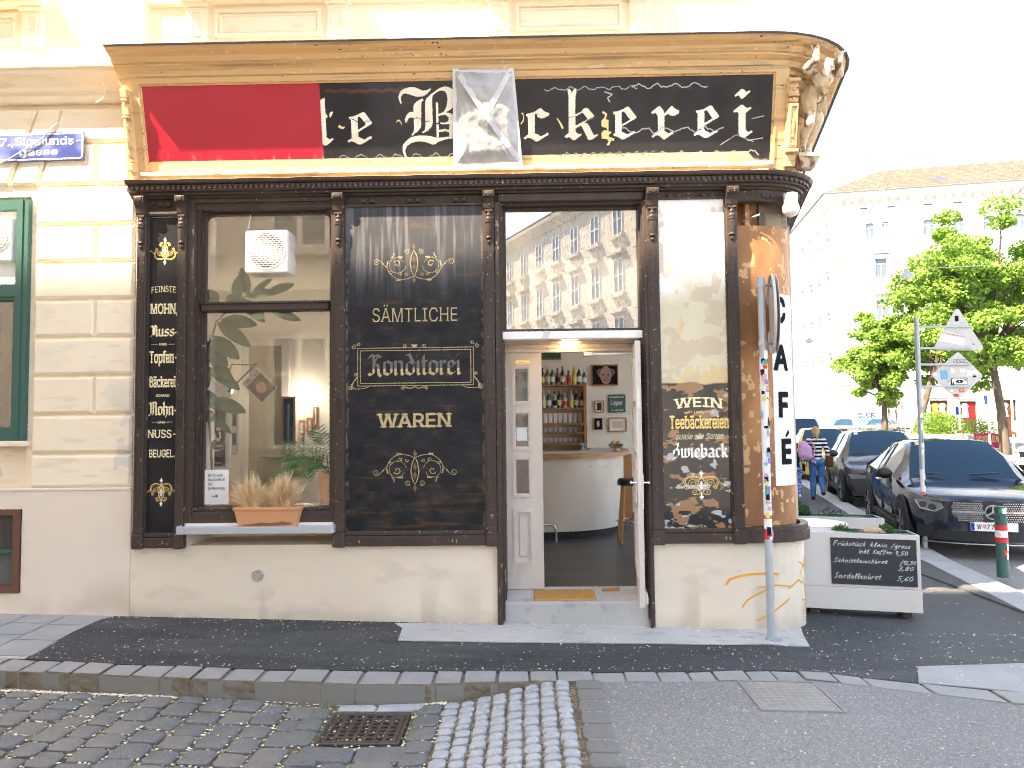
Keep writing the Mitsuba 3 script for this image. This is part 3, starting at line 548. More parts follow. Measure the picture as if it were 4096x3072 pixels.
def bent(poly, y, d, seg=.03):
    q = M(); poly = poly.buffer(0)
    for i in range(-6, int(CL / seg) + 1):
        for p in polys(poly.intersection(sg.box(i * seg, -9, (i + 1) * seg, 99))): q.prism(p, y - d, y, 'y')
    return q.xf(corner)
SE = (2.50 + .242 * 34, .46 + .970 * 34)                # the far end of the side front
HB = thing('cafe_building', 'cream plastered corner house with a rounded shop corner and moulded upper storey', 'building')
q = M(); q.prism([(-3.44, 0), (1.95, 0)] + [tuple(p) for p in _b[6::6]] + [SE, (-3.44, SE[1])], 4.25, 19.0, 'z'); obj('upper_wall', q, 'm_cream', HB)
q = M().box(-3.44, -2.93, .02, .5, .75, 4.3); q.box(-1.64, -.22, .02, .5, .75, 4.3); q.box(1.06, 1.862, .02, .5, .75, 4.3); q.box(-2.93, -1.64, .02, .5, 3.74, 4.3); q.box(-.22, 1.06, .16, .5, 3.74, 4.3)
obj('ground_floor_wall', q, 'm_plinth', HB)
q = M().box(-3.44, -.205, 0, .5, -.25, .752); obj('base_wall', q, 'm_stucco', HB)
q = M().prism([(1.045, .0), (1.95, 0)] + [tuple(p) for p in _b[6::6]] + [(2.3, .5), (1.045, .5)], -.25, .752, 'z'); obj('base_wall', q, 'm_stucco', HB)
q = M(); e0 = np.array([2.50, .46]); e1 = np.array(SE); nn = np.array([.970, -.242])
q.prism([tuple(e0 - nn * .02), tuple(e1), tuple(e1 - nn * .5), tuple(e0 - nn * .5)], 3.6, 4.3, 'z')
sd = np.array(SIDE)
for a, b, zt in ((0, .5, 3.6), (.5, 2.35, .5), (2.35, 2.55, 3.6), (2.55, 4.35, .5), (4.35, 4.55, 3.6), (4.55, 6.2, .5), (6.2, 34, 3.6)):  # openings between the piers are added, unseen, to let daylight into the room
    u, v = e0 + sd * a, e0 + sd * b; q.prism([tuple(u), tuple(v), tuple(v - nn * .4), tuple(u - nn * .4)], -.3, zt, 'z')
obj('side_wall', q, 'm_stucco', HB)
# storey band, window parapets, lesene
def frame(x0, x1, z0, z1, w, y0, y1, q): return q.prism(sg.box(x0, z0, x1, z1).difference(sg.box(x0 + w, z0 + w, x1 - w, z1 - w)), y0, y1, 'y')
def parapet(xl, xr, parent, zt):
    """the panel under an upper window, its two little pilasters and the sill over them"""
    q = M(); frame(xl, xr, 5.265, 5.52, .032, -.028, .005, q); frame(xl + .045, xr - .045, 5.31, 5.475, .014, -.012, .005, q); obj('parapet_panel', q, 'm_cream', parent)
    for a, b in ((xl - .245, xl - .06), (xr + .06, xr + .245)):
        q = M().box(a, b, -.045, .01, 5.22, 5.53, .006); frame(a + .045, b - .045, 5.26, 5.49, .01, -.055, -.04, q); q.box(a - .02, b + .02, -.075, .01, 5.53, 5.565, .005); obj('pilaster', q, 'm_cream', parent)
    q = M().box(xl - .29, xr + .29, -.20, .02, 5.585, 5.66, .01); q.box(xl - .28, xr + .28, -.13, .02, 5.53 + .035, 5.585); q.box(xl - .30, xr + .30, -.24, .02, 5.66, 5.70, .008); obj('sill', q, 'm_cream', parent)
    q = M(); frame(xl - .12, xr + .12, 5.70, 7.9, .16, -.06, .01, q); obj('window_surround', q, 'm_cream', parent); obj('window', M().box(xl + .04, xr - .04, -.004, .02, 5.72, 7.74), 'm_winglass', parent)
P1 = [-2.7229,-1.8009,-0.0203,0.8921]
parapet(P1[0] - .02, P1[1] + .02, HB, 0); parapet(P1[2] - .02, P1[3] + .02, HB, 0)
q = M().box(-3.36, 2.0, -.05, .01, 5.56, 5.605, .008); q.box(-3.36, 2.0, -.03, .01, 5.605, 5.63); obj('string_course', q, 'm_cream', HB)
q = M().box(*[-3.4268,-3.3426], -.10, .01, 4.95, 9.0, .008); obj('lesene', q, 'm_cream', HB)
# the house on the left
NB = thing('neighbour_building', 'cream house on the left with rusticated plaster blocks and a green framed window', 'building')
q = M().box(-16, -3.443, .034, 14, 4.6, 18.5); q.box(-4.40, -3.443, .034, .5, 1.20, 4.6); q.box(-16, -6.4, .034, .5, 1.20, 4.6); q.box(-6.4, -4.40, .034, .5, 3.86, 4.6); q.box(-6.4, -4.40, .09, .5, 1.2, 1.69); obj('wall', q, 'm_cream', NB)
q = M().prism(sg.box(-16, -.2, -3.443, 1.238).difference(sg.box(-6.5, .36, -4.40, 1.08)), .0, .5, 'y'); q.box(-16, -3.444, -.012, .03, 1.236, 1.262, .006); obj('plinth', q, 'm_plinth', NB)
obj('upper_band', M().box(-16, -3.443, .002, .036, 4.93, 18.5), 'm_cream', NB)
def block(pts, y0=.036, y1=-.004, c=.022):
    """a plaster block with sloping edges"""
    p = sg.Polygon(pts); i = p.buffer(-c, join_style=2)
    a = np.array(sg.polygon.orient(p).exterior.coords)[:-1]; b = np.array(sg.polygon.orient(i).exterior.coords)[:-1]
    if len(a) != len(b): return M().prism(p, y1, y0, 'y')
    b = b[[int(np.argmin(((b - w) ** 2).sum(1))) for w in a]]; n = len(a); k = np.arange(n); j = (k + 1) % n
    put = lambda w, y: np.column_stack([w[:, 0], np.full(n, y), w[:, 1]])
    t, f = tri(sg.Polygon(b)); q = M().add(np.vstack([put(a, y0), put(a, y1 + c * .8), put(b, y1)]), np.vstack([np.stack([k, j, j + n, k + n], 1), np.stack([k + n, j + n, j + 2 * n, k + 2 * n], 1)]))
    return q.add(np.column_stack([t[:, 0], np.full(len(t), y1), t[:, 1]]), f)
xl, xr, xm = -4.3337, -3.446, -3.7917
zr = [3.9459,3.5888,3.2538,2.9185,2.5827,2.2421,1.899,1.5555,1.2357]
for i in range(8):
    a, b = zr[i] - .012, zr[i + 1] + (.012 if i < 7 else .03)
    for u, v in ([(xl, xm - .014), (xm + .014, xr)] if i in (1, 3, 5) else [(xl, xr)]): obj('stone_block', block([(u, b), (v, b), (v, a), (u, a)]), 'm_cream', NB)
tz, bz, mz = [4.6548,3.9459,4.3301]
l1t, l1b, l2t, l2b, xq = [-4.3447,-4.589,-4.1267,-4.3289,-3.8]
g = .012
obj('stone_block', block([(-5.6, bz + g), (l1b - g, bz + g), (l1t - g, tz - g), (-5.6, tz - g)]), 'm_cream', NB)
obj('stone_block', block([(l1b + g, bz + g), (l2b - g, bz + g), (l2t - g, tz - g), (l1t + g, tz - g)]), 'm_cream', NB)
lm = l2b + (l2t - l2b) * (mz - bz) / (tz - bz)
obj('stone_block', block([(lm + g, mz + g), (xr, mz + g), (xr, tz - g), (l2t + g, tz - g)]), 'm_cream', NB)
obj('stone_block', block([(l2b + g, bz + g), (xq - g, bz + g), (xq - g, mz - g), (lm + g, mz - g)]), 'm_cream', NB); obj('stone_block', block([(xq + g, bz + g), (xr, bz + g), (xr, mz - g), (xq + g, mz - g)]), 'm_cream', NB)
obj('cornice', sweep([(-.02, 4.69), (.035, 4.69), (.05, 4.71), (.05, 4.745), (.09, 4.765), (.10, 4.80), (.17, 4.86), (.20, 4.875), (.20, 4.905), (.235, 4.915), (.24, 4.94), (-.02, 4.955)], [(-16, .0), (-3.45, .0)]), 'm_cream', NB)
xa = -4.5381
parapet(xa - .95, xa - .02 + .02, NB, 0)
# green window at the left edge
zt, zb = [3.8199,1.677]; fx = -4.3907
w = NB + '__window'
obj('window', M().prism(sg.box(-6.35, zb, fx, zt).difference(unary_union([sg.box(-6.2, zb + .09, fx - .105, 2.95), sg.box(-6.2, 3.06, fx - .105, zt - .09)])), -.02, .08, 'y'), 'm_green', NB, label='dark green painted window frame')
q = M(); q.prism(sg.box(-6.2, zb + .09, fx - .105, 2.95).difference(sg.box(-6.17, zb + .12, fx - .13, 2.92)), .0, .05, 'y'); q.box(fx - .06, fx - .045, -.03, -.02, zb, zt); obj('moulding', q, 'm_green', w)
obj('pane', M().box(-6.2, fx - .1, .045, .05, zb + .08, 2.96), 'm_pane', w); obj('panel', M().box(-6.2, fx - .1, .045, .06, 3.05, zt - .08), 'm_sticker1', w); obj('room', M().box(-6.3, fx - .08, .35, .4, zb - .1, 3.9), 'm_leather', w)
obj('sill', M().box(-6.4, fx + .03, -.05, .04, zb - .05, zb - .003, .008), 'm_cream', NB)
q = M(); q.prism(sg.box(-6.5, .36, -4.41, 1.08).difference(sg.box(-6.4, .42, -4.47, 1.03)), -.015, .03, 'y'); obj('cellar_window', q, 'm_winebrown', NB); q = M()
for i in range(40): q.box(-4.5 - i * .022, -4.497 - i * .022, .012, .015, .74, 1.04)
for i in range(14): q.box(-5.4, -4.46, .0125, .0155, .75 + i * .021, .753 + i * .021)
obj('mesh', q, 'm_iron', NB + '__cellar_window'); obj('bar', M().box(-6.4, -4.46, .0, .03, .70, .735), 'm_green', NB + '__cellar_window'); obj('pane', M().box(-6.45, -4.45, .05, .06, .4, 1.05), 'm_greypane', NB + '__cellar_window')
# houses across the street: one shades the pavement, the other shows in the glass over the door
OB = thing('opposite_building', 'tall pale house across the street behind the viewer, out of view', 'building')
obj('wall', M().prism([(-40, -8.2), (-2.9, -8.2), (-9.5, -22), (-40, -22)], -.4, 18.95, 'z'), 'm_opp', OB); obj('cornice', M().box(-40, -2.8, -8.2, -7.95, 18.6, 18.95), 'm_opp', OB)
for r in range(4):
    for c in range(9):
        x, z = -4.6 - c * 2.35, 1.3 + r * 4.1
        f = obj('window', M().prism(sg.box(x - .62, z, x + .62, z + 2.3).difference(unary_union([sg.box(x + a - .24, z + b, x + a + .24, z + b + h) for a in (-.29, .29) for b, h in ((.07, 1.4), (1.55, .68))])), -8.18, -8.10, 'y'), 'm_white', OB) if r < 3 else obj('window', M().box(x - .62, x + .62, -8.18, -8.17, z, z + 2.3), 'm_winglass', OB)
        if r < 3: obj('pane', M().box(x - .6, x + .6, -8.185, -8.172, z, z + 2.28), 'm_winglass', f)
        obj('sill', M().box(x - .8, x + .8, -8.2, -7.95, z - .16, z), 'm_opp', f)
RB = thing('reflected_building', 'pale house with white sash windows and hoods seen reflected in the glass over the door', 'building')
ra = np.array([.4217, .9067]); rn = np.array([-.9067, .4217]); r0 = np.array([.0, -56.5])     # its front runs away to the left behind the viewer
def rb(m): return m.xf(lambda v: np.column_stack([r0[0] + ra[0] * v[:, 0] - rn[0] * v[:, 1], r0[1] + ra[1] * v[:, 0] - rn[1] * v[:, 1], v[:, 2]]))
obj('wall', rb(M().box(-40, 30, 0, 12, -1, 18.2)), 'm_opp', RB); obj('roof', rb(M().prism([(-.7, 18.2), (12, 18.2), (6, 22)], -40, 30, 'x')), 'm_lead', RB)
obj('cornice', rb(sweep([(0, 17.2), (.15, 17.2), (.2, 17.5), (.6, 17.8), (.65, 18.1), (0, 18.2)], [(-40, 0), (30, 0)])), 'm_opp', RB)
for r, (z, h, hood) in enumerate([(14.4, 2.1, 0), (10.4, 2.4, 1), (6.3, 2.5, 1), (2.4, 2.4, 0)]):
    for c in range(14):
        s = -12 + c * 3.05
        f = obj('window', rb(M().prism(sg.box(s - .6, z, s + .6, z + h).difference(unary_union([sg.box(s + a - .23, z + b, s + a + .23, z + b + d) for a in (-.28, .28) for b, d in ((.1, .5 * h - .1), (.5 * h + .08, .2 * h), (.72 * h, .24 * h))])), -.08, .0, 'y')), 'm_white', RB)
        obj('pane', rb(M().box(s - .58, s + .58, -.03, -.02, z, z + h - .03)), 'm_winglass', f)
        obj('sill', rb(M().box(s - .85, s + .85, -.3, 0, z - .25, z)), 'm_opp', f)
        if hood: obj('hood', rb(M().box(s - .9, s + .9, -.42, 0, z + h + .25, z + h + .5)), 'm_opp', f)

# ---------------------------------------------------------------- the carved wooden shop front
SF = thing('shopfront', 'dark brown carved wooden shop front with pilasters, black glass panels and double door', 'shop front')
path = [(-3.45, 0), (1.95, 0)] + CPATH[1:] + [(2.50 + .242 * 5, .46 + .97 * 5)]
inn = [(-3.40, .02), (1.95, .02)] + CPATH[1:] + [(2.50 + .242 * 5, .46 + .97 * 5)]
obj('cornice', sweep([(-.04, 3.795), (.05, 3.795), (.06, 3.81), (.085, 3.815), (.09, 3.832), (.125, 3.838), (.125, 3.888), (.155, 3.892), (.165, 3.902), (.175, 3.925), (-.04, 3.94)], path), 'm_brown', SF)
q = M()
for i in range(118):
    cx = -3.40 + i * .0455
    if cx > 1.95: break
    a = np.linspace(np.pi, 2 * np.pi, 7); q.prism(np.column_stack([cx + .0195 * np.cos(a), 3.884 + .034 * np.sin(a)]), -.142, -.12, 'y')
for i in range(13):
    a = np.linspace(np.pi, 2 * np.pi, 7); q.join(M().prism(np.column_stack([.02 + i * .0455 + .0195 * np.cos(a), 3.884 + .034 * np.sin(a)]), -.142, -.12, 'y').xf(corner))
obj('scallop_row', q, 'm_brown', SF, kind='stuff', label='row of little carved scallops under the cornice')
obj('frieze', sweep([(-.06, 3.70), (.005, 3.70), (.012, 3.715), (.012, 3.73), (.03, 3.80), (-.06, 3.80)], inn), 'm_brown', SF)
q = M()
def rosette(cx, cz, y=-.012, w=None):
    r = M().lathe([(.0, -.016), (.014, -.013), (.02, -.006), (.03, 0)], (0, 0, 0), 10, 1); r.xf(lambda v: v * [1, 1, 1] + [cx, y, cz])
    for s in (-1, 1): r.prism([(cx + s * .02, cz - .012), (cx + s * .06, cz - .016), (cx + s * .052, cz), (cx + s * .06, cz + .016), (cx + s * .02, cz + .012)][::s], y - .008, y + .01, 'y')
    return r if w is None else r.xf(w)
for cx in (-3.17, -1.36, -.955, -.55, 1.33, 1.62): obj('rosette', rosette(cx, 3.752, -.024), 'm_brown', SF)
for s in (.2, .42): obj('rosette', rosette(s, 3.745, -.02, corner), 'm_brown', SF)
def pilaster(x0, x1, z0=.735):
    w = x1 - x0; c = (x0 + x1) / 2; k = obj('pilaster', M().box(x0, x1, -.062, .02, .88, 3.64, .006), 'm_brown', SF)
    q = M(); q.box(x0 + .006, x1 - .006, -.082, -.05, 3.625, 3.642, .003)      # the shelf over the baluster
    prof = [(-.06, 3.64), (-.075, 3.66), (-.085, 3.70), (-.105, 3.735), (-.125, 3.75), (-.128, 3.79), (-.11, 3.81), (-.02, 3.81), (-.02, 3.64)]
    q.prism(prof, x0 - .004, x1 + .004, 'x'); q.prism([(-.125, 3.755), (-.134, 3.765), (-.135, 3.785), (-.125, 3.80)], x0 + .012, x1 - .012, 'x')
    for i in range(3): q.tube([(c + .018 * math.cos(t), -.128 - .004, 3.762 + i * .014 + .006 * math.sin(t)) for t in np.linspace(np.pi, 2 * np.pi, 5)], .003, 4)
    obj('console', q, 'm_brown', k)
    bal = [(.004, 3.34), (.012, 3.345), (.018, 3.36), (.010, 3.375), (.008, 3.385), (.027, 3.392), (.027, 3.40), (.018, 3.412), (.024, 3.44), (.033, 3.50), (.034, 3.515), (.028, 3.518), (.036, 3.528), (.036, 3.537), (.028, 3.542), (.034, 3.556), (.03, 3.572), (.018, 3.582), (.024, 3.595), (.016, 3.612), (.02, 3.626)]
    obj('baluster', M().lathe(bal, (c, -.064, 0), 12), 'm_brown', k, smooth=40)
    q = M()                                                              # carved leaf bands and flutes down the shaft
    for a, b in ((2.06, 3.26), (1.0, 1.72)):
        for i in range(int((b - a) / .062)):
            z = a + i * .062; q.prism([(c - .022, z + .03), (c - .019, z + .03), (c + .024, z + .012), (c + .024, z + .004), (c - .022, z + .022)], -.066, -.06, 'y')
    for s in (-.026, .026): q.box(c + s - .003, c + s + .003, -.067, -.06, .97, 3.28)
    for s in (-.012, .0, .012): q.box(c + s - .002, c + s + .002, -.067, -.06, 1.78, 2.02)
    obj('carving', q, 'm_brown', k); obj('base', M().box(x0 - .008, x1 + .008, -.075, .0, z0, .862, .01).box(x0 - .002, x1 + .002, -.068, 0, .862, .905, .006), 'm_brown', k)
for a in ((-3.392, -3.312), (-3.03, -2.957), (-1.655, -1.568), (-.338, -.252), (1.076, 1.172), (1.766, 1.860)): pilaster(*a)
def rail(x0, x1, name='rail'): return obj(name, M().box(x0, x1, -.055, .01, .742, .828, .006).box(x0 + .01, x1 - .01, -.04, .01, .828, .868, .008), 'm_brown', SF)
rail(-3.32, -3.03); rail(-1.57, -.345); rail(1.17, 1.77)
obj('rail', bent(sg.box(-.09, .742, CL, .83), .02, .075).join(bent(sg.box(-.09, .83, CL, .872), .02, .06)), 'm_brown', SF)
def lining(x0, x1, z0, z1, w=.018, y0=-.035, y1=.0):
    return M().prism(sg.box(x0, z0, x1, z1).difference(sg.box(x0 + w, z0 + w, x1 - w, z1 - w)), y0, y1, 'y')
obj('glass_panel', M().box(-3.305, -3.037, .0, .02, .86, 3.64), 'm_blackglass', SF, label='narrow black glass panel with gold lettering'); obj('panel_lining', lining(-3.318, -3.024, .85, 3.665), 'm_brown', SF)
obj('glass_panel', M().box(-1.565, -.345, -.018, .01, .815, 3.705), 'm_blackpaint', SF, label='large scuffed black panel with faded gold ornament and lettering'); obj('panel_lining', lining(-1.572, -.336, .80, 3.715, .016, -.036, -.0), 'm_brown', SF)
obj('glass_panel', M().box(1.178, 1.768, -.012, .01, .862, 3.72), 'm_marble', SF, label='tall glass panel, pale marbled above, dark and flaking below'); obj('panel_lining', lining(1.168, 1.77, .85, 3.735, .014, -.034, 0), 'm_brown', SF)
# display window
def rr(x0, x1, z0, z1, r, low=False):
    b = sg.box(x0 + r, z0, x1 - r, z1).union(sg.box(x0, z0, x1, z1 - r)); 
    return unary_union([b, sg.Point(x0 + r, z1 - r).buffer(r, quad_segs=8), sg.Point(x1 - r, z1 - r).buffer(r, quad_segs=8)])
gx0, gx1, gz0, gz1 = -2.861, -1.741, 1.079, 3.668
W = obj('display_window', M().prism(sg.box(-2.957, .95, -1.655, 3.80).difference(sg.box(-2.90, .99, -1.685, 3.76)), -.03, .03, 'y').prism(sg.box(-2.93, .955, -1.67, 3.79).difference(rr(-2.885, -1.70, 1.02, 3.72, .1)), .03, .075, 'y'), 'm_brown', SF)
q = M()
for i, (a, y0, y1) in enumerate(((.016, .05, .085), (.030, .075, .11), (.044, .10, .15))):
    q.prism(rr(-2.905 + a - .02, -1.68 - a + .02, 1.0 + a, 3.74 - a + .01, .12 - a).difference(rr(-2.905 + a + .008, -1.68 - a - .008, 1.0 + a + .03, 3.74 - a - .014, .11 - a)), y0, y1, 'y')
obj('moulding', q, 'm_brown', W); obj('glazing_bar', M().box(-2.88, -1.72, .05, .15, 2.80, 2.892, .014).box(-2.88, -1.72, .035, .06, 2.865, 2.885, .006), 'm_brown', W)
obj('pane', M().add([[gx0 - .02, .13, 2.85], [gx1 + .02, .13, 2.85], [gx1 + .02, .13, gz1 + .03], [gx0 - .02, .13, gz1 + .03]], [[0, 1, 2, 3]]), 'm_pane', W)
obj('pane', M().add([[gx0 - .02, .13, gz0 - .03], [gx1 + .02, .13, gz0 - .03], [gx1 + .02, .13, 2.85], [gx0 - .02, .13, 2.85]], [[0, 1, 2, 3]]), 'm_pane', W)
obj('bottom_rail', M().box(-2.957, -1.655, -.02, .12, .955, 1.045, .008).box(-2.95, -1.66, -.0, .12, 1.045, 1.075, .006), 'm_brown', W)
q = M().box(-2.975, -1.645, -.125, .04, .908, .925).box(-2.975, -1.645, -.13, -.12, .868, .926, .002).box(-2.98, -2.96, -.13, .0, .868, .935, .002).box(-1.655, -1.635, -.13, .0, .868, .935, .002); obj('sill', q, 'm_sill', SF); obj('sill_upstand', M().box(-2.955, -1.655, -.025, .0, .925, .957), 'm_whitedull', SF)
# doorway
q = M()
for x0, x1, s in ((-.252, -.205, 1), (1.045, 1.085, -1)):
    q.box(x0, x1, -.045, .05, .02, 3.72, .008)
q.box(-.21, -.188, -.01, .5, .1, 3.72); q.box(1.036, 1.052, -.01, .5, .1, 3.72); q.box(-.21, -.175, .05, .11, .25, 3.72, .01); q.box(1.02, 1.045, .05, .11, .25, 3.72, .01); q.box(-.22, 1.06, -.03, .06, 3.72, 3.80, .01); q.box(-.21, 1.05, .06, .16, 3.70, 3.80, .01)
obj('door_frame', q, 'm_brown', SF)
obj('reveal', M().box(-.187, -.178, .11, .5, .25, 2.52), 'm_brown', SF); obj('reveal', M().box(1.026, 1.0355, .11, .5, .25, 2.52), 'm_brown', SF)
pr('m_blind', lambda p, n, uv: mix((.42, .34, .22), (.16, .15, .14), smoothstep(-.05, .22, p.x)), .8)
TR = obj('transom', M().prism(sg.box(-.19, 2.58, 1.037, 3.71).difference(sg.box(-.153, 2.612, 1.02, 3.685)), .09, .14, 'y'), 'm_brown', SF, label='window over the door reflecting the house opposite')
obj('pane', M().add([[-.17, .12, 2.6], [1.03, .12, 2.6], [1.03, .12, 3.70], [-.17, .12, 3.70]], [[0, 1, 2, 3]]), 'm_mirrorpane', TR); obj('blind', M().box(-.18, 1.035, .17, .175, 2.58, 3.70), 'm_blind', TR, label='cream board behind the glass')
obj('lintel', M().box(-.192, 1.04, .035, .15, 2.515, 2.585, .006), 'm_white', SF, label='white painted lintel with a dark gap in the paint'); obj('paint_gap', M().prism([(.155, 2.518), (.21, 2.518), (.235, 2.582), (.175, 2.582)], .0335, .04, 'y'), 'm_sill', SF)
obj('soffit', M().box(-.19, 1.04, .15, .52, 2.515, 2.56), 'm_taupe', SF)
obj('head', M().box(-.19, 1.04, .47, .54, 2.44, 2.514, .006).box(-.19, 1.04, .455, .48, 2.475, 2.49, .003), 'm_door', SF); obj('door_closer', M().box(.60, .99, .44, .46, 2.405, 2.425, .003).box(.55, .64, .43, .48, 2.395, 2.44, .006), 'm_steel', SF)
ST = thing('door_step', None, None); mark(ST, kind='structure')
obj('slab', M().box(-.21, 1.055, .025, .62, -.1, .243, .02), 'm_concrete', ST)
obj('door_mat', M().box(.06, .60, .06, .42, .2432, .258, .004), 'm_coir', label='rectangular brown coir mat on the door step', cat='door mat')
obj('wedge', M().prism([(0, 0), (.16, 0), (.16, .03), (0, .006)], .0, .06, 'y').xf(lambda v: v + [.68, .4, .244]), 'm_wood', label='small wooden door wedge behind the mat', cat='door wedge')
def door(w, h, name, fn, cols, flat_panels=0, nglass=3, t=.045, label=None):
    """a panelled leaf in its own frame: x 0..w, y 0..t, z 0..h"""
    z = [(.865, 1.20), (1.30, 1.63), (1.725, 2.05)]
    op = [sg.box(a, z0, b, z1) for a, b in cols for z0, z1 in z]; pn = [sg.box(a, .245, b, .705) for a, b in cols]
    k = obj(name, M().prism(sg.box(0, 0, w, h).difference(unary_union(op + pn)), 0, t, 'y').xf(fn), 'm_door', SF, label=label)
    for o in op:
        a, z0, b, z1 = o.bounds
        q = M().prism(sg.box(a - .022, z0 - .022, b + .022, z1 + .022).difference(sg.box(a + .002, z0 + .002, b - .002, z1 - .002)), -.014, 0.0, 'y').prism(o.difference(sg.box(a + .012, z0 + .012, b - .012, z1 - .012)), .0, .03, 'y'); obj('moulding', q.xf(fn), 'm_door', k)
        obj('pane', M().box(a, b, .02, .024, z0, z1).xf(fn), 'm_darkglass', k)
    for o in pn:
        a, z0, b, z1 = o.bounds
        q = M().prism(sg.box(a - .022, z0 - .022, b + .022, z1 + .022).difference(sg.box(a + .002, z0 + .002, b - .002, z1 - .002)), -.014, 0.0, 'y').box(a, b, .018, .03, z0, z1).box(a + .03, b - .03, .004, .02, z0 + .05, z1 - .05, .012); obj('panel', q.xf(fn), 'm_door', k)
    return k
la = rz(0, (-.185, .49, .25)); D1 = door(.345, 2.20, 'door', la, [(.085, .225)], label='narrow closed grey door leaf with three small panes')
obj('name_plate', M().box(.10, .235, -.004, 0, 2.085, 2.12, .002).xf(la), 'm_brass', D1); obj('notice', M().box(.105, .205, .012, .016, 1.365, 1.49).xf(la), 'm_paper', D1, label='white paper notice behind the middle pane')
obj('inscription', M().flat(fit(text2d('INH. ROGER SATTLER', 1, True), .125, .215, 2.097, 2.107), -.004, .001).xf(la), 'm_ink', D1)
ang = math.radians(-96.5); ra2 = rz(ang, (1.012, .50, .25)) @ np.diag([1, 1, 1, 1.0])   # the wide leaf stands open towards the street
ol = lambda v: (v * [1, 1, 1]) @ ra2[:3, :3].T + ra2[:3, 3]
D2 = door(.70, 2.215, 'door', ol, [(.10, .335), (.365, .60)], label='wide grey door leaf standing open, seen edge on')
obj('stile', M().box(.70, .715, .0, .03, .0, 2.215).box(.715, .735, .0, .016, .0, 2.2).xf(ol), 'm_door', D2); obj('weather_bar', M().box(.02, .70, .044, .07, .02, .09, .01).xf(ol), 'm_door', D2)
obj('lock_plate', M().box(.7148, .7162, .006, .026, .62, 1.22).box(.7148, .7162, .006, .026, 1.65, 1.82).xf(ol), 'm_steel', D2)
q = M()
for y, s in ((-.05, -1), (.095, 1)): q.tube([(.64, .0 if s < 0 else .045, 1.02), (.64, y, 1.02)], .009, 8).tube([(.645, y, 1.02), (.52, y, 1.02)], .010, 8).box(.625, .655, -.004 if s < 0 else .045, 0.0 if s < 0 else .05, .80, 1.10, .002)
obj('handle', q.xf(ol), 'm_chrome', D2)
# the rounded corner: bare backing, a gap above it, and the poster
obj('corner_panel', bent(sg.box(-.085, .872, CL, 3.50), .075, .02), 'm_rust', SF, smooth=30, label='bare orange brown scuffed panel round the corner')
obj('corner_backing', M().box(1.9, 2.2, .22, .26, 3.4, 3.8).box(1.98, 2.02, .1, .22, 3.4, 3.8), 'm_rust', SF); obj('post', M().box(2.10, 2.15, .1, .15, 3.4, 3.8), 'm_iron', SF)
obj('peg', M().tube([(1.93, .02, 3.53), (2.07, -.02, 3.575)], .008, 6), 'm_steel', SF); obj('edge_strip', M().prism([tuple(np.array([2.50, .46]) + np.array([.97, -.242]) * -.075), tuple(np.array([2.50, .46]) + np.array([.97, -.242]) * -.03), tuple(np.array([2.62, .94]) + np.array([.97, -.242]) * -.03), tuple(np.array([2.62, .94]) + np.array([.97, -.242]) * -.075)], .87, 3.80, 'z'), 'm_brown', SF)
PO = obj('poster', bent(sg.box(.24, 1.21, .76, 2.895), .055, .004), 'm_paper', smooth=30, label='tall white paper poster with black letters C A F É pasted round the corner', cat='poster')
def letter(s, a, b, z0, z1): return fit(text2d(s, 1, True).buffer(.035), a, b, z0, z1)
q = M()
for s, a, b, z0, z1 in [('C',0.265,0.425,2.6378,2.8754),('A',0.25,0.44,2.2158,2.4474),('F',0.295,0.43,1.8032,2.0311),('E',0.315,0.465,1.3933,1.6197)]:
    obj('letter', bent(letter(s, a, b, z0, z1), .051, .003), 'm_ink', PO)
obj('accent', bent(sg.Polygon([(0.37,1.6481),(0.415,1.6961),(0.435,1.6721),(0.385,1.6306)]), .051, .003), 'm_ink', PO)
# lamp under the cornice
LP = thing('globe_lamp', 'white glass globe lamp hanging under the cornice at the corner', 'lamp'); lc = np.array([2.339,3.6222]); lc = np.array([lc[0], -.02, lc[1]])
obj('globe', M().ball(lc, .073, 24, 16), 'm_white', LP, smooth=True); obj('socket', M().lathe([(.055, .045), (.06, .06), (.062, .13), (.04, .135)], lc, 20), 'm_white', LP, smooth=40)
# round vent and spray marks on the base
V = thing('wall_vent', 'round white slatted vent in the plaster under the window', 'vent'); vc = (-2.3279,0.4904)
obj('ring', M().lathe([(.066, .0), (.066, -.012), (.058, -.018), (.052, -.012), (.05, .0)][::-1], (0, 0, 0), 28, 1).xf(lambda v: np.column_stack([v[:, 0] + vc[0], v[:, 1] * 1 - .001, v[:, 2] + vc[1]])) , 'm_whitedull', V, smooth=40)
obj('hole', M().prism(sg.Point(vc).buffer(.052), -.001, .0005, 'y'), 'm_leather', V)
for i in range(11):
    z = vc[1] - .044 + i * .0088; h = math.sqrt(max(.051 ** 2 - (z - vc[1]) ** 2, 1e-6)); obj('slat', M().prism([(-.004, z - .003), (-.013, z - .0005), (-.012, z + .0025), (-.003, z + .001)], vc[0] - h, vc[0] + h, 'x'), 'm_whitedull', V)
q = M(); base = [[(1.7,0.3896),(1.7327,0.4313),(1.8179,0.4569),(1.9345,0.4739),(2.0401,0.4762),(2.1412,0.4723)],[(1.8319,0.1952),(1.8703,0.2524),(1.9507,0.2989),(2.0467,0.34)]]
for p, w in zip(base, (.022, .014)):
    for a in (0,): q.flat(stroke(p, w), -.0015, .001)
obj('graffiti', q, 'm_spray', HB, label='orange spray paint lines on the plaster base')
q = M()
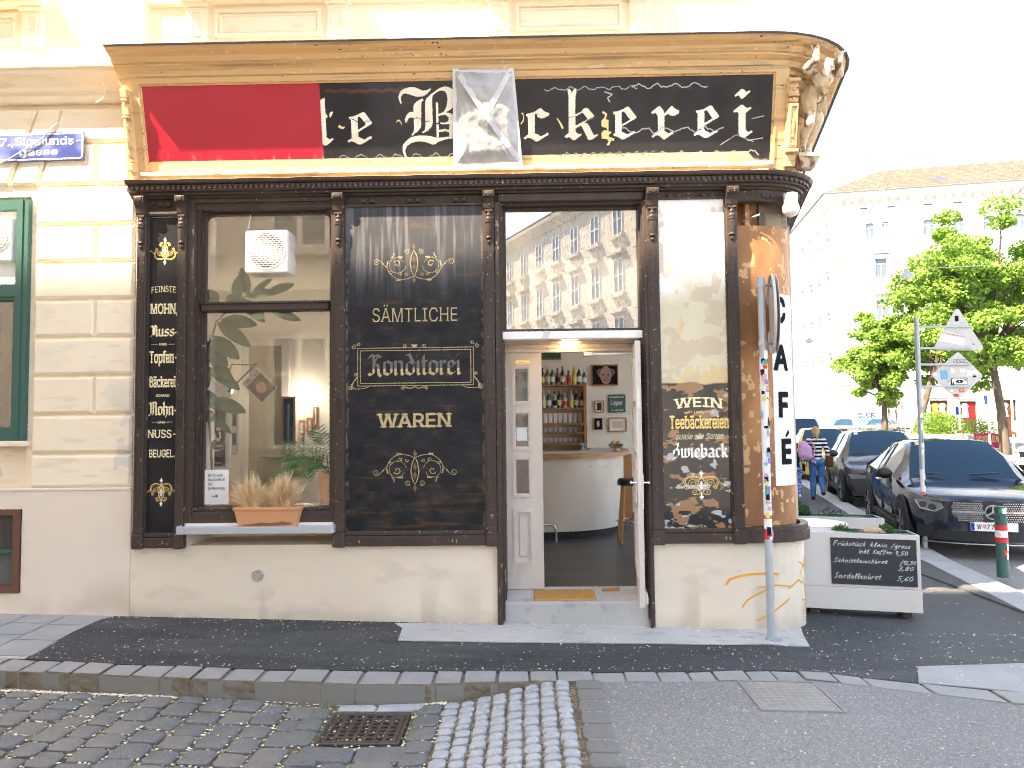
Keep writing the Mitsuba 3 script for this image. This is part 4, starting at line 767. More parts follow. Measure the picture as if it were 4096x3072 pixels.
for p in ([(.30, .34), (.42, .40), (.50, .36)], [(.46, .45), (.62, .62), (.56, .45)], [(.44, .55), (.60, .48)], [(.52, .42), (.60, .20), (.48, .22)], [(.50, .1), (.60, .22)], [(.02, .36), (.2, .375), (.34, .35)], [(.0, .08), (.16, .16), (.3, .25)], [(.62, .15), (.64, -.02)]):
    q.join(bent(stroke(p, .013), -.001, .002))
obj('graffiti', q, 'm_spray', HB)

# ---------------------------------------------------------------- the ochre sign box over the shop
SG = thing('shop_sign', 'long ochre wooden sign box with a red and a black lettered glass panel', 'sign')
_sv = np.array([0, -.16, .71]) / math.hypot(.16, .71); _sn = np.array([0, .71, .16]) / math.hypot(.16, .71)
def LS(v): return np.array([0, -.08, 4.0]) + np.outer(v[:, 0], [1, 0, 0]) + np.outer(v[:, 2], _sv) + np.outer(v[:, 1], _sn)   # (along, into, up) of the leaning face
SP = [(-3.47, 0), (1.95, 0)] + CPATH[1:] + [(2.50 + .242 * 5.2, .46 + .97 * 5.2)]
obj('cornice', sweep([(-.02, 4.745), (.24, 4.745), (.245, 4.775), (.285, 4.785), (.29, 4.80), (.30, 4.825), (.335, 4.845), (.345, 4.848), (.345, 4.862), (.37, 4.87), (.385, 4.91), (.44, 4.925), (.47, 4.945), (.475, 4.958), (-.02, 4.975)], SP), 'm_ochre', SG)
obj('flashing', sweep([(.44, 4.958), (.50, 4.952), (.505, 4.957), (.44, 4.966), (-.02, 4.99), (-.02, 4.98)], SP), 'm_lead', SG)
x0r, x1r = -3.2733, 2.1464
obj('back_board', sweep([(-.02, 3.945), (.055, 3.945), (.075, 3.97), (.215, 4.735), (-.02, 4.735)], SP), 'm_ochre', SG)
top = 0.7372; bot = 0.0151
q = M().prism(sg.box(x0r - .17, bot - .075, x1r + .13, top + .075).difference(sg.box(x0r - .03, bot - .0, x1r + .03, top + .02)), -.012, .03, 'y'); obj('frame', q.xf(LS), 'm_ochre', SG)
q = M()
for w0, w1, y in ((.03, .016, -.024), (.016, .0, -.006)): q.prism(sg.box(x0r - w0, bot - w0 * .5, x1r + w0, top + w0).difference(sg.box(x0r - w1 + .0, bot, x1r + w1, top + w1)), y, .02, 'y')
obj('moulding', q.xf(LS), 'm_ochre', SG)
obj('ledge', M().box(x0r - .06, x1r + .02, -.062, .0, bot - .028, bot - .001, .006).xf(LS), 'm_peelwhite', SG, label='white ledge with peeling paint below the lettering'); obj('ledge', M().box(-3.42, 2.12, -.075, .0, bot - .082, bot - .062, .004).xf(LS), 'm_peelwhite', SG)
q = M(); q.box(-3.425, -3.36, -.04, .06, -.03, .70, .008); 
for z, h, w in ((.02, .07, .06), (.1, .34, .035), (.46, .02, .055), (.49, .09, .04), (.60, .02, .055), (.63, .08, .045)): q.box(-3.425, -3.365, -.04 - w, -.03, z, z + h, .008)
q.lathe([(.004, .14), (.014, .16), (.01, .2), (.018, .28), (.008, .36), (.012, .40)], (-3.395, -.08, 0), 8); obj('bracket', q.xf(LS), 'm_ochre', SG)
bx0, bx1 = [2.2659,2.347]
q = M().box(bx0 - .008, bx1 + .006, -.035, .02, -.03, .70, .006)
for z, h, w, e in ((-.03, .10, .03, 0), (.085, .03, .065, .012), (.125, .36, .045, .0), (.50, .03, .035, 0), (.545, .012, .05, .008), (.56, .08, .03, 0), (.66, .03, .05, .008)): q.box(bx0 - e, bx1 + e, -.03 - w, -.02, z, z + h, .006)
q.prism(sg.box(bx0 + .008, .145, bx1 - .008, .47).difference(sg.box(bx0 + .018, .155, bx1 - .018, .46)), -.085, -.07, 'y'); c = (bx0 + bx1) / 2
q.lathe([(.004, .20), (.012, .215), (.007, .24), (.014, .28), (.015, .31), (.01, .32), (.013, .34), (.004, .38)], (c, -.078, 0), 10)
for z in (.525, .60): q.ball((c, -.066, z), .012, 10, 6)
obj('bracket', q.xf(LS), 'm_ochre', SG)
RX = -1.7323
obj('red_panel', M().box(x0r, RX, .004, .014, bot, top).xf(LS), 'm_redpanel', SG, label='plain red panel at the left end of the sign, whitish along its foot')
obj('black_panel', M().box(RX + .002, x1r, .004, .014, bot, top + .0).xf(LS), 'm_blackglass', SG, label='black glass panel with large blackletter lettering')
LET = [[(-1.7333,0.5993),(-1.6942,0.6194),(-1.6952,0.4859),(-1.6875,0.4849),(-1.6781,0.4638),(-1.6789,0.4517),(-1.6941,0.4502),(-1.6957,0.2891),(-1.6633,0.2688),(-1.6484,0.2861),(-1.6355,0.2705),(-1.6668,0.2468),(-1.6959,0.2231),(-1.7213,0.2235),(-1.7321,0.2347)],[(-1.6616,0.481),(-1.6453,0.5011),(-1.6262,0.4977),(-1.6527,0.4512),(-1.6585,0.4548)],[(-1.4935,0.454),(-1.4483,0.4598),(-1.4062,0.4764),(-1.3687,0.494),(-1.3574,0.4929),(-1.3144,0.4356),(-1.2909,0.4012),(-1.2957,0.396),(-1.4184,0.3282),(-1.4181,0.2887),(-1.3673,0.265),(-1.3106,0.2956),(-1.2977,0.2778),(-1.396,0.2258),(-1.4214,0.225),(-1.4549,0.2454),(-1.4775,0.2537),(-1.4914,0.2513),(-1.5034,0.2427),(-1.5151,0.2574),(-1.4762,0.2774),(-1.4765,0.4289),(-1.4886,0.4343)],[(-1.038,0.5515),(-1.0546,0.5913),(-1.0555,0.6201),(-1.0378,0.6558),(-1.0065,0.6768),(-0.9554,0.6902),(-0.915,0.6894),(-0.8801,0.6745),(-0.8453,0.6595),(-0.8098,0.6612),(-0.7789,0.6774),(-0.7731,0.6687),(-0.7952,0.6442),(-0.8264,0.6208),(-0.8622,0.6109),(-0.8977,0.6101),(-0.9327,0.6217),(-0.9727,0.6369),(-1.003,0.6393),(-1.0237,0.6291),(-1.0358,0.6054),(-1.0357,0.5837),(-1.0279,0.5629)],[(-0.8475,0.5962),(-0.8394,0.5835),(-0.8588,0.5637),(-0.8624,0.5348),(-0.8681,0.38),(-0.8713,0.3606),(-0.8981,0.327),(-0.94,0.2984),(-0.9518,0.283),(-0.9515,0.306),(-0.9352,0.3179),(-0.9303,0.3519),(-0.9306,0.4394),(-0.9549,0.4422),(-0.9755,0.4353),(-0.9865,0.4161),(-0.9897,0.3977),(-1.0086,0.398),(-1.0065,0.4262),(-0.9924,0.4598),(-0.966,0.4836),(-0.9302,0.4878),(-0.9303,0.5264),(-0.9201,0.5552),(-0.8836,0.581)],[(-0.8589,0.3078),(-0.8589,0.3214),(-0.8391,0.3333),(-0.8314,0.3648),(-0.8288,0.5535),(-0.8227,0.5823),(-0.8016,0.6059),(-0.76,0.6387),(-0.7187,0.6643),(-0.6929,0.6806),(-0.6522,0.6904),(-0.612,0.6815),(-0.5823,0.6618),(-0.5626,0.6447),(-0.5653,0.5488),(-0.6072,0.5013),(-0.6536,0.477),(-0.6182,0.4725),(-0.5682,0.4451),(-0.5699,0.3869),(-0.617,0.429),(-0.6542,0.4587),(-0.7129,0.451),(-0.7164,0.4525),(-0.716,0.4646),(-0.6687,0.4831),(-0.6418,0.5309),(-0.6337,0.5837),(-0.6366,0.6221),(-0.6534,0.6512),(-0.6885,0.659),(-0.7295,0.643),(-0.7607,0.6172),(-0.7668,0.5861),(-0.7677,0.4074),(-0.7674,0.388),(-0.7796,0.359),(-0.8112,0.3303)],[(-0.7347,0.5605),(-0.7155,0.5601),(-0.716,0.4646),(-0.7179,0.4065),(-0.7199,0.392),(-0.7367,0.3923)],[(-0.7366,0.3801),(-0.7151,0.3812),(-0.715,0.3384),(-0.7175,0.2603),(-0.7365,0.2729)],[(-0.7019,0.3955),(-0.6613,0.3919),(-0.6329,0.405),(-0.627,0.434),(-0.6047,0.4142),(-0.5699,0.3845),(-0.5734,0.2627),(-0.6243,0.2661),(-0.7114,0.2602),(-0.7175,0.2603),(-0.7172,0.2677),(-0.6291,0.2784),(-0.6255,0.3125),(-0.6634,0.3239),(-0.7147,0.3165),(-0.7151,0.3335),(-0.6628,0.3424),(-0.6275,0.332),(-0.6234,0.383),(-0.6617,0.3788),(-0.7023,0.3844)],[(-0.5734,0.2627),(-0.6399,0.259),(-0.6914,0.2452),(-0.7327,0.2312),(-0.7538,0.2144),(-0.7793,0.2149),(-0.8146,0.2302),(-0.8603,0.2408),(-0.9063,0.2431),(-0.958,0.2302),(-0.9999,0.2064),(-1.0179,0.1674),(-1.0083,0.1229),(-0.9836,0.0978),(-0.9583,0.0875),(-0.9967,0.0931),(-1.0237,0.1232),(-1.0363,0.1677),(-1.0332,0.207),(-1.0113,0.2409),(-0.9665,0.2744),(-0.9046,0.289),(-0.8432,0.2899),(-0.7923,0.2836),(-0.7416,0.2715),(-0.7175,0.2603),(-0.6396,0.2688),(-0.5732,0.2701)],[(-0.9628,0.1049),(-0.927,0.0993),(-0.9428,0.0912)],[(-0.8816,0.0763),(-0.8447,0.1029),(-0.8362,0.083)],[(0.0408,0.4519),(0.0824,0.4591),(0.124,0.4742),(0.1554,0.4962),(0.174,0.495),(0.1946,0.4749),(0.2152,0.4627),(0.243,0.4563),(0.2379,0.4385),(0.215,0.427),(0.1941,0.4155),(0.1692,0.414),(0.1444,0.4243),(0.1308,0.4424),(0.1342,0.4475),(0.1528,0.446),(0.1652,0.4339),(0.1694,0.4358),(0.1405,0.4541),(0.1164,0.4526),(0.1148,0.2895),(0.1389,0.2831),(0.17,0.2626),(0.2245,0.2956),(0.2377,0.2802),(0.1363,0.2231),(0.1217,0.2233),(0.0927,0.2439),(0.0636,0.2552),(0.0468,0.2527),(0.0321,0.2409),(0.0155,0.2552),(0.0563,0.2817),(0.0563,0.4239),(0.0414,0.4361)],[(0.3988,0.6483),(0.4145,0.6519),(0.4289,0.634),(0.4318,0.6156),(0.4433,0.6318),(0.464,0.6549),(0.4722,0.6516),(0.4743,0.6234),(0.466,0.5883),(0.464,0.5411),(0.4639,0.4385),(0.5261,0.467),(0.524,0.475),(0.5384,0.4885),(0.5674,0.4939),(0.6268,0.4277),(0.6256,0.4158),(0.5387,0.3737),(0.5677,0.3652),(0.5886,0.337),(0.6053,0.3009),(0.6263,0.2666),(0.6553,0.2761),(0.6649,0.2679),(0.6056,0.229),(0.5764,0.2295),(0.5513,0.2819),(0.5159,0.3483),(0.466,0.3253),(0.4672,0.2973),(0.4972,0.2757),(0.5118,0.2826),(0.5201,0.2725),(0.4597,0.2283),(0.4431,0.2298),(0.4181,0.2522),(0.4056,0.2565),(0.3868,0.2468),(0.3714,0.2631),(0.4077,0.2884),(0.407,0.5932),(0.4013,0.6169)],[(0.7888,0.4564),(0.8211,0.4598),(0.8623,0.4709),(0.9074,0.4965),(0.9239,0.4954),(0.9891,0.4133),(0.9872,0.4015),(0.8637,0.3342),(0.8642,0.2924),(0.9164,0.2676),(0.972,0.2985),(0.9847,0.2815),(0.8877,0.2289),(0.8628,0.2293),(0.8356,0.249),(0.8064,0.2575),(0.796,0.2569),(0.7929,0.2729),(0.8095,0.2834),(0.8056,0.4332),(0.7923,0.4386)],[(1.1134,0.4459),(1.1797,0.4956),(1.19,0.4954),(1.2174,0.4645),(1.2284,0.4328),(1.2869,0.4948),(1.2972,0.4946),(1.3204,0.4706),(1.3412,0.4615),(1.357,0.4542),(1.3501,0.4346),(1.3216,0.4173),(1.2969,0.4138),(1.272,0.4221),(1.2602,0.4342),(1.2288,0.413),(1.2313,0.292),(1.2691,0.2686),(1.3038,0.2907),(1.3146,0.2726),(1.2369,0.2229),(1.2223,0.2231),(1.1927,0.2508),(1.1698,0.2592),(1.1512,0.2515),(1.1349,0.2358),(1.1222,0.252),(1.1775,0.2889),(1.173,0.416),(1.1581,0.438),(1.1456,0.4429),(1.1314,0.4298)],[(1.4979,0.4548),(1.528,0.4558),(1.5688,0.4661),(1.6153,0.4929),(1.6318,0.4918),(1.6971,0.4086),(1.6946,0.3968),(1.5729,0.3297),(1.5749,0.2919),(1.6278,0.2671),(1.6793,0.2972),(1.6932,0.2787),(1.6008,0.2277),(1.5739,0.2274),(1.5422,0.2487),(1.5171,0.2571),(1.4926,0.2456),(1.4819,0.2585),(1.5185,0.2802),(1.5142,0.4316),(1.5017,0.4378)],[(1.8241,0.5722),(1.8755,0.6194),(1.8876,0.6238),(1.9001,0.6189),(1.9276,0.5969),(1.9495,0.611),(1.9581,0.6003),(1.8948,0.5436),(1.8825,0.5438),(1.8568,0.574),(1.8347,0.5615)],[(1.8164,0.4452),(1.8824,0.494),(1.8988,0.4937),(1.9265,0.4696),(1.943,0.4673),(1.9611,0.4776),(1.9726,0.4656),(1.9233,0.4263),(1.9283,0.2977),(1.9382,0.2776),(1.9571,0.2701),(1.9792,0.2841),(1.9901,0.2719),(1.9258,0.2253),(1.9031,0.2257),(1.8774,0.2469),(1.8691,0.2709),(1.8632,0.4274),(1.8495,0.4395),(1.8293,0.4319)]]
HOLES = [[(-1.4184,0.4527),(-1.3967,0.4567),(-1.3484,0.397),(-1.3536,0.384),(-1.4184,0.3457)],[(0.4648,0.4246),(0.5281,0.4563),(0.5718,0.4017),(0.466,0.3471)],[(0.8616,0.4531),(0.8831,0.4587),(0.9356,0.3905),(0.8636,0.3501)],[(1.5701,0.4504),(1.5918,0.4571),(1.6421,0.3879),(1.5732,0.3495)]]
art = unary_union([sg.Polygon(p).buffer(0) for p in LET]).difference(unary_union([sg.Polygon(p) for p in HOLES]))
def wave(x0, x1, v, amp, lam, w, seed):
    r = random.Random(seed); x = x0; P = []
    while x < x1: P.append((x, v + amp * math.sin(x * 2 * math.pi / lam + r.uniform(-.6, .6)) * r.uniform(.5, 1.1))); x += lam / 9
    return stroke(P, w)
crack = unary_union([wave(RX + .2, RX + .95, .42, .022, .19, .006, 1), wave(.22, .8, .41, .02, .2, .005, 3), wave(.92, 1.75, .30, .02, .17, .006, 5)])
art = art.difference(crack)
for a, b, n in ((0, 2, 't'), (2, 3, 'e'), (3, 12, 'B'), (12, 13, 'c'), (13, 14, 'k'), (14, 15, 'e'), (15, 16, 'r'), (16, 17, 'e'), (17, 19, 'i')):
    obj('letter', M().prism(unary_union([sg.Polygon(p).buffer(0) for p in LET[a:b]]).buffer(.003).intersection(art), .0012, .006, 'y').xf(LS), 'm_letter', SG)
q = M(); frag = [(0.692,0.4581),(0.7073,0.4638),(0.7385,0.4395),(0.7304,0.4139),(0.7243,0.3982),(0.7492,0.3918),(0.7521,0.2904),(0.7686,0.2961),(0.777,0.2879),(0.7523,0.2644),(0.7565,0.2504),(0.8011,0.2376),(0.8005,0.2176),(0.7734,0.2201),(0.7571,0.1823),(0.7362,0.1827),(0.7548,0.2104),(0.74,0.2327),(0.6921,0.2375),(0.6918,0.2874),(0.7083,0.3051),(0.7395,0.3065),(0.7352,0.3225),(0.7061,0.333),(0.6895,0.3353),(0.6891,0.3869),(0.7159,0.4102),(0.722,0.4339),(0.6971,0.4462)]
for p in polys(sg.Polygon(frag).buffer(0)): q.prism(p, .0012, .006, 'y')
for c in [[(-1.5927,0.3772),(-1.5758,0.3922),(-1.5584,0.3744),(-1.5377,0.3741),(-1.5304,0.3827),(-1.5359,0.3653),(-1.5503,0.3546),(-1.5683,0.3615),(-1.5908,0.3698)],[(-1.0894,0.3989),(-1.07,0.4248),(-1.0517,0.4244),(-1.0348,0.3914),(-1.0377,0.3762),(-1.0479,0.4069),(-1.0659,0.4138)],[(0.3021,0.4136),(0.3145,0.4094),(0.3476,0.3651),(0.3641,0.333),(0.3558,0.3232),(0.3454,0.3274),(0.331,0.3654)],[(-0.0006,0.4626),(0.016,0.4623),(0.0231,0.4304),(0.0214,0.3947),(-0.0019,0.3653),(-0.0101,0.3694),(0.0132,0.4028),(0.0149,0.4385)]]: q.prism(sg.Polygon(c).buffer(0), .0012, .006, 'y')
obj('scraps', q.xf(LS), 'm_yellowlet', SG, kind='stuff', label='ochre yellow scraps of older lettering')
q = M()
for p in polys(unary_union([wave(.2, 1.0, top - .085, .018, .13, .006, 11), wave(.95, 1.6, top - .075, .022, .16, .008, 12), wave(RX + .08, .0, bot + .10, .03, .16, .004, 13), wave(.35, 1.15, bot + .095, .018, .075, .004, 14), wave(1.15, 2.05, bot + .08, .03, .15, .006, 15), wave(.85, 1.75, .30, .024, .17, .009, 5), stroke([(1.72, .17), (1.85, .25), (2.0, .19)], .005), stroke([(1.98, .38), (2.08, .40)], .007), stroke([(1.95, .20), (2.08, .22)], .006), stroke([(.72, .62), (.78, .60), (.74, .57), (.76, .54)], .01)]).difference(art)): q.prism(p, .0016, .006, 'y')
obj('scratch', q.xf(LS), 'm_scratch', SG, kind='stuff', label='squiggling scratches in the black glass')
q = M()
for p in polys(unary_union([wave(RX + .06, RX + .85, top - .07, .012, .13, .028, 21)])): q.prism(p, .002, .006, 'y')
obj('scratch', q.xf(LS), 'm_maroon', SG, kind='stuff')
q = M()
for p in polys(unary_union([wave(.9, 1.7, .285, .024, .17, .006, 31), wave(.3, 1.1, bot + .09, .018, .075, .006, 33), stroke([(.76, .5), (.80, .47), (.79, .41), (.84, .33)], .014), stroke([(1.2, top - .09), (1.28, top - .07), (1.36, top - .09), (1.46, top - .1)], .02)]).difference(art)): q.prism(p, .0022, .006, 'y')
obj('scratch', q.xf(LS), 'm_scratchdark', SG, kind='stuff')
# the plastic sheet taped over the broken pane
def foil(p, n, uv): return mix((.24, .243, .246), (.42, .425, .43), fbm(p.x * 6, p.z * 9, 3., 3))
pr('m_foil', foil, .22, spec=.8); pr('m_tape', (.56, .57, .60), .35)
PF = thing('plastic_sheet', 'crumpled grey plastic sheet taped in a cross over the broken sign pane', 'plastic sheet'); fa, fb, fc, fd = [(-0.5706,0.8253),(-0.0624,0.8158),(-0.5872,0.0154),(0.0065,0.0097)]
us, vs = np.linspace(0, 1, 46), np.linspace(0, 1, 70)
def fold(U, V):
    p = np.stack([U * 2.2 + V * 1.3, V * 3.0 - U * .8, U * 0], -1); e = np.clip(np.minimum(np.minimum(U, 1 - U), np.minimum(V, 1 - V)) * 6, 0, 1)
    return e * (meshkit.fbm(p * 1.1, 2, 5) * .05 + np.abs(meshkit.fbm(p * [2.2, .9, 1] + 9, 3, 8) - .5) * .06 + meshkit.fbm(p * 9, 2, 3) * .006 + .01)
U, V = np.meshgrid(us, vs, indexing='ij'); A = np.array(fc) * 1; pt = lambda u, v: ((1 - u) * (1 - v))[..., None] * np.array(fc) + (u * (1 - v))[..., None] * np.array(fd) + ((1 - u) * v)[..., None] * np.array(fa) + (u * v)[..., None] * np.array(fb)
W2 = pt(U, V); vv = np.stack([W2[..., 0], -.032 - fold(U, V), W2[..., 1]], -1).reshape(-1, 3); i, j = np.meshgrid(np.arange(45), np.arange(69), indexing='ij'); n = 70
obj('sheet', M().add(vv, np.stack([i * n + j, (i + 1) * n + j, (i + 1) * n + j + 1, i * n + j + 1], -1).reshape(-1, 4)).xf(LS), 'm_foil', PF, smooth=True)
for (a, b) in (((.03, -.01), (.03, 1.0)), ((.96, -.01), (.96, 1.0)), ((-.0, .955), (1.0, .955)), ((.03, .03), (.97, .03)), ((.10, .93), (.95, .08)), ((.40, .42), (.92, .95))):
    t = np.linspace(0, 1, 22); u_ = a[0] + (b[0] - a[0]) * t; v_ = a[1] + (b[1] - a[1]) * t; w = pt(u_, v_); d = w[-1] - w[0]; d = np.array([-d[1], d[0]]) / np.hypot(*d) * .024; h = -.037 - fold(np.clip(u_, 0, 1), np.clip(v_, 0, 1))
    if a[0] == b[0] or a[1] == b[1]: h = h * 0 - .042
    l = np.vstack([np.column_stack([w[:, 0] + d[0], h, w[:, 1] + d[1]]), np.column_stack([w[:, 0] - d[0], h, w[:, 1] - d[1]])]); k = np.arange(21); obj('tape', M().add(l, np.stack([k, k + 1, k + 23, k + 22], 1)).xf(LS), 'm_tape', PF, smooth=True)

# ---------------------------------------------------------------- lettering and ornament on the three panels
def mirror(g, cx): return unary_union([g, sa.scale(g, -1, 1, origin=(cx, 0))])
def finial(cx, z, h, w, up=1):
    p = [(0, 1), (.12, .72), (.5, .38), (.38, .22), (.16, .16), (.2, 0), (-.2, 0), (-.16, .16), (-.38, .22), (-.5, .38), (-.12, .72)]; return sg.Polygon([(cx + a * w, z + up * b * h) for a, b in p])
def ornament(cx, cz, w, h, lw, flip=1, arms=1.0):
    """scrolls crossing under a pointed oval; returns (line work, leaves)"""
    L_, s = [], flip; Y = lambda t: cz + s * t * h
    L_.append(stroke(bez((cx, Y(.62)), (cx + .30 * w, Y(.30)), (cx + .22 * w, Y(-.35)), (cx, Y(-.62))), lw)); L_.append(stroke(bez((cx, Y(.58)), (cx + .23 * w, Y(.28)), (cx + .17 * w, Y(-.3)), (cx, Y(-.56))), lw * .8))
    L_.append(stroke(bez((cx, Y(-.60)), (cx + .5 * w, Y(-.95)), (cx + .95 * w * arms, Y(-.55)), (cx + .62 * w * arms, Y(.12))), lw * 1.2)); L_.append(stroke(bez((cx, Y(-.54)), (cx + .5 * w, Y(-.85)), (cx + .85 * w * arms, Y(-.5)), (cx + .55 * w * arms, Y(.08))), lw * .8))
    a = np.array(spiral(cx + .36 * w, cz + s * -.18 * h, .20 * w, .04 * w, 60 * s, (60 - 560) * s)); L_.append(stroke(a, lw)); L_.append(stroke(spiral(cx + .28 * w, Y(.52), .13 * w, .03 * w, (150) * s, (150 - 480) * s), lw)); L_.append(stroke(bez((cx, Y(.64)), (cx + .12 * w, Y(.74)), (cx + .30 * w, Y(.72))), lw))
    L_.append(stroke(spiral(cx + .58 * w * arms, Y(.20), .09 * w, .02 * w, 200 * s, (200 + 420) * s), lw)); L_.append(stroke(bez((cx + .72 * w * arms, Y(-.30)), (cx + .86 * w * arms, Y(-.1)), (cx + .98 * w * arms, Y(.0))), lw * 1.3)); L_.append(sg.Point(cx + .98 * w * arms, Y(.0)).buffer(lw * 1.8)); L_.append(stroke(spiral(cx + .2 * w, Y(-.42), .07 * w, .015 * w, 0, 400), lw * .8))
    lines = mirror(unary_union(L_), cx)
    lv = [finial(cx, Y(.02), .44 * h, .15 * w, s), finial(cx, Y(.0), .42 * h, .15 * w, -s), sg.Polygon([(cx - .24 * w, cz), (cx - .1 * w, cz + .05 * h), (cx, cz + .02 * h), (cx + .1 * w, cz + .05 * h), (cx + .24 * w, cz), (cx + .1 * w, cz - .05 * h), (cx, cz - .02 * h), (cx - .1 * w, cz - .05 * h)]), finial(cx, Y(.78), .42 * h, .2 * w, s), sg.Point(cx, Y(.72)).buffer(.035 * w), finial(cx, Y(-.80), .45 * h, .2 * w, -s), sg.Point(cx, Y(-.73)).buffer(.04 * w)]
    return lines, unary_union(lv)
def put(name, g, y, bsdf, parent, d=.0015): return obj(name, M().flat(g, y, d), bsdf, parent, kind='stuff')
GP = [k for k in scene if k.startswith(SF + '__glass_panel')]
cx = -3.171
z = {'o1t': 3.5924820640206567, 'o1b': 3.0967110521150385, 'fe': 2.9636904898119956, 'mo': 2.781249253695045, 'nu': 2.582830094056815, 'un1': 2.5003418856764643, 'to': 2.3466563050054057, 'ba': 2.133226555750906, 'so': 2.0458778020181247}
z2 = {'mo': 1.8894170753666792, 'un2': 1.8154546048269689, 'nu': 1.688402492442219, 'be': 1.5204872795837994, 'o2t': 1.4610141915700123, 'o2b': 0.9497603909495284}
xs = lambda v0, v1: (v0, v1)
g, lv = ornament(cx, (z['o1t'] + z['o1b']) / 2 - .005, .128, .105, .0042); put('ornament', g, 0, 'm_gold', GP[0]); put('leaf_ornament', lv, 0, 'm_silver', GP[0])
g, lv = ornament(cx - .006, (z2['o2t'] + z2['o2b']) / 2 + .01, .128, .105, .0042, -1); put('ornament', g, 0, 'm_gold', GP[0]); put('leaf_ornament', lv, 0, 'm_silver', GP[0])
W = [word('FEINSTE', -3.288, -3.070, z['fe'], .055, 'serif', arch=.010), word('MOHN,', -3.297, -3.047, z['mo'], .088, 'slab', True), broken('Nuss-', -3.295, -3.048, z['nu'], .062), word('UND', -3.213, -3.143, z['un1'], .020, 'sans', True), stroke([(-3.28, z['un1'] + .01), (-3.225, z['un1'] + .01)], .003), stroke([(-3.13, z['un1'] + .01), (-3.075, z['un1'] + .01)], .003),
     word('Topfen-', -3.297, -3.045, z['to'], .102, 'slab', True), word('Bäckerei,', -3.297, -3.047, z['ba'], .092, 'slab', True), word('SOWIE', -3.235, -3.115, z['so'], .023, 'serif', True), broken('Mohn-', -3.302, -3.048, z2['mo'], .072), word('UND', -3.213, -3.148, z2['un2'], .018, 'sans', True), stroke([(-3.265, z2['un2'] + .01), (-3.22, z2['un2'] + .01)], .003), stroke([(-3.14, z2['un2'] + .01), (-3.09, z2['un2'] + .01)], .003),
     word('NUSS-', -3.303, -3.050, z2['nu'], .070, 'serif', True), word('BEUGEL.', -3.288, -3.062, z2['be'], .064, 'sans', True)]
put('lettering', unary_union(W), 0, 'm_goldpale', GP[0])
# big black panel
c = -.957; yb = -.018
zb = {'ot': 3.439836671272051, 'oc': 3.2025336468887544, 'ob': 2.955157201815795, 'sa': 2.678166443252686, 'frt': 2.512345456690344, 'frb': 2.05645117629279, 'ko': 2.202622436359384}; zc = {'wa': 1.758060993964167, 'ot': 1.5839549527256138, 'oc': 1.3696868818597179, 'ob': 1.0709625409327121}
def wide(cx, cz, w, h, s):
    Y = lambda t: cz + s * t * h; lw = .0036; q = []
    for k in (1, .82): q.append(stroke(bez((cx, Y(.62)), (cx + .13 * w * k, Y(.3)), (cx + .13 * w * k, Y(-.3)), (cx, Y(-.62))), lw))
    q += [stroke(spiral(cx + .17 * w, Y(.56), .07 * w, .02 * w, 150 * s, (150 - 520) * s), lw), stroke(bez((cx, Y(-.6)), (cx + .3 * w, Y(-.95)), (cx + .62 * w, Y(-.75)), (cx + .68 * w, Y(-.1))), lw * 1.3), stroke(bez((cx + .66 * w, Y(-.2)), (cx + .75 * w, Y(-.1)), (cx + .82 * w, Y(.18)), (cx + .92 * w, Y(.2))), lw * 1.2), stroke(spiral(cx + .92 * w, Y(.06), .075 * w, .02 * w, 90 * s, (90 - 420) * s), lw),
          stroke(spiral(cx + .42 * w, Y(-.06), .22 * w, .17 * w, 190 * s, (190 + 330) * s), lw), stroke(spiral(cx + .42 * w, Y(-.02), .09 * w, .03 * w, 30 * s, (30 + 330) * s), lw * 1.8), stroke(bez((cx + .56 * w, Y(.28)), (cx + .48 * w, Y(.36)), (cx + .5 * w, Y(.5))), lw * 2), stroke(spiral(cx + .34 * w, Y(-.52), .05 * w, .01 * w, 0, 360), lw * 1.3), stroke(spiral(cx + .2 * w, Y(-.5), .05 * w, .01 * w, 180, 540), lw * 1.3), stroke(spiral(cx + .58 * w, Y(-.4), .05 * w, .01 * w, 180, 540), lw * 1.3)]
    for a, b in ((.30, .30), (.34, .31), (.38, .30), (.34, -.8), (.38, -.81), (.42, -.8), (.66, .0), (.665, -.07), (.65, .08), (.76, -.02)): q.append(sg.Point(cx + a * w, Y(b)).buffer(.007))
    lv = [finial(cx, Y(.66), .36 * h, .1 * w, s), finial(cx, Y(-.66), .36 * h, .1 * w, -s), finial(cx, Y(.04), .4 * h, .09 * w, s), finial(cx, Y(-.04), .4 * h, .09 * w, -s)]
    return mirror(unary_union(q), cx), unary_union(lv)
pr('m_fadedleaf', (.14, .09, .05), .5)
g, lv = wide(c, zb['oc'] - .01, .355, .185, 1); put('ornament', g, yb, 'm_oldgold', GP[1]); put('leaf_ornament', lv, yb, 'm_fadedleaf', GP[1])
g, lv = wide(c, zc['oc'] + .01, .365, .185, -1); put('ornament', g, yb, 'm_oldgold', GP[1]); put('leaf_ornament', lv, yb, 'm_fadedleaf', GP[1])
put('lettering', unary_union([word('SÄMTLICHE', [-1.3237][0], [-0.5814][0], zb['sa'], .120, 'serif'), word('WAREN', [-1.288][0], [-0.6336][0], zc['wa'], .118, 'slab', True)]), yb, 'm_oldgold', GP[1])
kx0, kx1 = [-1.3681,-0.5497]
K = broken('Konditorei', kx0, kx1, zb['ko'] + .012, .118, .21); half = zb['ko'] + .065
put('lettering', K.intersection(sg.box(-9, 0, 9, half)), yb, 'm_oldgold', GP[1]); pr('m_fadedgold', (.105, .10, .095), .4); put('lettering', K.intersection(sg.box(-9, half, 9, 9)), yb, 'm_fadedgold', GP[1])
fx0, fx1, fz0, fz1 = [-1.4556,-0.4409,2.1268,2.4416]
q = []
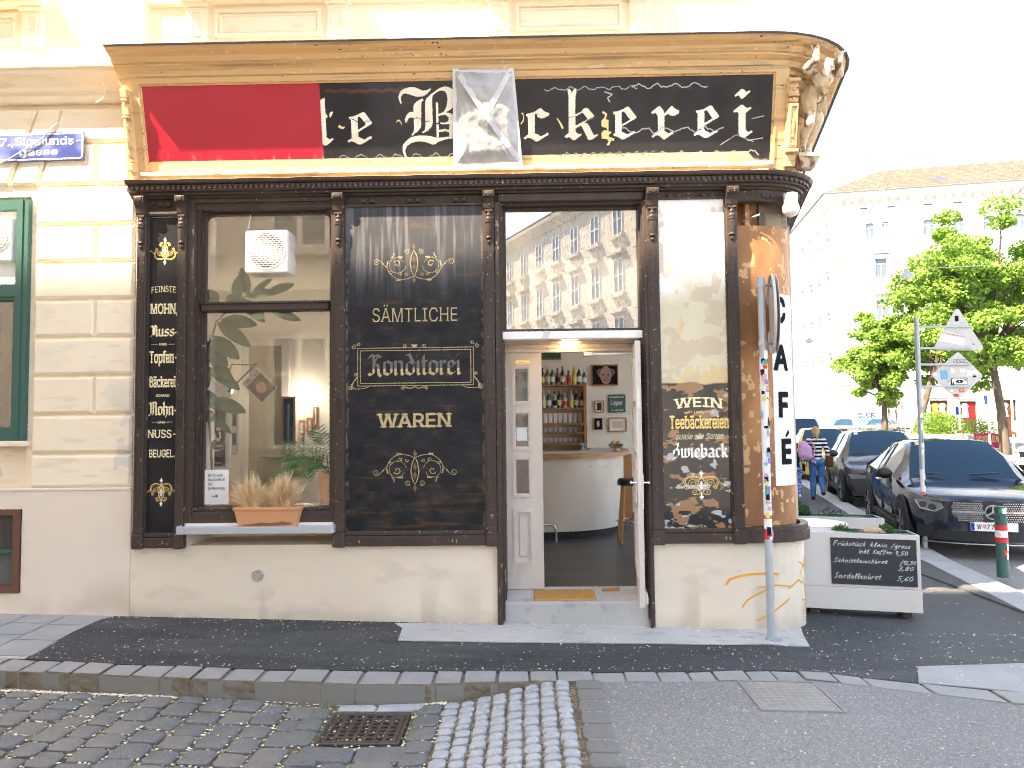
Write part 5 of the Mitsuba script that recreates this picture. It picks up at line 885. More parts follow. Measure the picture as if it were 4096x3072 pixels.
for o, w in ((0, .0055), (.022, .005)):
    b = sg.box(fx0 - o + .022, fz0 - o + .012, fx1 + o - .022, fz1 + o - .012); q.append(b.difference(b.buffer(-w, join_style=2)))
for sx in (-1, 1):
    xx = fx0 if sx < 0 else fx1
    q += [stroke(spiral(xx + sx * .035, fz1 + .02, .022, .006, 90, 90 + sx * 420), .005), stroke(spiral(xx - sx * .01, fz1 + .045, .018, .006, 180, 180 - sx * 400), .005), stroke(spiral(xx + sx * .06, fz0 - .02, .026, .006, 90, 90 + sx * 420), .006), stroke(bez((xx + sx * .0, fz0 + .07), (xx + sx * .05, fz0 + .02), (xx + sx * .055, fz0 - .03)), .008), stroke(bez((xx - sx * .1, fz0 - .01), (xx - sx * .06, fz0 - .04), (xx + sx * .03, fz0 - .03)), .005), stroke(spiral(xx + sx * .014, fz0 + .09, .016, .005, 0, 420), .005)]
q += [stroke(spiral(c - .085, fz1 + .02, .018, .005, 0, 420), .005), stroke(spiral(c + .085, fz1 + .02, .018, .005, 180, -240), .005), sg.Polygon([(c - .03, fz1 + .035), (c + .03, fz1 + .035), (c + .012, fz1 + .012), (c - .012, fz1 + .012)]), stroke(bez((c - .08, fz0 - .02), (c - .03, fz0 - .045), (c, fz0 - .015)), .006), stroke(bez((c + .08, fz0 - .02), (c + .03, fz0 - .045), (c, fz0 - .015)), .006), stroke(spiral(c - .1, fz0 - .03, .018, .005, 0, 420), .005), stroke(spiral(c + .1, fz0 - .03, .018, .005, 180, -240), .005)]
put('ornament', unary_union(q), yb, 'm_oldgold', GP[1])
# right-hand panel
c = 1.503; yb = -.012
zz = {'we': 1.8997874502696135, 'un': 1.8483351189329449, 'te': 1.7198917401385523, 'so': 1.626937369756709, 'zw': 1.4723245645974228, 'ot': 1.4297410397760566, 'oc': 1.238479434672961, 'ob': 1.0213770401746554, 'ba': 0.8703888788281644}
we = sa.translate(word('WEIN', 1.2844, 1.7099, zz['we'], .082, 'slab', True, arch=.018), 0, -.012)
put('lettering', we, yb, 'm_goldpale', GP[2]); put('lettering', unary_union([word('UND', c - .045, c + .045, zz['un'], .022, 'sans'), stroke([(c - .125, zz['un'] + .011), (c - .06, zz['un'] + .011)], .0035), stroke([(c + .06, zz['un'] + .011), (c + .125, zz['un'] + .011)], .0035)]), yb, 'm_goldpale', GP[2])
put('lettering', word('Teebäckereien', 1.2473, 1.7579, zz['te'], .108, 'slab', True), yb, 'm_gold', GP[2])
put('lettering', sa.skew(word('sowie alle Sorten', 1.2985, 1.7015, zz['so'], .050, 'serif'), 18, 0, origin=(c, zz['so'])), yb, 'm_goldpale', GP[2])
put('lettering', broken('Zwieback', 1.2532, 1.7437, zz['zw'], .075), yb, 'm_silver', GP[2])
g, lv = ornament(c + .004, (zz['ot'] + zz['ob']) / 2 + .005, .205, .105, .0042, -1); put('ornament', g, yb, 'm_gold', GP[2]); put('leaf_ornament', lv, yb, 'm_silver', GP[2])
put('lettering', word('BARTA', 1.409, 1.5432, zz['ba'], .024, 'sans', True), yb, 'm_oldgold', GP[2])
# ---------------------------------------------------------------- blue street plate
BP = thing('street_name_sign', 'blue enamel street name sign with white border and lettering on the left house', 'street sign')
bp = [-4.9514,-3.8975,4.1679,4.4222]
tilt = lambda v: np.column_stack([v[:, 0], v[:, 1], v[:, 2] + (v[:, 0] - bp[1]) * .012])
cut = lambda x0, x1, z0, z1, c: sg.Polygon([(x0 + c, z0), (x1 - c, z0), (x1, z0 + c), (x1, z1 - c), (x1 - c, z1), (x0 + c, z1), (x0, z1 - c), (x0, z0 + c)])
obj('plate', M().prism(sg.box(*(bp[0], bp[2], bp[1], bp[3])), -.03, -.018, 'y').xf(tilt), 'm_enamel', BP)
b = cut(bp[0] + .008, bp[1] - .008, bp[2] + .008, bp[3] - .008, .02); q = M().flat(b.difference(b.buffer(-.011, join_style=2)), -.03, .001)
q.flat(word('7.,Sigmunds-', -4.651, -3.9291, 4.3108, .070, 'serif', True), -.03, .001); q.flat(word('gasse', -4.4796, -4.1301, 4.2201, .058, 'serif', True), -.03, .001)
obj('lettering', q.xf(tilt), 'm_signwhite', BP, kind='stuff')
wp = [[(-4.6363,4.1426),(-4.5699,4.1695),(-4.4487,4.246),(-4.3162,4.3168),(-4.2556,4.3607),(-4.2177,4.4163),(-4.1188,4.4991)]][0]
obj('cable', M().tube([(a, -.045, b) for a, b in wp], .006, 6), 'm_galv', label='thin grey cable hanging across the blue street sign', cat='cable')
wp = [[(-3.6167,4.9062),(-3.6825,4.8568),(-3.6904,4.8008),(-3.6635,4.7216),(-3.6849,4.6771),(-3.7452,4.6391)]][0]
obj('cable', M().tube([(a, -.12 + .0 * i, b) for i, (a, b) in enumerate(wp)], .004, 6), 'm_white', label='thin pale wire curling down from the left end of the sign box', cat='cable')

# ---------------------------------------------------------------- inside the cafe
R = thing('cafe_room', None, None); mark(R, kind='structure')
obj('floor', M().prism([(-6.6, .5), (2.1, .5), (2.1 + .242 * 6, 6.4), (-6.6, 6.4)], .10, .2425, 'z'), 'm_floor', R)
obj('back_wall', M().box(-6.7, 4.0, 6.12, 6.25, .1, 4.25), 'm_cream_in', R); obj('left_wall', M().box(-6.7, -6.6, .5, 6.2, .1, 4.25), 'm_cream_in', R); obj('ceiling', M().prism([(-6.7, .5), (2.1, .5), (3.7, 6.3), (-6.7, 6.3)], 4.12, 4.2, 'z'), 'm_cream_in', R)
obj('front_wall', M().box(-6.6, -2.95, .5, .52, .25, 4.1).box(-1.62, -.22, .5, .52, .25, 4.1).box(-2.95, -1.62, .5, .52, .25, .93).box(-.22, 1.06, .5, .52, 2.56, 4.1), 'm_cream_in', R)

obj('window_shelf', M().box(-2.93, -1.64, .14, .62, .97, 1.045), 'm_wood', R)
# the olive door and dado deep in the room, seen through the window
dx0, dx1, dz1 = [-4.7196,-4.1443,3.1402]
df('m_olive', (.30, .265, .185)); k = thing('inner_door', 'olive grey panelled door deep inside behind the display window', 'door')
obj('leaf', M().box(dx0, dx1, 6.02, 6.10, .245, dz1), 'm_olive', k)
for z0, z1 in ((.5, 1.2), (1.35, dz1 - .15)): obj('panel', M().prism(sg.box(dx0 + .12, z0, dx1 - .12, z1).difference(sg.box(dx0 + .16, z0 + .04, dx1 - .16, z1 - .04)), 6.0, 6.03, 'y'), 'm_olive', k)
obj('casing', M().prism(sg.box(dx0 - .12, .245, dx1 + .12, dz1 + .12).difference(sg.box(dx0, .2, dx1, dz1)), 5.98, 6.1, 'y'), 'm_greige', k)
def picture(name, label, cat, r, y, frame, mat, art=None, fw=.02, inset=None):
    x0, z0, x1, z1 = r; k = thing(name, label, cat)
    obj('frame', M().prism(sg.box(x0, z0, x1, z1).difference(sg.box(x0 + fw, z0 + fw, x1 - fw, z1 - fw)), y - .03, y, 'y'), frame, k); obj('sheet', M().box(x0 + fw * .9, x1 - fw * .9, y - .012, y - .005, z0 + fw * .9, z1 - fw * .9), mat, k)
    if inset: obj('print', M().box(x0 + inset, x1 - inset, y - .014, y - .011, z0 + inset, z1 - inset), art, k)
    return k
picture('wall_poster', 'tall dark framed poster beside the lit wall globe behind the window', 'poster', (-3.8209,1.2681,-3.6084,2.2251), 5.05, 'm_wood', 'm_ink', 'm_sticker3', .03, .12)
for i, (r, l) in enumerate(zip([(-3.8788,1.6104,-3.7768,1.8591),(-3.7471,1.6567,-3.6453,1.8971),(-3.641,1.7536,-3.5604,2.0829),(-3.8788,1.3285,-3.7896,1.564)], ('pale framed picture left below the lit globe', 'small grey framed picture right of the pale one below the globe', 'narrow framed picture high right of the lit globe', 'lowest pale framed picture below the lit globe'))): picture('framed_picture', l + ' behind the window', 'picture', r, 6.11, 'm_wood', 'm_paper', 'm_greige', .025, .08)
bp_ = (-3.4984,1.3411,-3.2941,1.9776)
k = thing('wall_poster', 'black poster with white drawing behind the left of the window', 'poster'); obj('backing', M().box(bp_[0] - .06, bp_[2] + .05, 1.63, 1.66, bp_[1] - .02, bp_[3] + .45), 'm_whitedull', k); obj('sheet', M().box(bp_[0], bp_[2], 1.615, 1.628, bp_[1], bp_[3]), 'm_ink', k)
q = M(); w = bp_[2] - bp_[0]; h = bp_[3] - bp_[1]; ox, oz = bp_[0], bp_[1]
for p, l in (([(.55, .62), (.7, .8)], .03), ([(.62, .62), (.76, .78)], .03), ([(.7, .62), (.82, .76)], .03), ([(.45, .55), (.5, .48), (.65, .45), (.75, .5), (.72, .58)], .05), ([(.3, .42), (.36, .5), (.4, .42)], .02)): q.flat(stroke([(ox + a * w, oz + b * h) for a, b in p], l * w * 2), 1.615, .001)
q.flat(unary_union([stroke([(ox + .3 * w, oz + .34 * h), (ox + .85 * w, oz + .36 * h)], .012), stroke([(ox + .42 * w, oz + .27 * h), (ox + .72 * w, oz + .28 * h)], .012), stroke([(ox + .2 * w, oz + .06 * h), (ox + .8 * w, oz + .06 * h)], .006)]), 1.615, .001); obj('drawing', q, 'm_paper', k)
lp = (-3.5851,1.4334,-3.4727,2.0626)
k = picture('lettered_poster', 'pale framed poster with black stencil strokes behind the window', 'poster', lp, 2.45, 'm_greige', 'm_paper'); q = M()
for i in range(4):
    x = lp[0] + .04 + i * (lp[2] - lp[0] - .06) / 4
    for z0, z1 in ((.18, .42), (.55, .9)): q.box(x, x + .014, 2.434, 2.438, lp[1] + (lp[3] - lp[1]) * z0, lp[1] + (lp[3] - lp[1]) * z1)
obj('strokes', q, 'm_ink', k)
# lit globes
def globe(c, r, label, v):
    k = thing('wall_globe', label, 'lamp'); obj('globe', M().ball(c, r, 20, 14), 'm_paper', k, smooth=True, emitter=lamp_light(v, (1, .86, .66))); obj('arm', M().tube([(c[0], c[1] + r, c[2]), (c[0], c[1] + r + .12, c[2])], .02, 8), 'm_brass', k)
gl = (-3.7376,2.2286); globe((gl[0], 5.85, gl[1]), .075, 'round lit wall lamp glowing behind the display window', 4)
gl = (-4.7357,2.3399); globe((gl[0], 5.2, gl[1]), .07, 'half hidden lit wall lamp behind the rubber plant leaves', 4)
k = thing('ceiling_lamp', 'shallow glowing bowl lamp under the soffit of the doorway', 'lamp'); c = (0.4161,2.5187)
obj('bowl', M().lathe([(.0, -.05), (.045, -.044), (.075, -.026), (.088, -.004)], (c[0], .33, c[1]), 24), 'm_paper', k, smooth=True, emitter=lamp_light(2, (1, .62, .26))); obj('rim', M().lathe([(.088, -.004), (.096, .0), (.095, .008), (.03, .02)], (c[0], .33, c[1]), 24), 'm_steel', k, smooth=True)
# newspaper on its holder
k = thing('newspaper', 'newspaper hanging aslant from a black holder inside the window', 'newspaper'); c = (-2.8004,2.211); rt = lambda v: np.column_stack([c[0] + (v[:, 0] - v[:, 2]) * .7071, v[:, 1], c[1] + (v[:, 0] + v[:, 2]) * .7071])
obj('pages', M().box(-.13, .12, 1.29, 1.30, -.16, .15).xf(rt), 'm_greige', k); obj('photo', M().box(-.11, .10, 1.283, 1.289, -.15, .08).xf(rt), 'm_leather', k); obj('face', M().flat(sg.Point(-.0, -.04).buffer(.06), 1.282, .001).xf(rt), 'm_skin', k)
obj('title', M().flat(word('FALTER', -.11, .10, .095, .04, 'serif', True), 1.288, .001).xf(rt), 'm_ink', k); q = M().tube([(.15, 1.28, .18), (-.28, 1.28, .18)], .008, 6).tube([(-.15, 1.28, .18), (-.17, 1.28, .3), (-.05, 1.28, .36), (.1, 1.28, .2)], .006, 6); obj('holder', q.xf(rt), 'm_black', k)
# fan in the upper pane
f0, f1 = [(-2.4707,3.1389),(-2.0865,3.5257)]
def fan(name, label, x0, x1, z0, z1, y0, y1):
    k = thing(name, label, 'fan'); cx, cz, r = (x0 + x1) / 2, (z0 + z1) / 2 + .006, (x1 - x0) * .41
    obj('housing', M().box(x0, x1, y0, y1, z0, z1, .012).prism(sg.Point(cx, cz).buffer(r + .012, quad_segs=12), y0 - .012, y0 + .005, 'y'), 'm_white', k, smooth=30); g = sg.Point(cx, cz).buffer(r * .98, quad_segs=12); bars = []
    p = r * 2 / 17
    for i in range(18): bars.append(sg.box(cx - r, cz - r + i * p - p * .2, cx + r, cz - r + i * p + p * .2)); bars += [sg.box(cx - r + (j + .5 * (i % 2)) * r / 4 - .0015, cz - r + i * p, cx - r + (j + .5 * (i % 2)) * r / 4 + .0015, cz - r + (i + 1) * p) for j in range(9)]
    obj('void', M().prism(g, y0 - .0135, y0 - .012, 'y'), 'm_leather', k); obj('grille', M().prism(unary_union(bars).union(sg.Point(cx, cz).buffer(r * .25)).intersection(g), y0 - .020, y0 - .0135, 'y'), 'm_white', k); return k
fan('ventilation_fan', 'white square ventilation fan with round grille in the upper window pane', f0[0], f1[0], f0[1], f1[1], .03, .26)
n0, n1 = [(-4.7935,3.2686),(-4.5314,3.6619)]; fan('ventilation_fan', 'white ventilation fan cut by the left edge in the green window', n0[0], n1[0], n0[1], n1[1], -.03, .06)
obj('fan_cable', M().tube([(-2.47, .1, 3.55), (-2.46, .1, 3.60), (-2.45, .1, 3.68)], .004, 6), 'm_white', label='thin white cable above the fan in the shop window', cat='cable')
# plants in the window
def leaf(m, p, d, up, L_, w, bend=.15, n=6):
    d = np.array(d, float); d /= np.linalg.norm(d); s = np.cross(d, up); s /= np.linalg.norm(s) + 1e-9; nn = np.cross(s, d); v = []; t = np.linspace(0, 1, n)
    for a in t:
        ww = w * math.sin(math.pi * min(a * .94 + .03, 1)) ** .75; c = np.array(p) + d * L_ * a - nn * bend * L_ * a * a; v += [c - s * ww + nn * ww * .25, c, c + s * ww + nn * ww * .25]
    f = []
    for i in range(n - 1): f += [[3 * i, 3 * i + 1, 3 * i + 4, 3 * i + 3], [3 * i + 1, 3 * i + 2, 3 * i + 5, 3 * i + 4]]
    m.add(v, f)
RP = thing('rubber_plant', 'rubber plant with large dark glossy leaves inside the window', 'plant'); st = [(-2.8581,1.3283),(-2.8973,1.7957),(-2.9307,2.117),(-2.9043,2.4853),(-2.8302,2.739),(-2.6875,2.8879),(-2.5604,2.9791),(-2.5265,3.1067)]
obj('stem', M().tube([(a, .30 + .02 * math.sin(i), b) for i, (a, b) in enumerate(st)], np.linspace(.012, .006, len(st)), 7), 'm_bark', RP)
LV = [(-2.5527,2.9755,-2.3303,3.0115,0.05),(-2.5412,2.987,-2.6083,3.2235,0.045),(-2.6333,2.9187,-2.6307,3.1429,0.05),(-2.518,2.9866,-2.3425,3.1271,0.03),(-2.379,2.9846,-2.1581,3.0897,0.045),(-2.6796,2.9078,-2.722,3.0287,0.05),(-2.7941,2.7589,-2.5009,2.7263,0.06),(-2.8217,2.7362,-2.5569,2.5436,0.055),(-2.8968,2.6101,-2.6593,2.4305,0.065),(-2.9079,2.5641,-2.8655,2.3874,0.05),(-2.9187,2.4836,-2.7389,2.3515,0.06),(-2.8835,2.4371,-2.6913,2.1571,0.05),(-2.9054,2.3223,-2.6569,2.1453,0.05),(-2.9169,2.311,-2.9201,2.1143,0.05),(-2.8839,2.024,-2.6093,1.9288,0.058),(-2.9079,2.1159,-2.838,1.9314,0.05),(-2.9199,1.933,-2.8598,1.8183,0.045),(-2.8664,1.8867,-2.6991,1.7372,0.03),(-2.8867,1.6136,-2.8348,1.6031,0.04),(-2.9314,3.0391,-2.848,2.9383,0.05),(-2.657,2.977,-2.4322,2.7713,0.05),(-2.3087,2.8216,-2.0878,2.7665,0.04),(-2.5168,2.8245,-2.4094,2.7894,0.05)]
for i, (a, b, c, d, w) in enumerate(LV):
    m = M(); l = math.hypot(c - a, d - b); dy = rnd.uniform(-.06, .08); leaf(m, (a, .30, b), (c - a, dy, d - b), (rnd.uniform(-.3, .3), -1, .5), l * 1.12, w * 1.2, .08, 7); obj('leaf', m, 'm_rubberleaf', RP, smooth=True)
obj('pot', M().lathe([(.07, 1.05), (.09, 1.2), (.10, 1.21), (.10, 1.24), (.08, 1.24), (.06, 1.1)], (-2.73, .42, 0), 20), 'm_terra', RP, smooth=30)
PP = thing('palm_plant', 'feathery green palm in a terracotta pot at the window corner', 'plant'); obj('pot', M().lathe([(.075, 1.06), (.09, 1.30), (.098, 1.305), (.098, 1.345), (.085, 1.345), (.07, 1.1)], (-1.80, .34, 0), 20), 'm_terra', PP, smooth=30); obj('saucer', M().lathe([(.08, 1.046), (.115, 1.05), (.118, 1.07), (.11, 1.07), (.06, 1.058)], (-1.80, .34, 0), 20), 'm_white', PP, smooth=30)
for i in range(13):
    a = rnd.uniform(-2.9, .6); e = rnd.uniform(.15, 1.0); m = M(); p = np.array([-1.80, .33, 1.34]); d = np.array([math.cos(a) * .9 - .35, -abs(math.sin(a)) * .22, e]); d /= np.linalg.norm(d); P = []
    for k in range(14): P.append(p.copy()); p = p + d * .034; d = d + [0, 0, -.085]; d /= np.linalg.norm(d)
    m.tube(P, np.linspace(.004, .0015, 14), 5)
    for k in range(3, 14):
        for s in (-1, 1):
            t = (P[min(k + 1, 13)] - P[k - 1]); t /= np.linalg.norm(t); sd = np.cross(t, [0, 1, .2]); leaf(m, P[k], t * .8 + sd * s * .7 + [0, 0, -.35], (0, -1, .3), .15 - .004 * k, .006, .25, 4)
    obj('frond', m, 'm_palmleaf', PP)
# notice in the window
NO = thing('window_notice', 'white paper notice with four lines and an arrow in the window corner', 'notice'); nb = (-2.8495,1.0934,-2.635,1.3979)
obj('paper', M().box(nb[0], nb[2], .121, .124, nb[1], nb[3]), 'm_paper', NO); q = M(); w, h = nb[2] - nb[0], nb[3] - nb[1]
for s, f, z in (('BITTE ZUM', .60, .80), ('RAUCHEN IN', .70, .675), ('DIE', .19, .55), ('BURGGASSE', .71, .425)): q.flat(word(s, nb[0] + .14 * w, nb[0] + (.14 + f) * w, nb[1] + z * h, .072 * h, 'sans', True), .121, .001)
a = (nb[0] + .33 * w, nb[1] + .235 * h); q.flat(unary_union([stroke([a, (a[0] + .21 * w, a[1])], .007), stroke([(a[0] + .13 * w, a[1] + .045 * h), (a[0] + .215 * w, a[1]), (a[0] + .13 * w, a[1] - .045 * h)], .007)]), .121, .001); obj('lettering', q, 'm_ink', NO, kind='stuff')
# terracotta trough with dry grass on the sill
TB = thing('flower_box', 'terracotta flower box with water stained foot on the window sill', 'flower box'); b0, b1, bt, bb = [-2.4994,-1.9234,1.0879,0.9125]
def taper(x0, x1, y0, y1, z0, z1, inx, iny): return np.array([[x0 + inx, y0 + iny, z0], [x1 - inx, y0 + iny, z0], [x1 - inx, y1 - iny, z0], [x0 + inx, y1 - iny, z0], [x0, y0, z1], [x1, y0, z1], [x1, y1, z1], [x0, y1, z1]])
BXF = [[0, 3, 2, 1], [4, 5, 6, 7], [0, 1, 5, 4], [1, 2, 6, 5], [2, 3, 7, 6], [3, 0, 4, 7]]
q = M().add(taper(b0 + .006, b1 - .006, -.12, .02, .926, bt - .005, .035, .02), [BXF[0]] + BXF[2:]).add(taper(b0 + .016, b1 - .016, -.11, .01, .95, bt + .006, .03, .02)[[3, 2, 1, 0, 7, 6, 5, 4]], [BXF[0]] + BXF[2:])
for a, b, c, d in ((b0, b1, -.128, -.11), (b0, b1, .01, .027), (b0, b0 + .018, -.11, .01), (b1 - .018, b1, -.11, .01)): q.box(a, b, c, d, bt - .024, bt + .006, .005)
obj('trough', q, 'm_terra', TB); obj('soil', M().box(b0 + .02, b1 - .02, -.105, .0, bt - .05, bt - .02), 'm_soil', TB)
P = [(b0 + .06, .932), (b0 + .1, .945), (b0 + .17, .95), (b0 + .24, .962), (b0 + .30, .955), (b0 + .36, .958), (b0 + .42, .968), (b0 + .49, .956), (b0 + .51, .943), (b0 + .44, .934), (b0 + .3, .93)]
v = M().flat(sg.Polygon(P), 0, .0008).xf(lambda v: np.column_stack([v[:, 0], -.1205 + (.02) * (1 - (v[:, 2] - .926) / (bt - .931)) + v[:, 1], v[:, 2]])); obj('stain', v, 'm_terrawet', TB, label='dark water stain along the foot of the flower box')
for i, (cx, n, sp, h0, lab) in enumerate(((b0 + .15, 900, .15, .31, 'left tuft of dry straw grass in the flower box'), (b0 + .40, 1100, .17, .32, 'right tuft of dry straw grass in the flower box'))):
    m = M()
    for j in range(n):
        x, y = cx + rnd.gauss(0, .03), -.05 + rnd.gauss(0, .018); a = rnd.uniform(0, 6.28); o = abs(rnd.gauss(0, .55)); hh = h0 * rnd.uniform(.45, 1.05) + (.06 if rnd.random() < .05 else 0); dx, dy = math.cos(a) * o * sp * 1.6 + (.03 if i else -.02), math.sin(a) * o * sp * .7 - .015; P = []
        for t in (0, .35, .7, 1.0): P.append((x + dx * t ** 1.3, y + dy * t ** 1.3, bt - .03 + hh * (t - .42 * o * t * t * t)))
        wv = rnd.uniform(.0022, .0045); P = np.array(P); sd = np.array([math.sin(a + 1.2), math.cos(a + 1.2), 0]) * wv; ww = np.array([1, .9, .7, .15])[:, None] * sd; m.add(np.vstack([P - ww, P + ww]), [[0, 1, 5, 4], [1, 2, 6, 5], [2, 3, 7, 6]])
    obj('dry_grass', m, 'm_straw', label=lab, cat='dry grass')
# the bar
BC = thing('bar_counter', 'curved taupe bar counter with a wooden top and black foot inside the door', 'bar counter')
cv = [(-2.0, 3.30), (-.6, 3.30)] + [tuple(p) for p in bez((.1, 3.30), (1.0, 3.25), (1.42, 3.75), (1.45, 4.6), n=16)] + [(1.45, 5.2)]; back = [(1.0, 5.2), (.9, 4.3), (.3, 3.9), (-2.0, 3.9)]
obj('front', M().prism(cv + back, .34, 1.30, 'z'), 'm_taupe', BC, smooth=30); obj('foot', M().prism(sg.Polygon(cv + back).buffer(-.03), .243, .34, 'z'), 'm_black', BC); obj('top', M().prism(sg.Polygon(cv + back).buffer(.07, quad_segs=4), 1.30, 1.362, 'z'), 'm_wood', BC, smooth=30); obj('worktop', M().prism(sg.Polygon(cv + back).buffer(-.04), 1.362, 1.365, 'z'), 'm_greige', BC)
obj('end_panel', M().box(1.30, 1.55, 4.35, 4.42, .3, 1.30), 'm_wood', BC)
obj('foot_rail', M().tube([(-1.5, 3.12, .46), (.30, 3.12, .46), (.36, 3.12, .45), (.38, 3.12, .40), (.38, 3.12, .243)], .018, 8), 'm_steel', BC)
for x in (.86, 1.06): obj('hook', M().tube([(x, 3.36, 1.20), (x, 3.33, 1.17), (x + .01, 3.32, 1.14), (x + .03, 3.31, 1.15)], .005, 5), 'm_steel', BC)
BS = thing('bar_stool', 'wooden bar stool with round black seat half hidden by the open door', 'bar stool'); c = (1.33, 3.05)
obj('seat', M().lathe([(.0, 1.045), (.14, 1.05), (.16, 1.03), (.16, .97), (.0, .965)][::-1], (*c, 0), 20), 'm_black', BS, smooth=30)
for a in (.78, 2.36, 3.93, 5.5): obj('leg', M().tube([(c[0] + .12 * math.cos(a), c[1] + .12 * math.sin(a), .97), (c[0] + .2 * math.cos(a), c[1] + .2 * math.sin(a), .245)], .018, 7), 'm_wood', BS)
obj('foot_ring', M().tube([(c[0] + .175 * math.cos(a), c[1] + .175 * math.sin(a), .52) for a in np.linspace(0, 6.28, 20, endpoint=False)], .009, 6, True), 'm_steel', BS)
SH = thing('back_shelf', 'wooden shelf unit with bottles and glasses on the wall behind the bar', 'shelf'); sx1 = 1.019; SZ = [2.3941,2.0078,1.7551,1.6021,1.4287]; sx0 = -.8
obj('side', M().box(sx1 - .045, sx1, 5.70, 6.08, 1.30, SZ[0] + .02), 'm_wood', SH); obj('back', M().box(sx0, sx1 - .045, 6.06, 6.1, 1.0, SZ[0]), 'm_taupe', SH); obj('lower', M().box(sx0, sx1, 5.65, 6.08, .25, 1.30), 'm_taupe', SH)
for z in SZ: obj('board', M().box(sx0, sx1 - .045, 5.70, 6.06, z - .022, z), 'm_wood', SH)
for n, c in (('m_bdark', (.015, .014, .016)), ('m_bamber', (.22, .06, .015)), ('m_bclear', (.45, .43, .38)), ('m_byellow', (.50, .36, .05)), ('m_bgreen', (.02, .13, .05)), ('m_bred', (.35, .05, .03))): pr(n, c, .12, spec=.7)
def bottle(x, z, body, labelc, cap, h, label, y=5.80):
    k = thing('bottle', label, 'bottle'); r = .038; prof = [(.0, 0), (r, .004), (r, h * .58), (r * .8, h * .68), (.014, h * .78), (.013, h * .95), (.0, h * .952)]
    obj('glass', M().lathe(prof, (x, y, z), 14), body, k, smooth=35); obj('label', M().lathe([(r + .0008, h * .16), (r + .0008, h * .46)], (x, y, z), 14), labelc, k, smooth=35); obj('cap', M().lathe([(.0155, h * .86), (.0155, h), (.0, h)], (x, y, z), 10), cap, k, smooth=35)
C1 = [('m_bdark', 'm_sticker5', 'm_black', .29), ('m_bamber', 'm_greige', 'm_greige', .31), ('m_bgreen', 'm_paper', 'm_white', .30), ('m_bamber', 'm_ink', 'm_black', .28), ('m_bdark', 'm_straw', 'm_signred', .31), ('m_bred', 'm_inkred', 'm_black', .24), ('m_byellow', 'm_sticker5', 'm_sticker5', .32), ('m_bdark', 'm_paper', 'm_white', .30), ('m_bgreen', 'm_paper', 'm_steel', .25)]
N1 = ['dark bottle half cut off by the door', 'amber bottle with cream label', 'dark green bottle with white label', 'amber bottle with slanted black label', 'dark bottle with cream label and red cap', 'short red bottle with black cap', 'yellow bottle with gold cap', 'black bottle with white label and white cap', 'green bottle with white label at the right end']
xs1 = [0.2985,0.3845,0.4662,0.5507,0.6352,0.7324,0.8281,0.9083,0.9969]
for i, (c, n) in enumerate(zip(C1, N1)): bottle(xs1[i], SZ[0], c[0], c[1], c[2], c[3], n + ' on the top shelf')
C2 = [('m_bclear', 'm_straw', 'm_greige', .30), ('m_bgreen', 'm_paper', 'm_white', .29), ('m_bclear', 'm_ink', 'm_black', .28), ('m_bdark', 'm_straw', 'm_signred', .30), ('m_bclear', 'm_signred', 'm_steel', .25), ('m_bclear', 'm_sticker5', 'm_sticker5', .30), ('m_bdark', 'm_greige', 'm_steel', .29), ('m_bdark', 'm_greige', 'm_black', .26)]
N2 = ['clear bottle with straw label at the left', 'green bottle with white label', 'clear bottle with slanted black label', 'dark bottle with cream label and red cap', 'clear bottle with red label and spout', 'clear bottle with yellow label', 'black bottle with grey label and steel spout', 'black bottle with pourer at the right end']
xs2 = [0.3098,0.4012,0.4997,0.5742,0.6684,0.7738,0.8581,0.9522]
for i, (c, n) in enumerate(zip(C2, N2)): bottle(xs2[i], SZ[1], c[0], c[1], c[2], c[3], n + ' on the second shelf')
scene['m_tumbler'] = {'type': 'thindielectric', 'int_ior': 1.5}
for row, (z, h, r, n, lab) in enumerate(((SZ[2], .17, .036, 9, 'tall clear beer glass in the row on the third shelf'), (SZ[3], .09, .036, 8, 'small clear tumbler in the row on the fourth shelf'), (SZ[4], .085, .034, 9, 'small clear tumbler in the row on the lowest shelf'))):
    for i in range(n):
        x = sx1 - .1 - i * .082; obj('drinking_glass', M().lathe([(.0, .004), (r * .72, .004), (r, h), (r * .96, h), (r * .66, .012), (.0, .012)], (x, 5.82, z), 14), 'm_tumbler', smooth=35, label=lab, cat='glass', group=lab.split(' in ')[0].replace('glass', 'glasses').replace('tumbler', 'tumblers') + ' of row %d' % (row + 3))
P = {'a': (1.1402913263059897, 2.3849853122590883, 1.5972339652688399, 2.746073959332341), 'b': (1.1880807486091036, 1.9244824781019199, 1.3443970034479185, 2.1317410837334725), 'c': (1.172423806217363, 1.63744671621736, 1.3158222842635614, 1.8357661719817955), 'd': (1.4170083828596556, 1.5971924933492028, 1.728809599305887, 1.8418190463858655), 'e': (1.4204168026161539, 1.9262881818328104, 1.7158880356264583, 2.2351029833290785), 'f': (0.01162192906336589, 2.838873101694543, 0.63200904572985, 3.3001893205873145)}
k = picture('portrait', 'framed dark portrait photograph of a grey haired man smiling', 'picture', P['a'], 6.1, 'm_wood', 'm_ink'); a = P['a']; fx, fz = (a[0] + a[2]) / 2 + .02, (a[1] + a[3]) / 2; u = (a[3] - a[1])
df('m_face', (.42, .28, .23)); df('m_greyhair', (.16, .15, .145)); obj('hair', M().flat(unary_union([sg.Point(fx + .27 * u * s, fz + .14 * u).buffer(.17 * u) for s in (-1, 1)]), 6.087, .001), 'm_greyhair', k); obj('face', M().flat(sa.scale(sg.Point(fx, fz).buffer(.30 * u), .88, 1.45), 6.085, .001).flat(sg.Point(fx - .27 * u, fz - .02 * u).buffer(.06 * u), 6.085, .001), 'm_face', k)
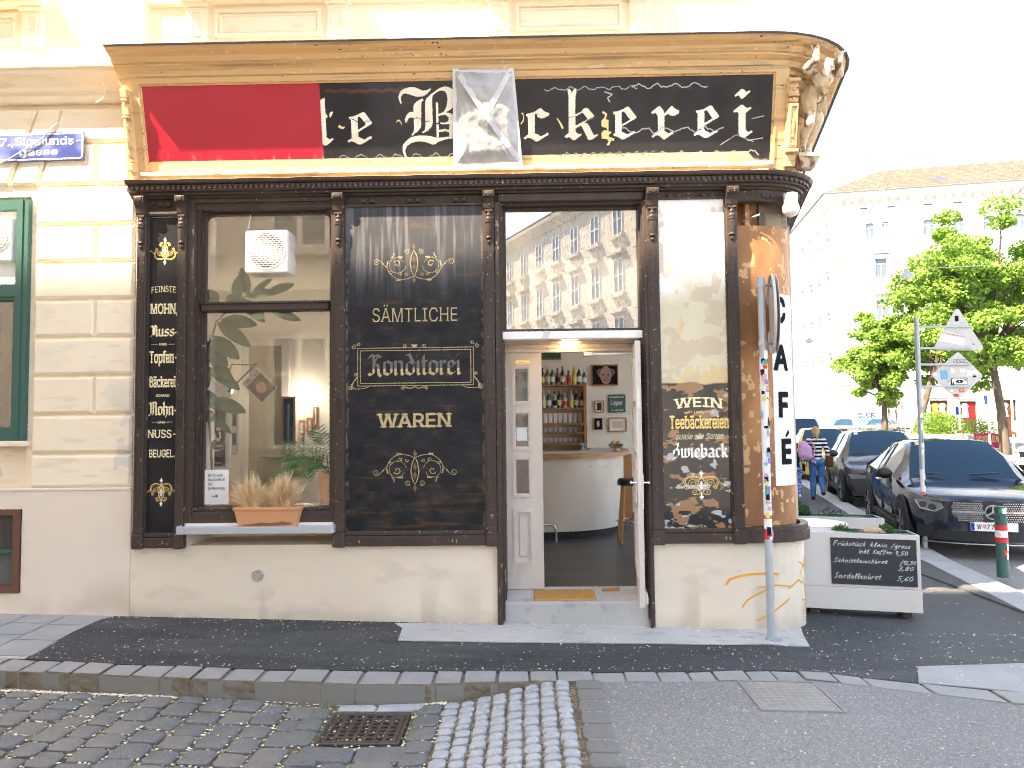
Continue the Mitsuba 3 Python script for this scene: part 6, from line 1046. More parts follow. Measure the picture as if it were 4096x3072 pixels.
obj('features', M().flat(unary_union([sa.scale(sg.Point(fx + s * .12 * u, fz + .02 * u).buffer(.05 * u), 1.3, .6) for s in (-1, 1)] + [stroke([(fx - .12 * u, fz - .21 * u), (fx, fz - .25 * u), (fx + .13 * u, fz - .2 * u)], .03 * u), stroke([(fx - .03 * u, fz - .1 * u), (fx + .04 * u, fz - .12 * u)], .03 * u)]), 6.083, .001), 'm_leather', k)
picture('framed_picture', 'small wood framed sepia picture under the portrait behind the bar', 'picture', P['b'], 6.1, 'm_wood', 'm_paper', 'm_leather', .015, .04); picture('framed_picture', 'small dark framed black picture below the sepia one behind the bar', 'picture', P['c'], 6.1, 'm_iron', 'm_ink', 'm_taupe', .012, .05); picture('framed_picture', 'wide wood framed picture with cream mount beside the open door', 'picture', P['d'], 6.1, 'm_wood', 'm_cream_in', 'm_taupe', .02, .07); picture('blackboard', 'green board in a wooden frame above the bottles, cut by the door head', 'board', P['f'], 6.1, 'm_wood', 'm_green', None, .02)
k = thing('enamel_sign', 'dark green enamel advertising sign with white lettering behind the bar', 'sign'); a = P['e']; obj('plate', M().box(a[0], a[2], 6.09, 6.1, a[1], a[3], .004), 'm_green', k); w, h = a[2] - a[0], a[3] - a[1]
obj('lettering', M().flat(unary_union([word('ErsteWald', a[0] + .06 * w, a[0] + .9 * w, a[1] + .80 * h, .10 * h, 'sans', True), sa.skew(word('Lager', a[0] + .14 * w, a[0] + .85 * w, a[1] + .42 * h, .24 * h, 'serif', True), 15, 0), word('IN', a[0] + .2 * w, a[0] + .3 * w, a[1] + .08 * h, .08 * h, 'sans', True), word('SCHR', a[0] + .4 * w, a[0] + .9 * w, a[1] + .08 * h, .09 * h, 'sans', True)]), 6.09, .001), 'm_paper', k)
k = thing('fruit_bowl', 'footed glass bowl on the end of the bar counter', 'bowl'); c = (1.2636,1.4149); c = (c[0], 3.9, 1.366)
obj('bowl', M().lathe([(.05, .0), (.02, .02), (.08, .05), (.115, .10), (.11, .10), (.07, .055), (.0, .03)], c, 20), 'm_steel', k, smooth=30); obj('orange', M().ball((c[0] - .035, 3.88, 1.475), .04, 12, 8), 'm_terra', smooth=True, label='orange fruit lying in the bowl on the bar', cat='fruit'); obj('lemon', M().ball((c[0] + .045, 3.89, 1.472), (.042, .036, .036), 12, 8), 'm_byellow', smooth=True, label='yellow fruit lying in the bowl on the bar', cat='fruit')
k = thing('spray_bottle', 'spray bottle with blue head behind the bar counter', 'spray bottle'); c = (0.8572,1.3565); obj('bottle', M().lathe([(.03, 0), (.032, .12), (.012, .15), (.012, .17)], (c[0], 4.6, 1.25), 12), 'm_bclear', k); obj('head', M().box(c[0] - .04, c[0] + .025, 4.585, 4.615, 1.41, 1.46, .01), 'm_sticker3', k)

# ---------------------------------------------------------------- on the pavement at the corner
def wrap(m, c, r, a0, a1, z0, z1, n=4):
    """a sticker round a pole"""
    t = np.linspace(a0, a1, n); x, y = c[0] + r * np.cos(t), c[1] + r * np.sin(t); k = np.arange(n - 1)
    return m.add(np.vstack([np.column_stack([x, y, np.full(n, z0)]), np.column_stack([x, y, np.full(n, z1)])]), np.stack([k, k + 1, k + 1 + n, k + n], 1))
SP_ = thing('sign_pole', 'grey metal sign post in front of the corner, covered with stickers, round sign edge on', 'sign post'); pc = (1.9779,-0.2624); pt = (2.0083,2.9688)
pc = (pc[0], -.277); pr_ = .031; obj('pole', M().lathe([(pr_, -.02), (pr_, pt[1]), (pr_ * .7, pt[1] + .01), (0, pt[1] + .01)], (*pc, 0), 18), 'm_galv', SP_, smooth=40)
pz = {'a': 2.300378492311565, 'b': 0.7891573760664936, 'r0': 0.8961075698972247, 'r1': 0.8153723085672093, 'q0': 1.007301105793431, 'q1': 0.9809998940358174, 'c1': 2.9075239082339728, 'c2': 2.4204814812306092, 'lo': 3.0163005834038596, 'hi': 2.318999178244942, 'g': 0.9708871942671127}
obj('wrapping', wrap(M(), pc, pr_ + .0012, -3.1, .1, pz['q1'] , pz['a'], 10), 'm_sticker1', SP_, smooth=True); rs = random.Random(5)
for nm, a, b in (('m_signred', 'r1', 'r0'), ('m_signred', 'q1', 'q0')): obj('band', wrap(M(), pc, pr_ + .0016, -3.3, .3, pz[a], pz[b], 12), nm, SP_, smooth=True)
obj('band', wrap(M(), pc, pr_ + .0012, -3.3, .3, pz['r0'] + .001, pz['q1'] - .001, 12), 'm_signwhite', SP_, smooth=True)
for i in range(62):
    z = pz['b'] + .02 + (pz['a'] - pz['b'] - .02) * rs.random(); a = rs.uniform(-2.9, -.6); w = rs.uniform(.35, 1.1); h = rs.uniform(.02, .075)
    obj('sticker', wrap(M(), pc, pr_ + .002 + .00012 * i, a, a + w, z, z + h, 5), 'm_sticker%d' % rs.choice([1, 1, 1, 1, 2, 3, 3, 4, 5, 6, 7, 7]) if rs.random() > .2 else 'm_ink', SP_, smooth=True)
a = math.radians(13.4); dd = np.array([math.sin(a), math.cos(a)]); dn = np.array([math.cos(a), -math.sin(a)]); dc = (2.0895,2.6741); rad = .335
def disc(v): return np.column_stack([dc[0] + dd[0] * v[:, 0] + dn[0] * v[:, 1], -.22 + dd[1] * v[:, 0] + dn[1] * v[:, 1], dc[1] + v[:, 2]])
obj('sign_back', M().lathe([(0, 0), (rad, 0), (rad, -.02), (rad - .012, -.022), (rad - .012, -.004), (0, -.004)], (0, 0, 0), 40, 1).xf(lambda v: v * [1, -1, 1]).xf(disc), 'm_signback', SP_, smooth=40); obj('sign_face', M().lathe([(0, .0235), (rad - .002, .0235), (rad - .002, .022), (0, .022)], (0, 0, 0), 40, 1).xf(lambda v: v * [1, -1, 1]).xf(disc), 'm_signwhite', SP_)
for z in ('c1', 'c2'): obj('clamp', M().lathe([(pr_ + .004, -.022), (pr_ + .006, -.02), (pr_ + .006, .02), (pr_ + .004, .022)], (*pc, pz[z]), 16).tube([(pc[0] + .03, pc[1], pz[z] + .0), (dc[0] - .005, -.23, pz[z])], .012, 6), 'm_galv', SP_)
obj('footing', M().lathe([(.075, -.02), (.07, .004), (.0, .008)], (pc[0] + .02, pc[1], float(walk_z(pc[0], pc[1])) + .004), 14), 'm_slab', SP_)
# handwriting in chalk: one stroke per letter part
HW = {'a': '80 20 00 05 30 60 95 80 90 / 95 75 20 98 00', 'b': '05 20 60 / 20 00', 'F': ''}
_h = {'F': [[(.1, 0), (.25, 1.6)], [(.05, 1.55), (.8, 1.7)], [(.2, .9), (.6, .95)]], 'r': [[(.1, 0), (.2, .9), (.25, .6), (.55, .95)]], 'u': [[(.1, .9), (.12, .2), (.3, 0), (.55, .3), (.65, .9), (.65, .1), (.8, 0)]], 'ü': [[(.1, .9), (.12, .2), (.3, 0), (.55, .3), (.65, .9), (.65, .1), (.8, 0)], [(.25, 1.3), (.4, 1.4), (.55, 1.3)]], 'h': [[(.1, 0), (.3, 1.6)], [(.15, .5), (.45, .9), (.5, .1), (.65, 0)]], 's': [[(.5, .85), (.2, .8), (.15, .6), (.45, .35), (.3, .05), (.0, .05)]], 't': [[(.2, 1.3), (.15, .1), (.4, 0)], [(.0, .9), (.4, .95)]],
 'c': [[(.5, .8), (.25, .9), (.05, .4), (.25, 0), (.5, .1)]], 'k': [[(.1, 0), (.3, 1.6)], [(.55, .9), (.2, .45), (.6, 0)]], 'l': [[(.1, 0), (.4, 1.3), (.25, 1.6), (.12, .5), (.3, 0)]], 'e': [[(.05, .4), (.45, .6), (.35, .9), (.1, .7), (.1, .2), (.35, 0), (.55, .2)]], 'i': [[(.1, .9), (.1, .1), (.25, 0)], [(.15, 1.25), (.18, 1.35)]], 'n': [[(.1, .9), (.1, 0), (.2, .7), (.45, .9), (.5, .1), (.65, 0)]], '/': [[(.0, -.4), (.6, 1.7)]], 'g': [[(.5, .85), (.2, .9), (.05, .4), (.25, .05), (.5, .4), (.5, .9), (.45, -.5), (.2, -.7), (.05, -.4)]], 'o': [[(.3, .9), (.05, .5), (.2, 0), (.45, .2), (.5, .7), (.3, .9), (.6, .85)]], '.': [[(.1, 0), (.14, .08)]], 'K': [[(.15, 0), (.3, 1.6)], [(.8, 1.6), (.25, .8), (.75, 0)]],
 'a': [[(.5, .8), (.2, .9), (.05, .3), (.25, 0), (.5, .4), (.52, .9), (.52, .1), (.7, 0)]], 'f': [[(.05, -.5), (.3, 1.4), (.5, 1.6), (.6, 1.4)], [(.05, .8), (.5, .9)]], 'S': [[(.75, 1.4), (.5, 1.65), (.25, 1.4), (.35, .9), (.6, .5), (.4, .0), (.05, .15)]], 'b': [[(.15, 1.6), (.1, .1), (.35, 0), (.5, .4), (.4, .7), (.15, .5)]], 'd': [[(.5, .8), (.2, .9), (.05, .3), (.25, 0), (.5, .4), (.6, 1.6), (.52, .1), (.7, 0)]], ',': [[(.15, .1), (.0, -.3)]], ' ': [],
 '0': [[(.35, 1.4), (.05, .7), (.25, 0), (.55, .5), (.55, 1.1), (.35, 1.4)]], '9': [[(.55, 1.1), (.3, 1.4), (.1, 1.0), (.35, .75), (.55, 1.2), (.4, 0)]], '5': [[(.6, 1.4), (.2, 1.4), (.15, .8), (.45, .8), (.5, .3), (.2, 0), (.0, .1)]], '1': [[(.05, 1.0), (.3, 1.4), (.2, 0)]], '2': [[(.05, 1.1), (.3, 1.4), (.5, 1.1), (.05, 0), (.6, .05)]], '3': [[(.1, 1.3), (.4, 1.4), (.45, 1.0), (.2, .8), (.5, .5), (.3, 0), (.0, .1)]], '8': [[(.45, 1.2), (.2, 1.4), (.15, 1.0), (.5, .4), (.25, 0), (.05, .3), (.5, 1.2)]], '6': [[(.5, 1.4), (.15, .8), (.1, .2), (.35, 0), (.5, .35), (.3, .6), (.12, .4)]]}
def hand(s, x0, x1, z, h, w=.0045):
    out, x = [], 0.0
    for ch in s:
        ps = _h[ch]
        for p in ps: out.append(sg.LineString([(x + a + b * .18, b) for a, b in p]))
        x += (max(a for p in ps for a, b in p) if ps else .4) + .16
    g = unary_union(out); a, _, c, _ = g.bounds; g = sa.translate(sa.scale(sa.translate(g, -a, 0), (x1 - x0) / (c - a), h, origin=(0, 0)), x0, z); return g.buffer(w / 2, quad_segs=2)
def plank(name, mesh, fn, b, k, **kw): return obj(name, mesh.xf(fn), b, k, **kw)
p1 = np.array([2.557,0.5881]); p2 = np.array([3.5843,0.4382]); PL = float(np.linalg.norm(p2 - p1)); pu = (p2 - p1) / PL; pv = np.array([-pu[1], pu[0]]); tl = -.022
def pf(o): return lambda v: np.column_stack([o[0] + pu[0] * v[:, 0] + pv[0] * v[:, 1], o[1] + pu[1] * v[:, 0] + pv[1] * v[:, 1], v[:, 2] + v[:, 0] * tl])
def planter(label, o, z0, Lx, hgt):
    k = thing('planter_box', label, 'planter'); f = pf(o); dp = .30
    q = M().box(0, Lx, 0, .02, z0 + .205, z0 + hgt, .003).box(.0, .02, .02, dp, z0 + .02, z0 + hgt).box(Lx - .02, Lx, .02, dp, z0 + .02, z0 + hgt).box(.02, Lx - .02, dp - .02, dp, z0 + .02, z0 + hgt).box(.02, .42 if Lx < 1.3 else .3, .02, dp - .02, z0 + hgt - .02, z0 + hgt - .001)
    obj('body', q.xf(f), 'm_greige', k); plank('board', M().box(-.003, Lx + .003, -.008, .02, z0, z0 + .203, .003), f, 'm_greige', k)
    for x in (.08, Lx - .16): plank('foot', M().box(x, x + .08, .03, dp - .05, z0 - .055, z0 + .0), f, 'm_brown', k)
    a = .42 if Lx < 1.3 else .3
    q = M().prism(sg.box(a, .025, Lx - .025, dp - .025).difference(sg.box(a + .02, .045, Lx - .045, dp - .045)), z0 + hgt - .05, z0 + hgt + .006, 'z'); obj('liner', q.xf(f), 'm_green', k); plank('soil', M().box(a + .01, Lx - .03, .035, dp - .03, z0 + hgt - .06, z0 + hgt - .025), f, 'm_soil', k); return k, f
z1 = float(walk_z(p1[0], p1[1])) + .05; K1, f1 = planter('greige planter box with a chalkboard menu on its front beside the corner', p1, z1, PL, .700)
bx0, bx1, bz0, bz1 = .256 * PL, .966 * PL, z1 + .233, z1 + .655; obj('chalkboard', M().box(bx0, bx1, -.012, .0, bz0, bz1).xf(f1), 'm_board', K1, label='black chalkboard with handwritten prices')
w, h = bx1 - bx0, bz1 - bz0; lines = [('Frühstück', .03, .41, .835, .07), ('klein', .46, .66, .83, .07), ('/gross', .70, .93, .82, .065), ('inkl. Kaffee', .33, .71, .685, .065), ('9,50', .76, .90, .665, .075), ('/12,50', .80, .99, .475, .065), ('Schnittlauchbrot', .03, .66, .475, .065), ('3,80', .78, .96, .345, .07), ('Sardellenbrot', .03, .58, .13, .085), ('5,60', .76, .95, .12, .085)]
obj('writing', M().flat(unary_union([hand(s, bx0 + a * w, bx0 + b * w, bz0 + z * h, hh * h * .85) for s, a, b, z, hh in lines]), -.012, .0008).xf(f1), 'm_chalk', K1, kind='stuff', label='white chalk handwriting')
def bush(name, label, c, r, n, leafm_, sz, cat='plant', twig=True):
    k = thing(name, label, cat); m = M()
    for i in range(n):
        d = np.array([rnd.gauss(0, 1), rnd.gauss(0, 1), abs(rnd.gauss(0, 1))]); d /= np.linalg.norm(d); p = np.array(c) + d * np.array(r) * rnd.random() ** .45
        leaf(m, p, (d[0] + rnd.gauss(0, .5), d[1] + rnd.gauss(0, .5), d[2] + .3), (rnd.gauss(0, 1), rnd.gauss(0, 1), 1), sz * rnd.uniform(.6, 1.3), sz * .3, .1, 3)
    obj('leaves', m, leafm_, k); q = M()
    for i in range(7):
        a = i * .9; q.tube([c, np.array(c) + np.array([math.cos(a) * r[0] * .5, math.sin(a) * r[1] * .5, r[2] * .5]), np.array(c) + np.array([math.cos(a + .3) * r[0] * .85, math.sin(a + .3) * r[1] * .85, r[2] * .8])], .004, 4)
    obj('stems', q, 'm_bark', k); return k
w1 = lambda x, y, z: tuple(f1(np.array([[x, y, z]]))[0])
bush('small_shrub', 'small dark green shrub in the front planter', w1(.40 + .0, .15, z1 + .67), (.08, .08, .075), 170, 'm_leaf', .03)
bush('small_shrub', 'pale green herb at the right end of the front planter', w1(.80, .15, z1 + .67), (.07, .07, .10), 150, 'm_leaf', .03)
m = M()
for i in range(420):
    a = rnd.uniform(0, 6.28); o = rnd.uniform(.3, 1); p = np.array(w1(.68 + rnd.gauss(0, .03), .13, z1 + .66)); e = p + np.array([math.cos(a) * .13 * o, math.sin(a) * .08 * o, .07 * rnd.random() - .01]); mid = (p + e) / 2 + [0, 0, .05]; m.add([p + [.001, 0, 0], mid + [.001, 0, 0], e, mid - [.001, 0, 0], p - [.001, 0, 0]], [[0, 1, 4], [1, 3, 4], [1, 2, 3]])
obj('dry_grass', m, 'm_straw', label='clump of dry straw grass in the front planter', cat='dry grass')
q2 = np.array([3.9615,1.856]) - pu * 1.55; K2, f2 = planter('plain greige planter box behind the cafe table', q2, .05, 1.55, .66)
w2 = lambda x, y, z: tuple(f2(np.array([[x, y, z]]))[0])
bush('small_shrub', 'green bushy shrub in the rear planter', w2(.62, .15, .68), (.19, .13, .19), 520, 'm_leaf', .04); bush('small_shrub', 'sparse twiggy plant right of the bushy shrub in the rear planter', w2(1.02, .15, .68), (.16, .08, .12), 60, 'm_leaf', .03)
CT = thing('cafe_table', 'round cafe table with pale top and dark pedestal between the planters', 'table'); tc = [2.9258,1.2306]; tg = float(walk_z(tc[0], tc[1]))
obj('top', M().lathe([(0, .705), (.325, .705), (.33, .71), (.33, .725), (.325, .731), (0, .731)], (*tc, 0), 40), 'm_whitedull', CT, smooth=40); obj('edge', M().lathe([(.326, .703), (.3325, .706), (.3325, .726), (.33, .728)], (*tc, 0), 40), 'm_wood', CT); obj('pedestal', M().lathe([(.22, tg), (.22, tg + .015), (.035, tg + .04), (.035, .70), (.12, .705)], (*tc, 0), 20), 'm_black', CT)
obj('ashtray', M().lathe([(.0, .001), (.062, .0), (.066, .03), (.05, .03), (.045, .012), (0, .01)], (tc[0] + .02, tc[1], .731), 18), 'm_tumbler', label='clear glass ashtray on the cafe table', cat='ashtray')
# bollard
B_ = thing('bollard', 'dark green bollard with red and white bands and stickers', 'bollard'); bc = [5.577,2.3967]; bz = float(walk_z(*bc)); bh = .80; br = .064
P = lambda f: bz + bh * (1 - f)
obj('post', M().lathe([(br, bz - .02), (br, P(.10)), (br * .86, P(.10)), (br * .86, P(.06)), (br, P(.055)), (br, P(.01)), (br * .9, P(0)), (0, P(0))], (*bc, 0), 26), 'm_green', B_, smooth=40)
for a, b, c in ((.27, .345, 'm_signred'), (.345, .445, 'm_signwhite'), (.445, .52, 'm_signred')): obj('band', M().lathe([(br + .0015, P(b)), (br + .0015, P(a))], (*bc, 0), 26), c, B_, smooth=40)
for f in (.12, .22): obj('ring', M().lathe([(br, P(f + .02)), (br + .006, P(f + .015)), (br + .006, P(f)), (br, P(f - .005))], (*bc, 0), 26), 'm_green', B_)
for a, w, z0, z1_, c in ((-1.9, .9, .02, .10, 'm_signwhite'), (-1.9, .6, .62, .72, 'm_signred'), (-1.3, .6, .53, .64, 'm_sticker1'), (-1.4, .5, .66, .76, 'm_sticker1'), (-2.4, .6, .03, .09, 'm_sticker6')): obj('sticker', wrap(M(), bc, br + .002, a, a + w, P(z1_), P(z0), 5), c, B_, smooth=True)
# the second post with the backs of two traffic signs
TP = thing('traffic_sign_post', 'grey post with the backs of a triangular and a diamond traffic sign at the kerb', 'sign post'); Y2 = 4.2
tx, tzt = (5.6595,3.2197); obj('pole', M().lathe([(.034, -.12), (.034, tzt), (.0, tzt + .01)], (tx, Y2, 0), 16), 'm_galv', TP, smooth=40)
ar = [[(5.6805,3.0922),(6.4426,3.0854)],[(5.6683,2.7829),(6.4257,2.7765)],[(5.6591,2.5497),(6.4014,2.5403)],[(5.6465,2.2313),(6.3842,2.2224)]]
for a in ar: obj('arm', M().box(tx, a[1][0], Y2 - .012, Y2 + .012, (a[0][1] + a[1][1]) / 2 - .016, (a[0][1] + a[1][1]) / 2 + .016, .003), 'm_galv', TP)
tr, di = [[(6.258,3.3849),(6.6346,2.7399),(5.8818,2.7497)],[(6.2446,2.7306),(6.5919,2.3728),(6.2093,2.02),(5.8496,2.391)]]
rp = lambda p, r: sg.Polygon(p).buffer(-r).buffer(r, quad_segs=5)
T1 = obj('triangle_sign', M().prism(rp(tr, .04), Y2 + .014, Y2 + .024, 'y'), 'm_signback', TP); T2 = obj('diamond_sign', M().prism(rp(di, .04), Y2 + .014, Y2 + .024, 'y'), 'm_signback', TP)
def quad(pts): return sg.Polygon(pts)
S1, S2, S3, S4 = [[(6.0172,3.0312),(6.3631,2.9492),(6.3218,2.8113),(5.9794,2.8877)],[(6.216,3.2449),(6.2692,3.2441),(6.2713,3.1665),(6.2214,3.1618)],[(6.1306,2.3475),(6.3586,2.3483),(6.3541,2.2446),(6.1227,2.2439)],[(6.2301,2.1926),(6.3079,2.1952),(6.3057,2.1434),(6.2314,2.1407)]]
def stick(p, c, par, d=.0): return obj('sticker', M().prism(quad(p), Y2 + .0125 - d, Y2 + .014, 'y'), c, par)
stick(S1, 'm_sticker1', T1); stick(S2, 'm_ink', T1); stick(S3, 'm_ink', T2); stick(S4, 'm_sticker4', T2)
gq = sa.rotate(fit(text2d('lovehotel.world', 1, True), S1[0][0] + .01, S1[1][0] - .0, S1[0][1] - .035, S1[0][1] - .008), -12, origin=S1[0]); obj('print', M().flat(gq, Y2 + .0125, .0008), 'm_inkred', T1); obj('print', M().flat(fit(text2d('ZFA', 1, True), S4[0][0] + .01, S4[1][0] - .01, S4[3][1] + .012, S4[0][1] - .012), Y2 + .0125, .0008), 'm_paper', T2)
ex, ez = (S3[0][0] + S3[1][0]) / 2, (S3[0][1] + S3[2][1]) / 2; obj('print', M().flat(sg.box(S3[0][0] + .008, S3[2][1] + .008, S3[1][0] - .008, S3[0][1] - .008).difference(unary_union([sa.scale(sg.Point(ex, ez).buffer(.03), 1.8, .8), sg.box(ex - .1, ez - .045, ex - .08, ez - .01), sg.box(ex + .07, ez + .01, ex + .1, ez + .03)])).union(sg.Point(ex, ez).buffer(.012)), Y2 + .0125, .0006), 'm_paper', T2)
for i, (u, v, a, b, c) in enumerate(((1535, 1410, 60, 75, 'm_sticker3'), (1620, 1395, 28, 40, 'm_sticker1'), (1690, 1400, 45, 30, 'm_paper'), (1745, 1415, 85, 45, 'm_paper'), (1480, 1432, 30, 20, 'm_sticker1'), (1610, 1565, 25, 25, 'm_sticker1'), (1635, 1600, 40, 25, 'm_sticker4'), (1790, 1445, 30, 25, 'm_ink'), (1795, 1200, 25, 10, 'm_sticker6'))):
    dx = .0018; cx_, cz_ = di[3][0] + (u - 1465) * dx, di[3][1] - (v - 1450) * dx; par = T1 if v < 1250 else T2; stick([(cx_, cz_), (cx_ + a * dx, cz_ - 3 * dx), (cx_ + a * dx, cz_ - b * dx), (cx_ + 2 * dx, cz_ - b * dx)], c, par)
q = M(); cx_, cz_ = di[0][0], di[0][1] - .14; q.flat(unary_union([stroke(spiral(cx_ - .06 + i * .05, cz_, .03, .01, 0, 300), .006) for i in range(4)] + [stroke([(cx_ - .12, cz_ - .03), (cx_ + .13, cz_ - .02)], .006), stroke([(cx_ - .16, cz_ - .3), (cx_ - .08, cz_ - .24), (cx_ - .12, cz_ - .36), (cx_ - .05, cz_ - .3)], .006)]), Y2 + .0135, .0006); obj('scribble', q, 'm_scratchdark', T2)
for i in range(26): obj('sticker', wrap(M(), (tx, Y2), .0355 + .0001 * i, rs.uniform(-2.9, -1.2), rs.uniform(-1.2, -.3), *(lambda z: (z, z + rs.uniform(.03, .1)))(rs.uniform(.3, 1.9)), 5), 'm_sticker%d' % rs.choice([1, 1, 1, 3, 7]) if rs.random() > .25 else 'm_ink', TP, smooth=True)
for z0, z1_, c in ((.66, .73, 'm_signred'), (.73, 1.05, 'm_signwhite'), (.40, .66, 'm_signwhite')): obj('band', wrap(M(), (tx, Y2), .0352, -3.3, .3, z0, z1_, 12), c, TP, smooth=True)

# ---------------------------------------------------------------- figures
import manifold3d as m3
def ball3(p, r, k=10):
    t, f = np.meshgrid(np.linspace(0, np.pi, k), np.linspace(0, 2 * np.pi, 2 * k, endpoint=False)); return np.array(p) + np.atleast_1d(r) * np.column_stack([(np.sin(t) * np.cos(f)).ravel(), (np.sin(t) * np.sin(f)).ravel(), np.cos(t).ravel()])
def flesh(bones, h=.02, it=8, extra=()):
    """one continuous surface round chains of joints: [(p, r), (p, r), ...]"""
    parts = []
    for ch in bones:
        for (p, r), (q, s) in zip(ch[:-1], ch[1:]): parts.append(m3.Manifold.hull_points(np.vstack([ball3(p, r), ball3(q, s)])))
    body = m3.Manifold.batch_boolean(parts + list(extra), m3.OpType.Add).refine_to_length(h).to_mesh()
    t = trimesh.Trimesh(body.vert_properties[:, :3], body.tri_verts, process=True); trimesh.smoothing.filter_taubin(t, .5, .53, it); return np.array(t.vertices), np.array(t.faces)
def place(vf, fn): return fn(np.asarray(vf[0])), vf[1]
# ---- the carved figure carrying the sign cornice at the corner
AT = thing('carved_figure', 'weathered carved wooden figure of a bearded man holding up the cornice at the corner', 'sculpture')
pr('m_oldwood', lambda p, n, uv: mix(mix((.52, .40, .26), (.70, .58, .43), fbm(p.x * 9, p.y * 9, p.z * 5, 3)), (.17, .12, .08), smoothstep(.56, .72, fbm(p.x * 22, p.y * 22, p.z * 9, 3))), .7)
pr('m_pelt', lambda p, n, uv: mix((.30, .20, .09), (.60, .46, .28), fbm(p.x * 40, p.y * 40, p.z * 7, 3)), .8, bump=lambda p, n, uv: fbm(p.x * 45, p.y * 45, p.z * 9, 3) * .02, bs=1.0)
A = {'head': (2.5806876571292836, -0.3, 4.751017904471086), 'crown': (2.5939743261359354, -0.29, 4.7986792219328445), 'chin': (2.5452052936230105, -0.34, 4.677577358997331), 'neck': (2.5745352215854997, -0.22, 4.72018499883986), 'chest': (2.5478721207716544, -0.18, 4.700597730445334), 'chest2': (2.613663600245642, -0.16, 4.696995790728298), 'sh1': (2.4846650159059505, -0.16, 4.767249174495562), 'el1': (2.3845648440550504, -0.34, 4.7194938000437725), 'wr1': (2.4444467966103085, -0.4, 4.757380078486437), 'ha1': (2.469573505939323, -0.34, 4.888238292390103), 'sh2': (2.6902445631738154, -0.12, 4.754723881131872), 'el2': (2.7315321979490603, -0.18, 4.7405515882230365), 'wr2': (2.6971713365961, -0.24, 4.802287335817437), 'ha2': (2.724933880459759, -0.2, 4.889255220065048), 'waist': (2.5464381552679276, -0.12, 4.633509275380284), 'hip': (2.5362578647144374, -0.1, 4.554835859404052), 'h1': (2.4889203001238154, -0.11, 4.535232299226086), 'k1': (2.4664151759311363, -0.17, 4.318871343243848), 'a1': (2.461104649895665, -0.02, 4.171719917858734), 'f1': (2.4362317853481086, -0.06, 4.112724971944326), 'h2': (2.5990603748320673, -0.05, 4.552004930883436), 'k2': (2.574852674982841, -0.08, 4.370518664305009), 'a2': (2.5242369453878104, 0.02, 4.185962665359215), 'f2': (2.5022648040436284, -0.04, 4.103024160279628)}
V3 = lambda k: np.array(A[k]); pt = lambda k, r: (V3(k), r)
b = [[pt('neck', .032), pt('chest', .06)], [pt('chest2', .058), pt('chest', .066), pt('waist', .054), pt('hip', .066)], [pt('sh1', .042), pt('chest', .05)], [pt('sh2', .042), pt('chest2', .05)], [pt('sh1', .042), pt('el1', .036), pt('wr1', .03)], [pt('wr1', .032), pt('ha1', .026)], [pt('sh2', .046), pt('el2', .035), pt('wr2', .03), pt('ha2', .03)], [pt('hip', .06), pt('h1', .062), pt('k1', .042), (V3('k1') * .6 + V3('a1') * .4 + [-.01, .02, 0], .041), pt('a1', .026)], [pt('a1', .028), pt('f1', .026)], [pt('hip', .06), pt('h2', .06), pt('k2', .045), (V3('k2') * .6 + V3('a2') * .4, .042), pt('a2', .025)], [pt('a2', .026), pt('f2', .025)], [pt('neck', .03), pt('head', .05)]]
hd = V3('head'); b += [[(hd + [0, .01, .02], .046), (hd + [0, -.005, -.01], .042), (V3('chin') + [0, 0, .01], .022)], [(hd + [.004, -.046, -.0], .008), (hd + [.006, -.056, -.018], .011)]]
for s in (-1, 1): b.append([(hd + [s * .042, .005, -.005], .010), (hd + [s * .045, .008, .01], .008)])
for k, w in (('ha1', 'wr1'), ('ha2', 'wr2')):
    d = V3(k) - V3(w); d /= np.linalg.norm(d)
    for i in range(4): o = np.array([(i - 1.5) * .014, 0, 0]); b.append([(V3(k) + o, .010), (V3(k) + o * 1.3 + d * .026 + [0, -.012, 0], .009), (V3(k) + o * 1.4 + d * .034 + [0, -.032, -.004], .008)])
    b.append([(V3(k) + [-.03, 0, -.01], .010), (V3(k) + [-.044, -.02, .012], .008)])
obj('body', flesh(b, .012, 6), 'm_oldwood', AT, smooth=True)
hr = [[(hd + [0, .005, .038], .038), (hd + [0, .025, .01], .045)], [(hd + [-.028, -.024, .038], .014), (hd + [.03, -.024, .037], .014)], [(V3('chin') + [0, -.005, .014], .022), (V3('chin') + [-.005, -.01, -.03], .011)], [(V3('chin') + [-.022, 0, .02], .012), (V3('chin') + [-.010, -.01, -.028], .009)], [(V3('chin') + [.022, 0, .02], .012), (V3('chin') + [.010, -.01, -.024], .009)], [(hd + [-.022, -.043, -.024], .008), (hd + [.026, -.043, -.024], .008)]]
v, f = flesh(hr, .008, 3); v = v + (meshkit.fbm(v * 60, 2)[:, None] - .5) * .012; obj('hair', (v, f), 'm_oldwood', AT, smooth=True)
sk = [[(V3('waist') + [-.015, 0, .02], .062), (V3('h1') + [-.01, .0, .0], .076), (V3('h1') * .62 + V3('k1') * .38 + [-.015, 0, .0], .074)], [(V3('waist'), .07), (V3('h2'), .07), (V3('h2') * .6 + V3('k2') * .4 + [.01, 0, -.03], .06)], [(V3('waist') + [-.06, -.02, .06], .035), (V3('waist') + [.05, -.07, -.06], .03)]]
v, f = flesh(sk, .012, 3); v = v + (meshkit.fbm(v * [45, 45, 9], 3)[:, None] - .5) * .02; obj('pelt', (v, f), 'm_pelt', AT, smooth=True)
fb = (V3('f1') + V3('f2')) / 2; zt_ = min(A['f1'][2], A['f2'][2]) - .022
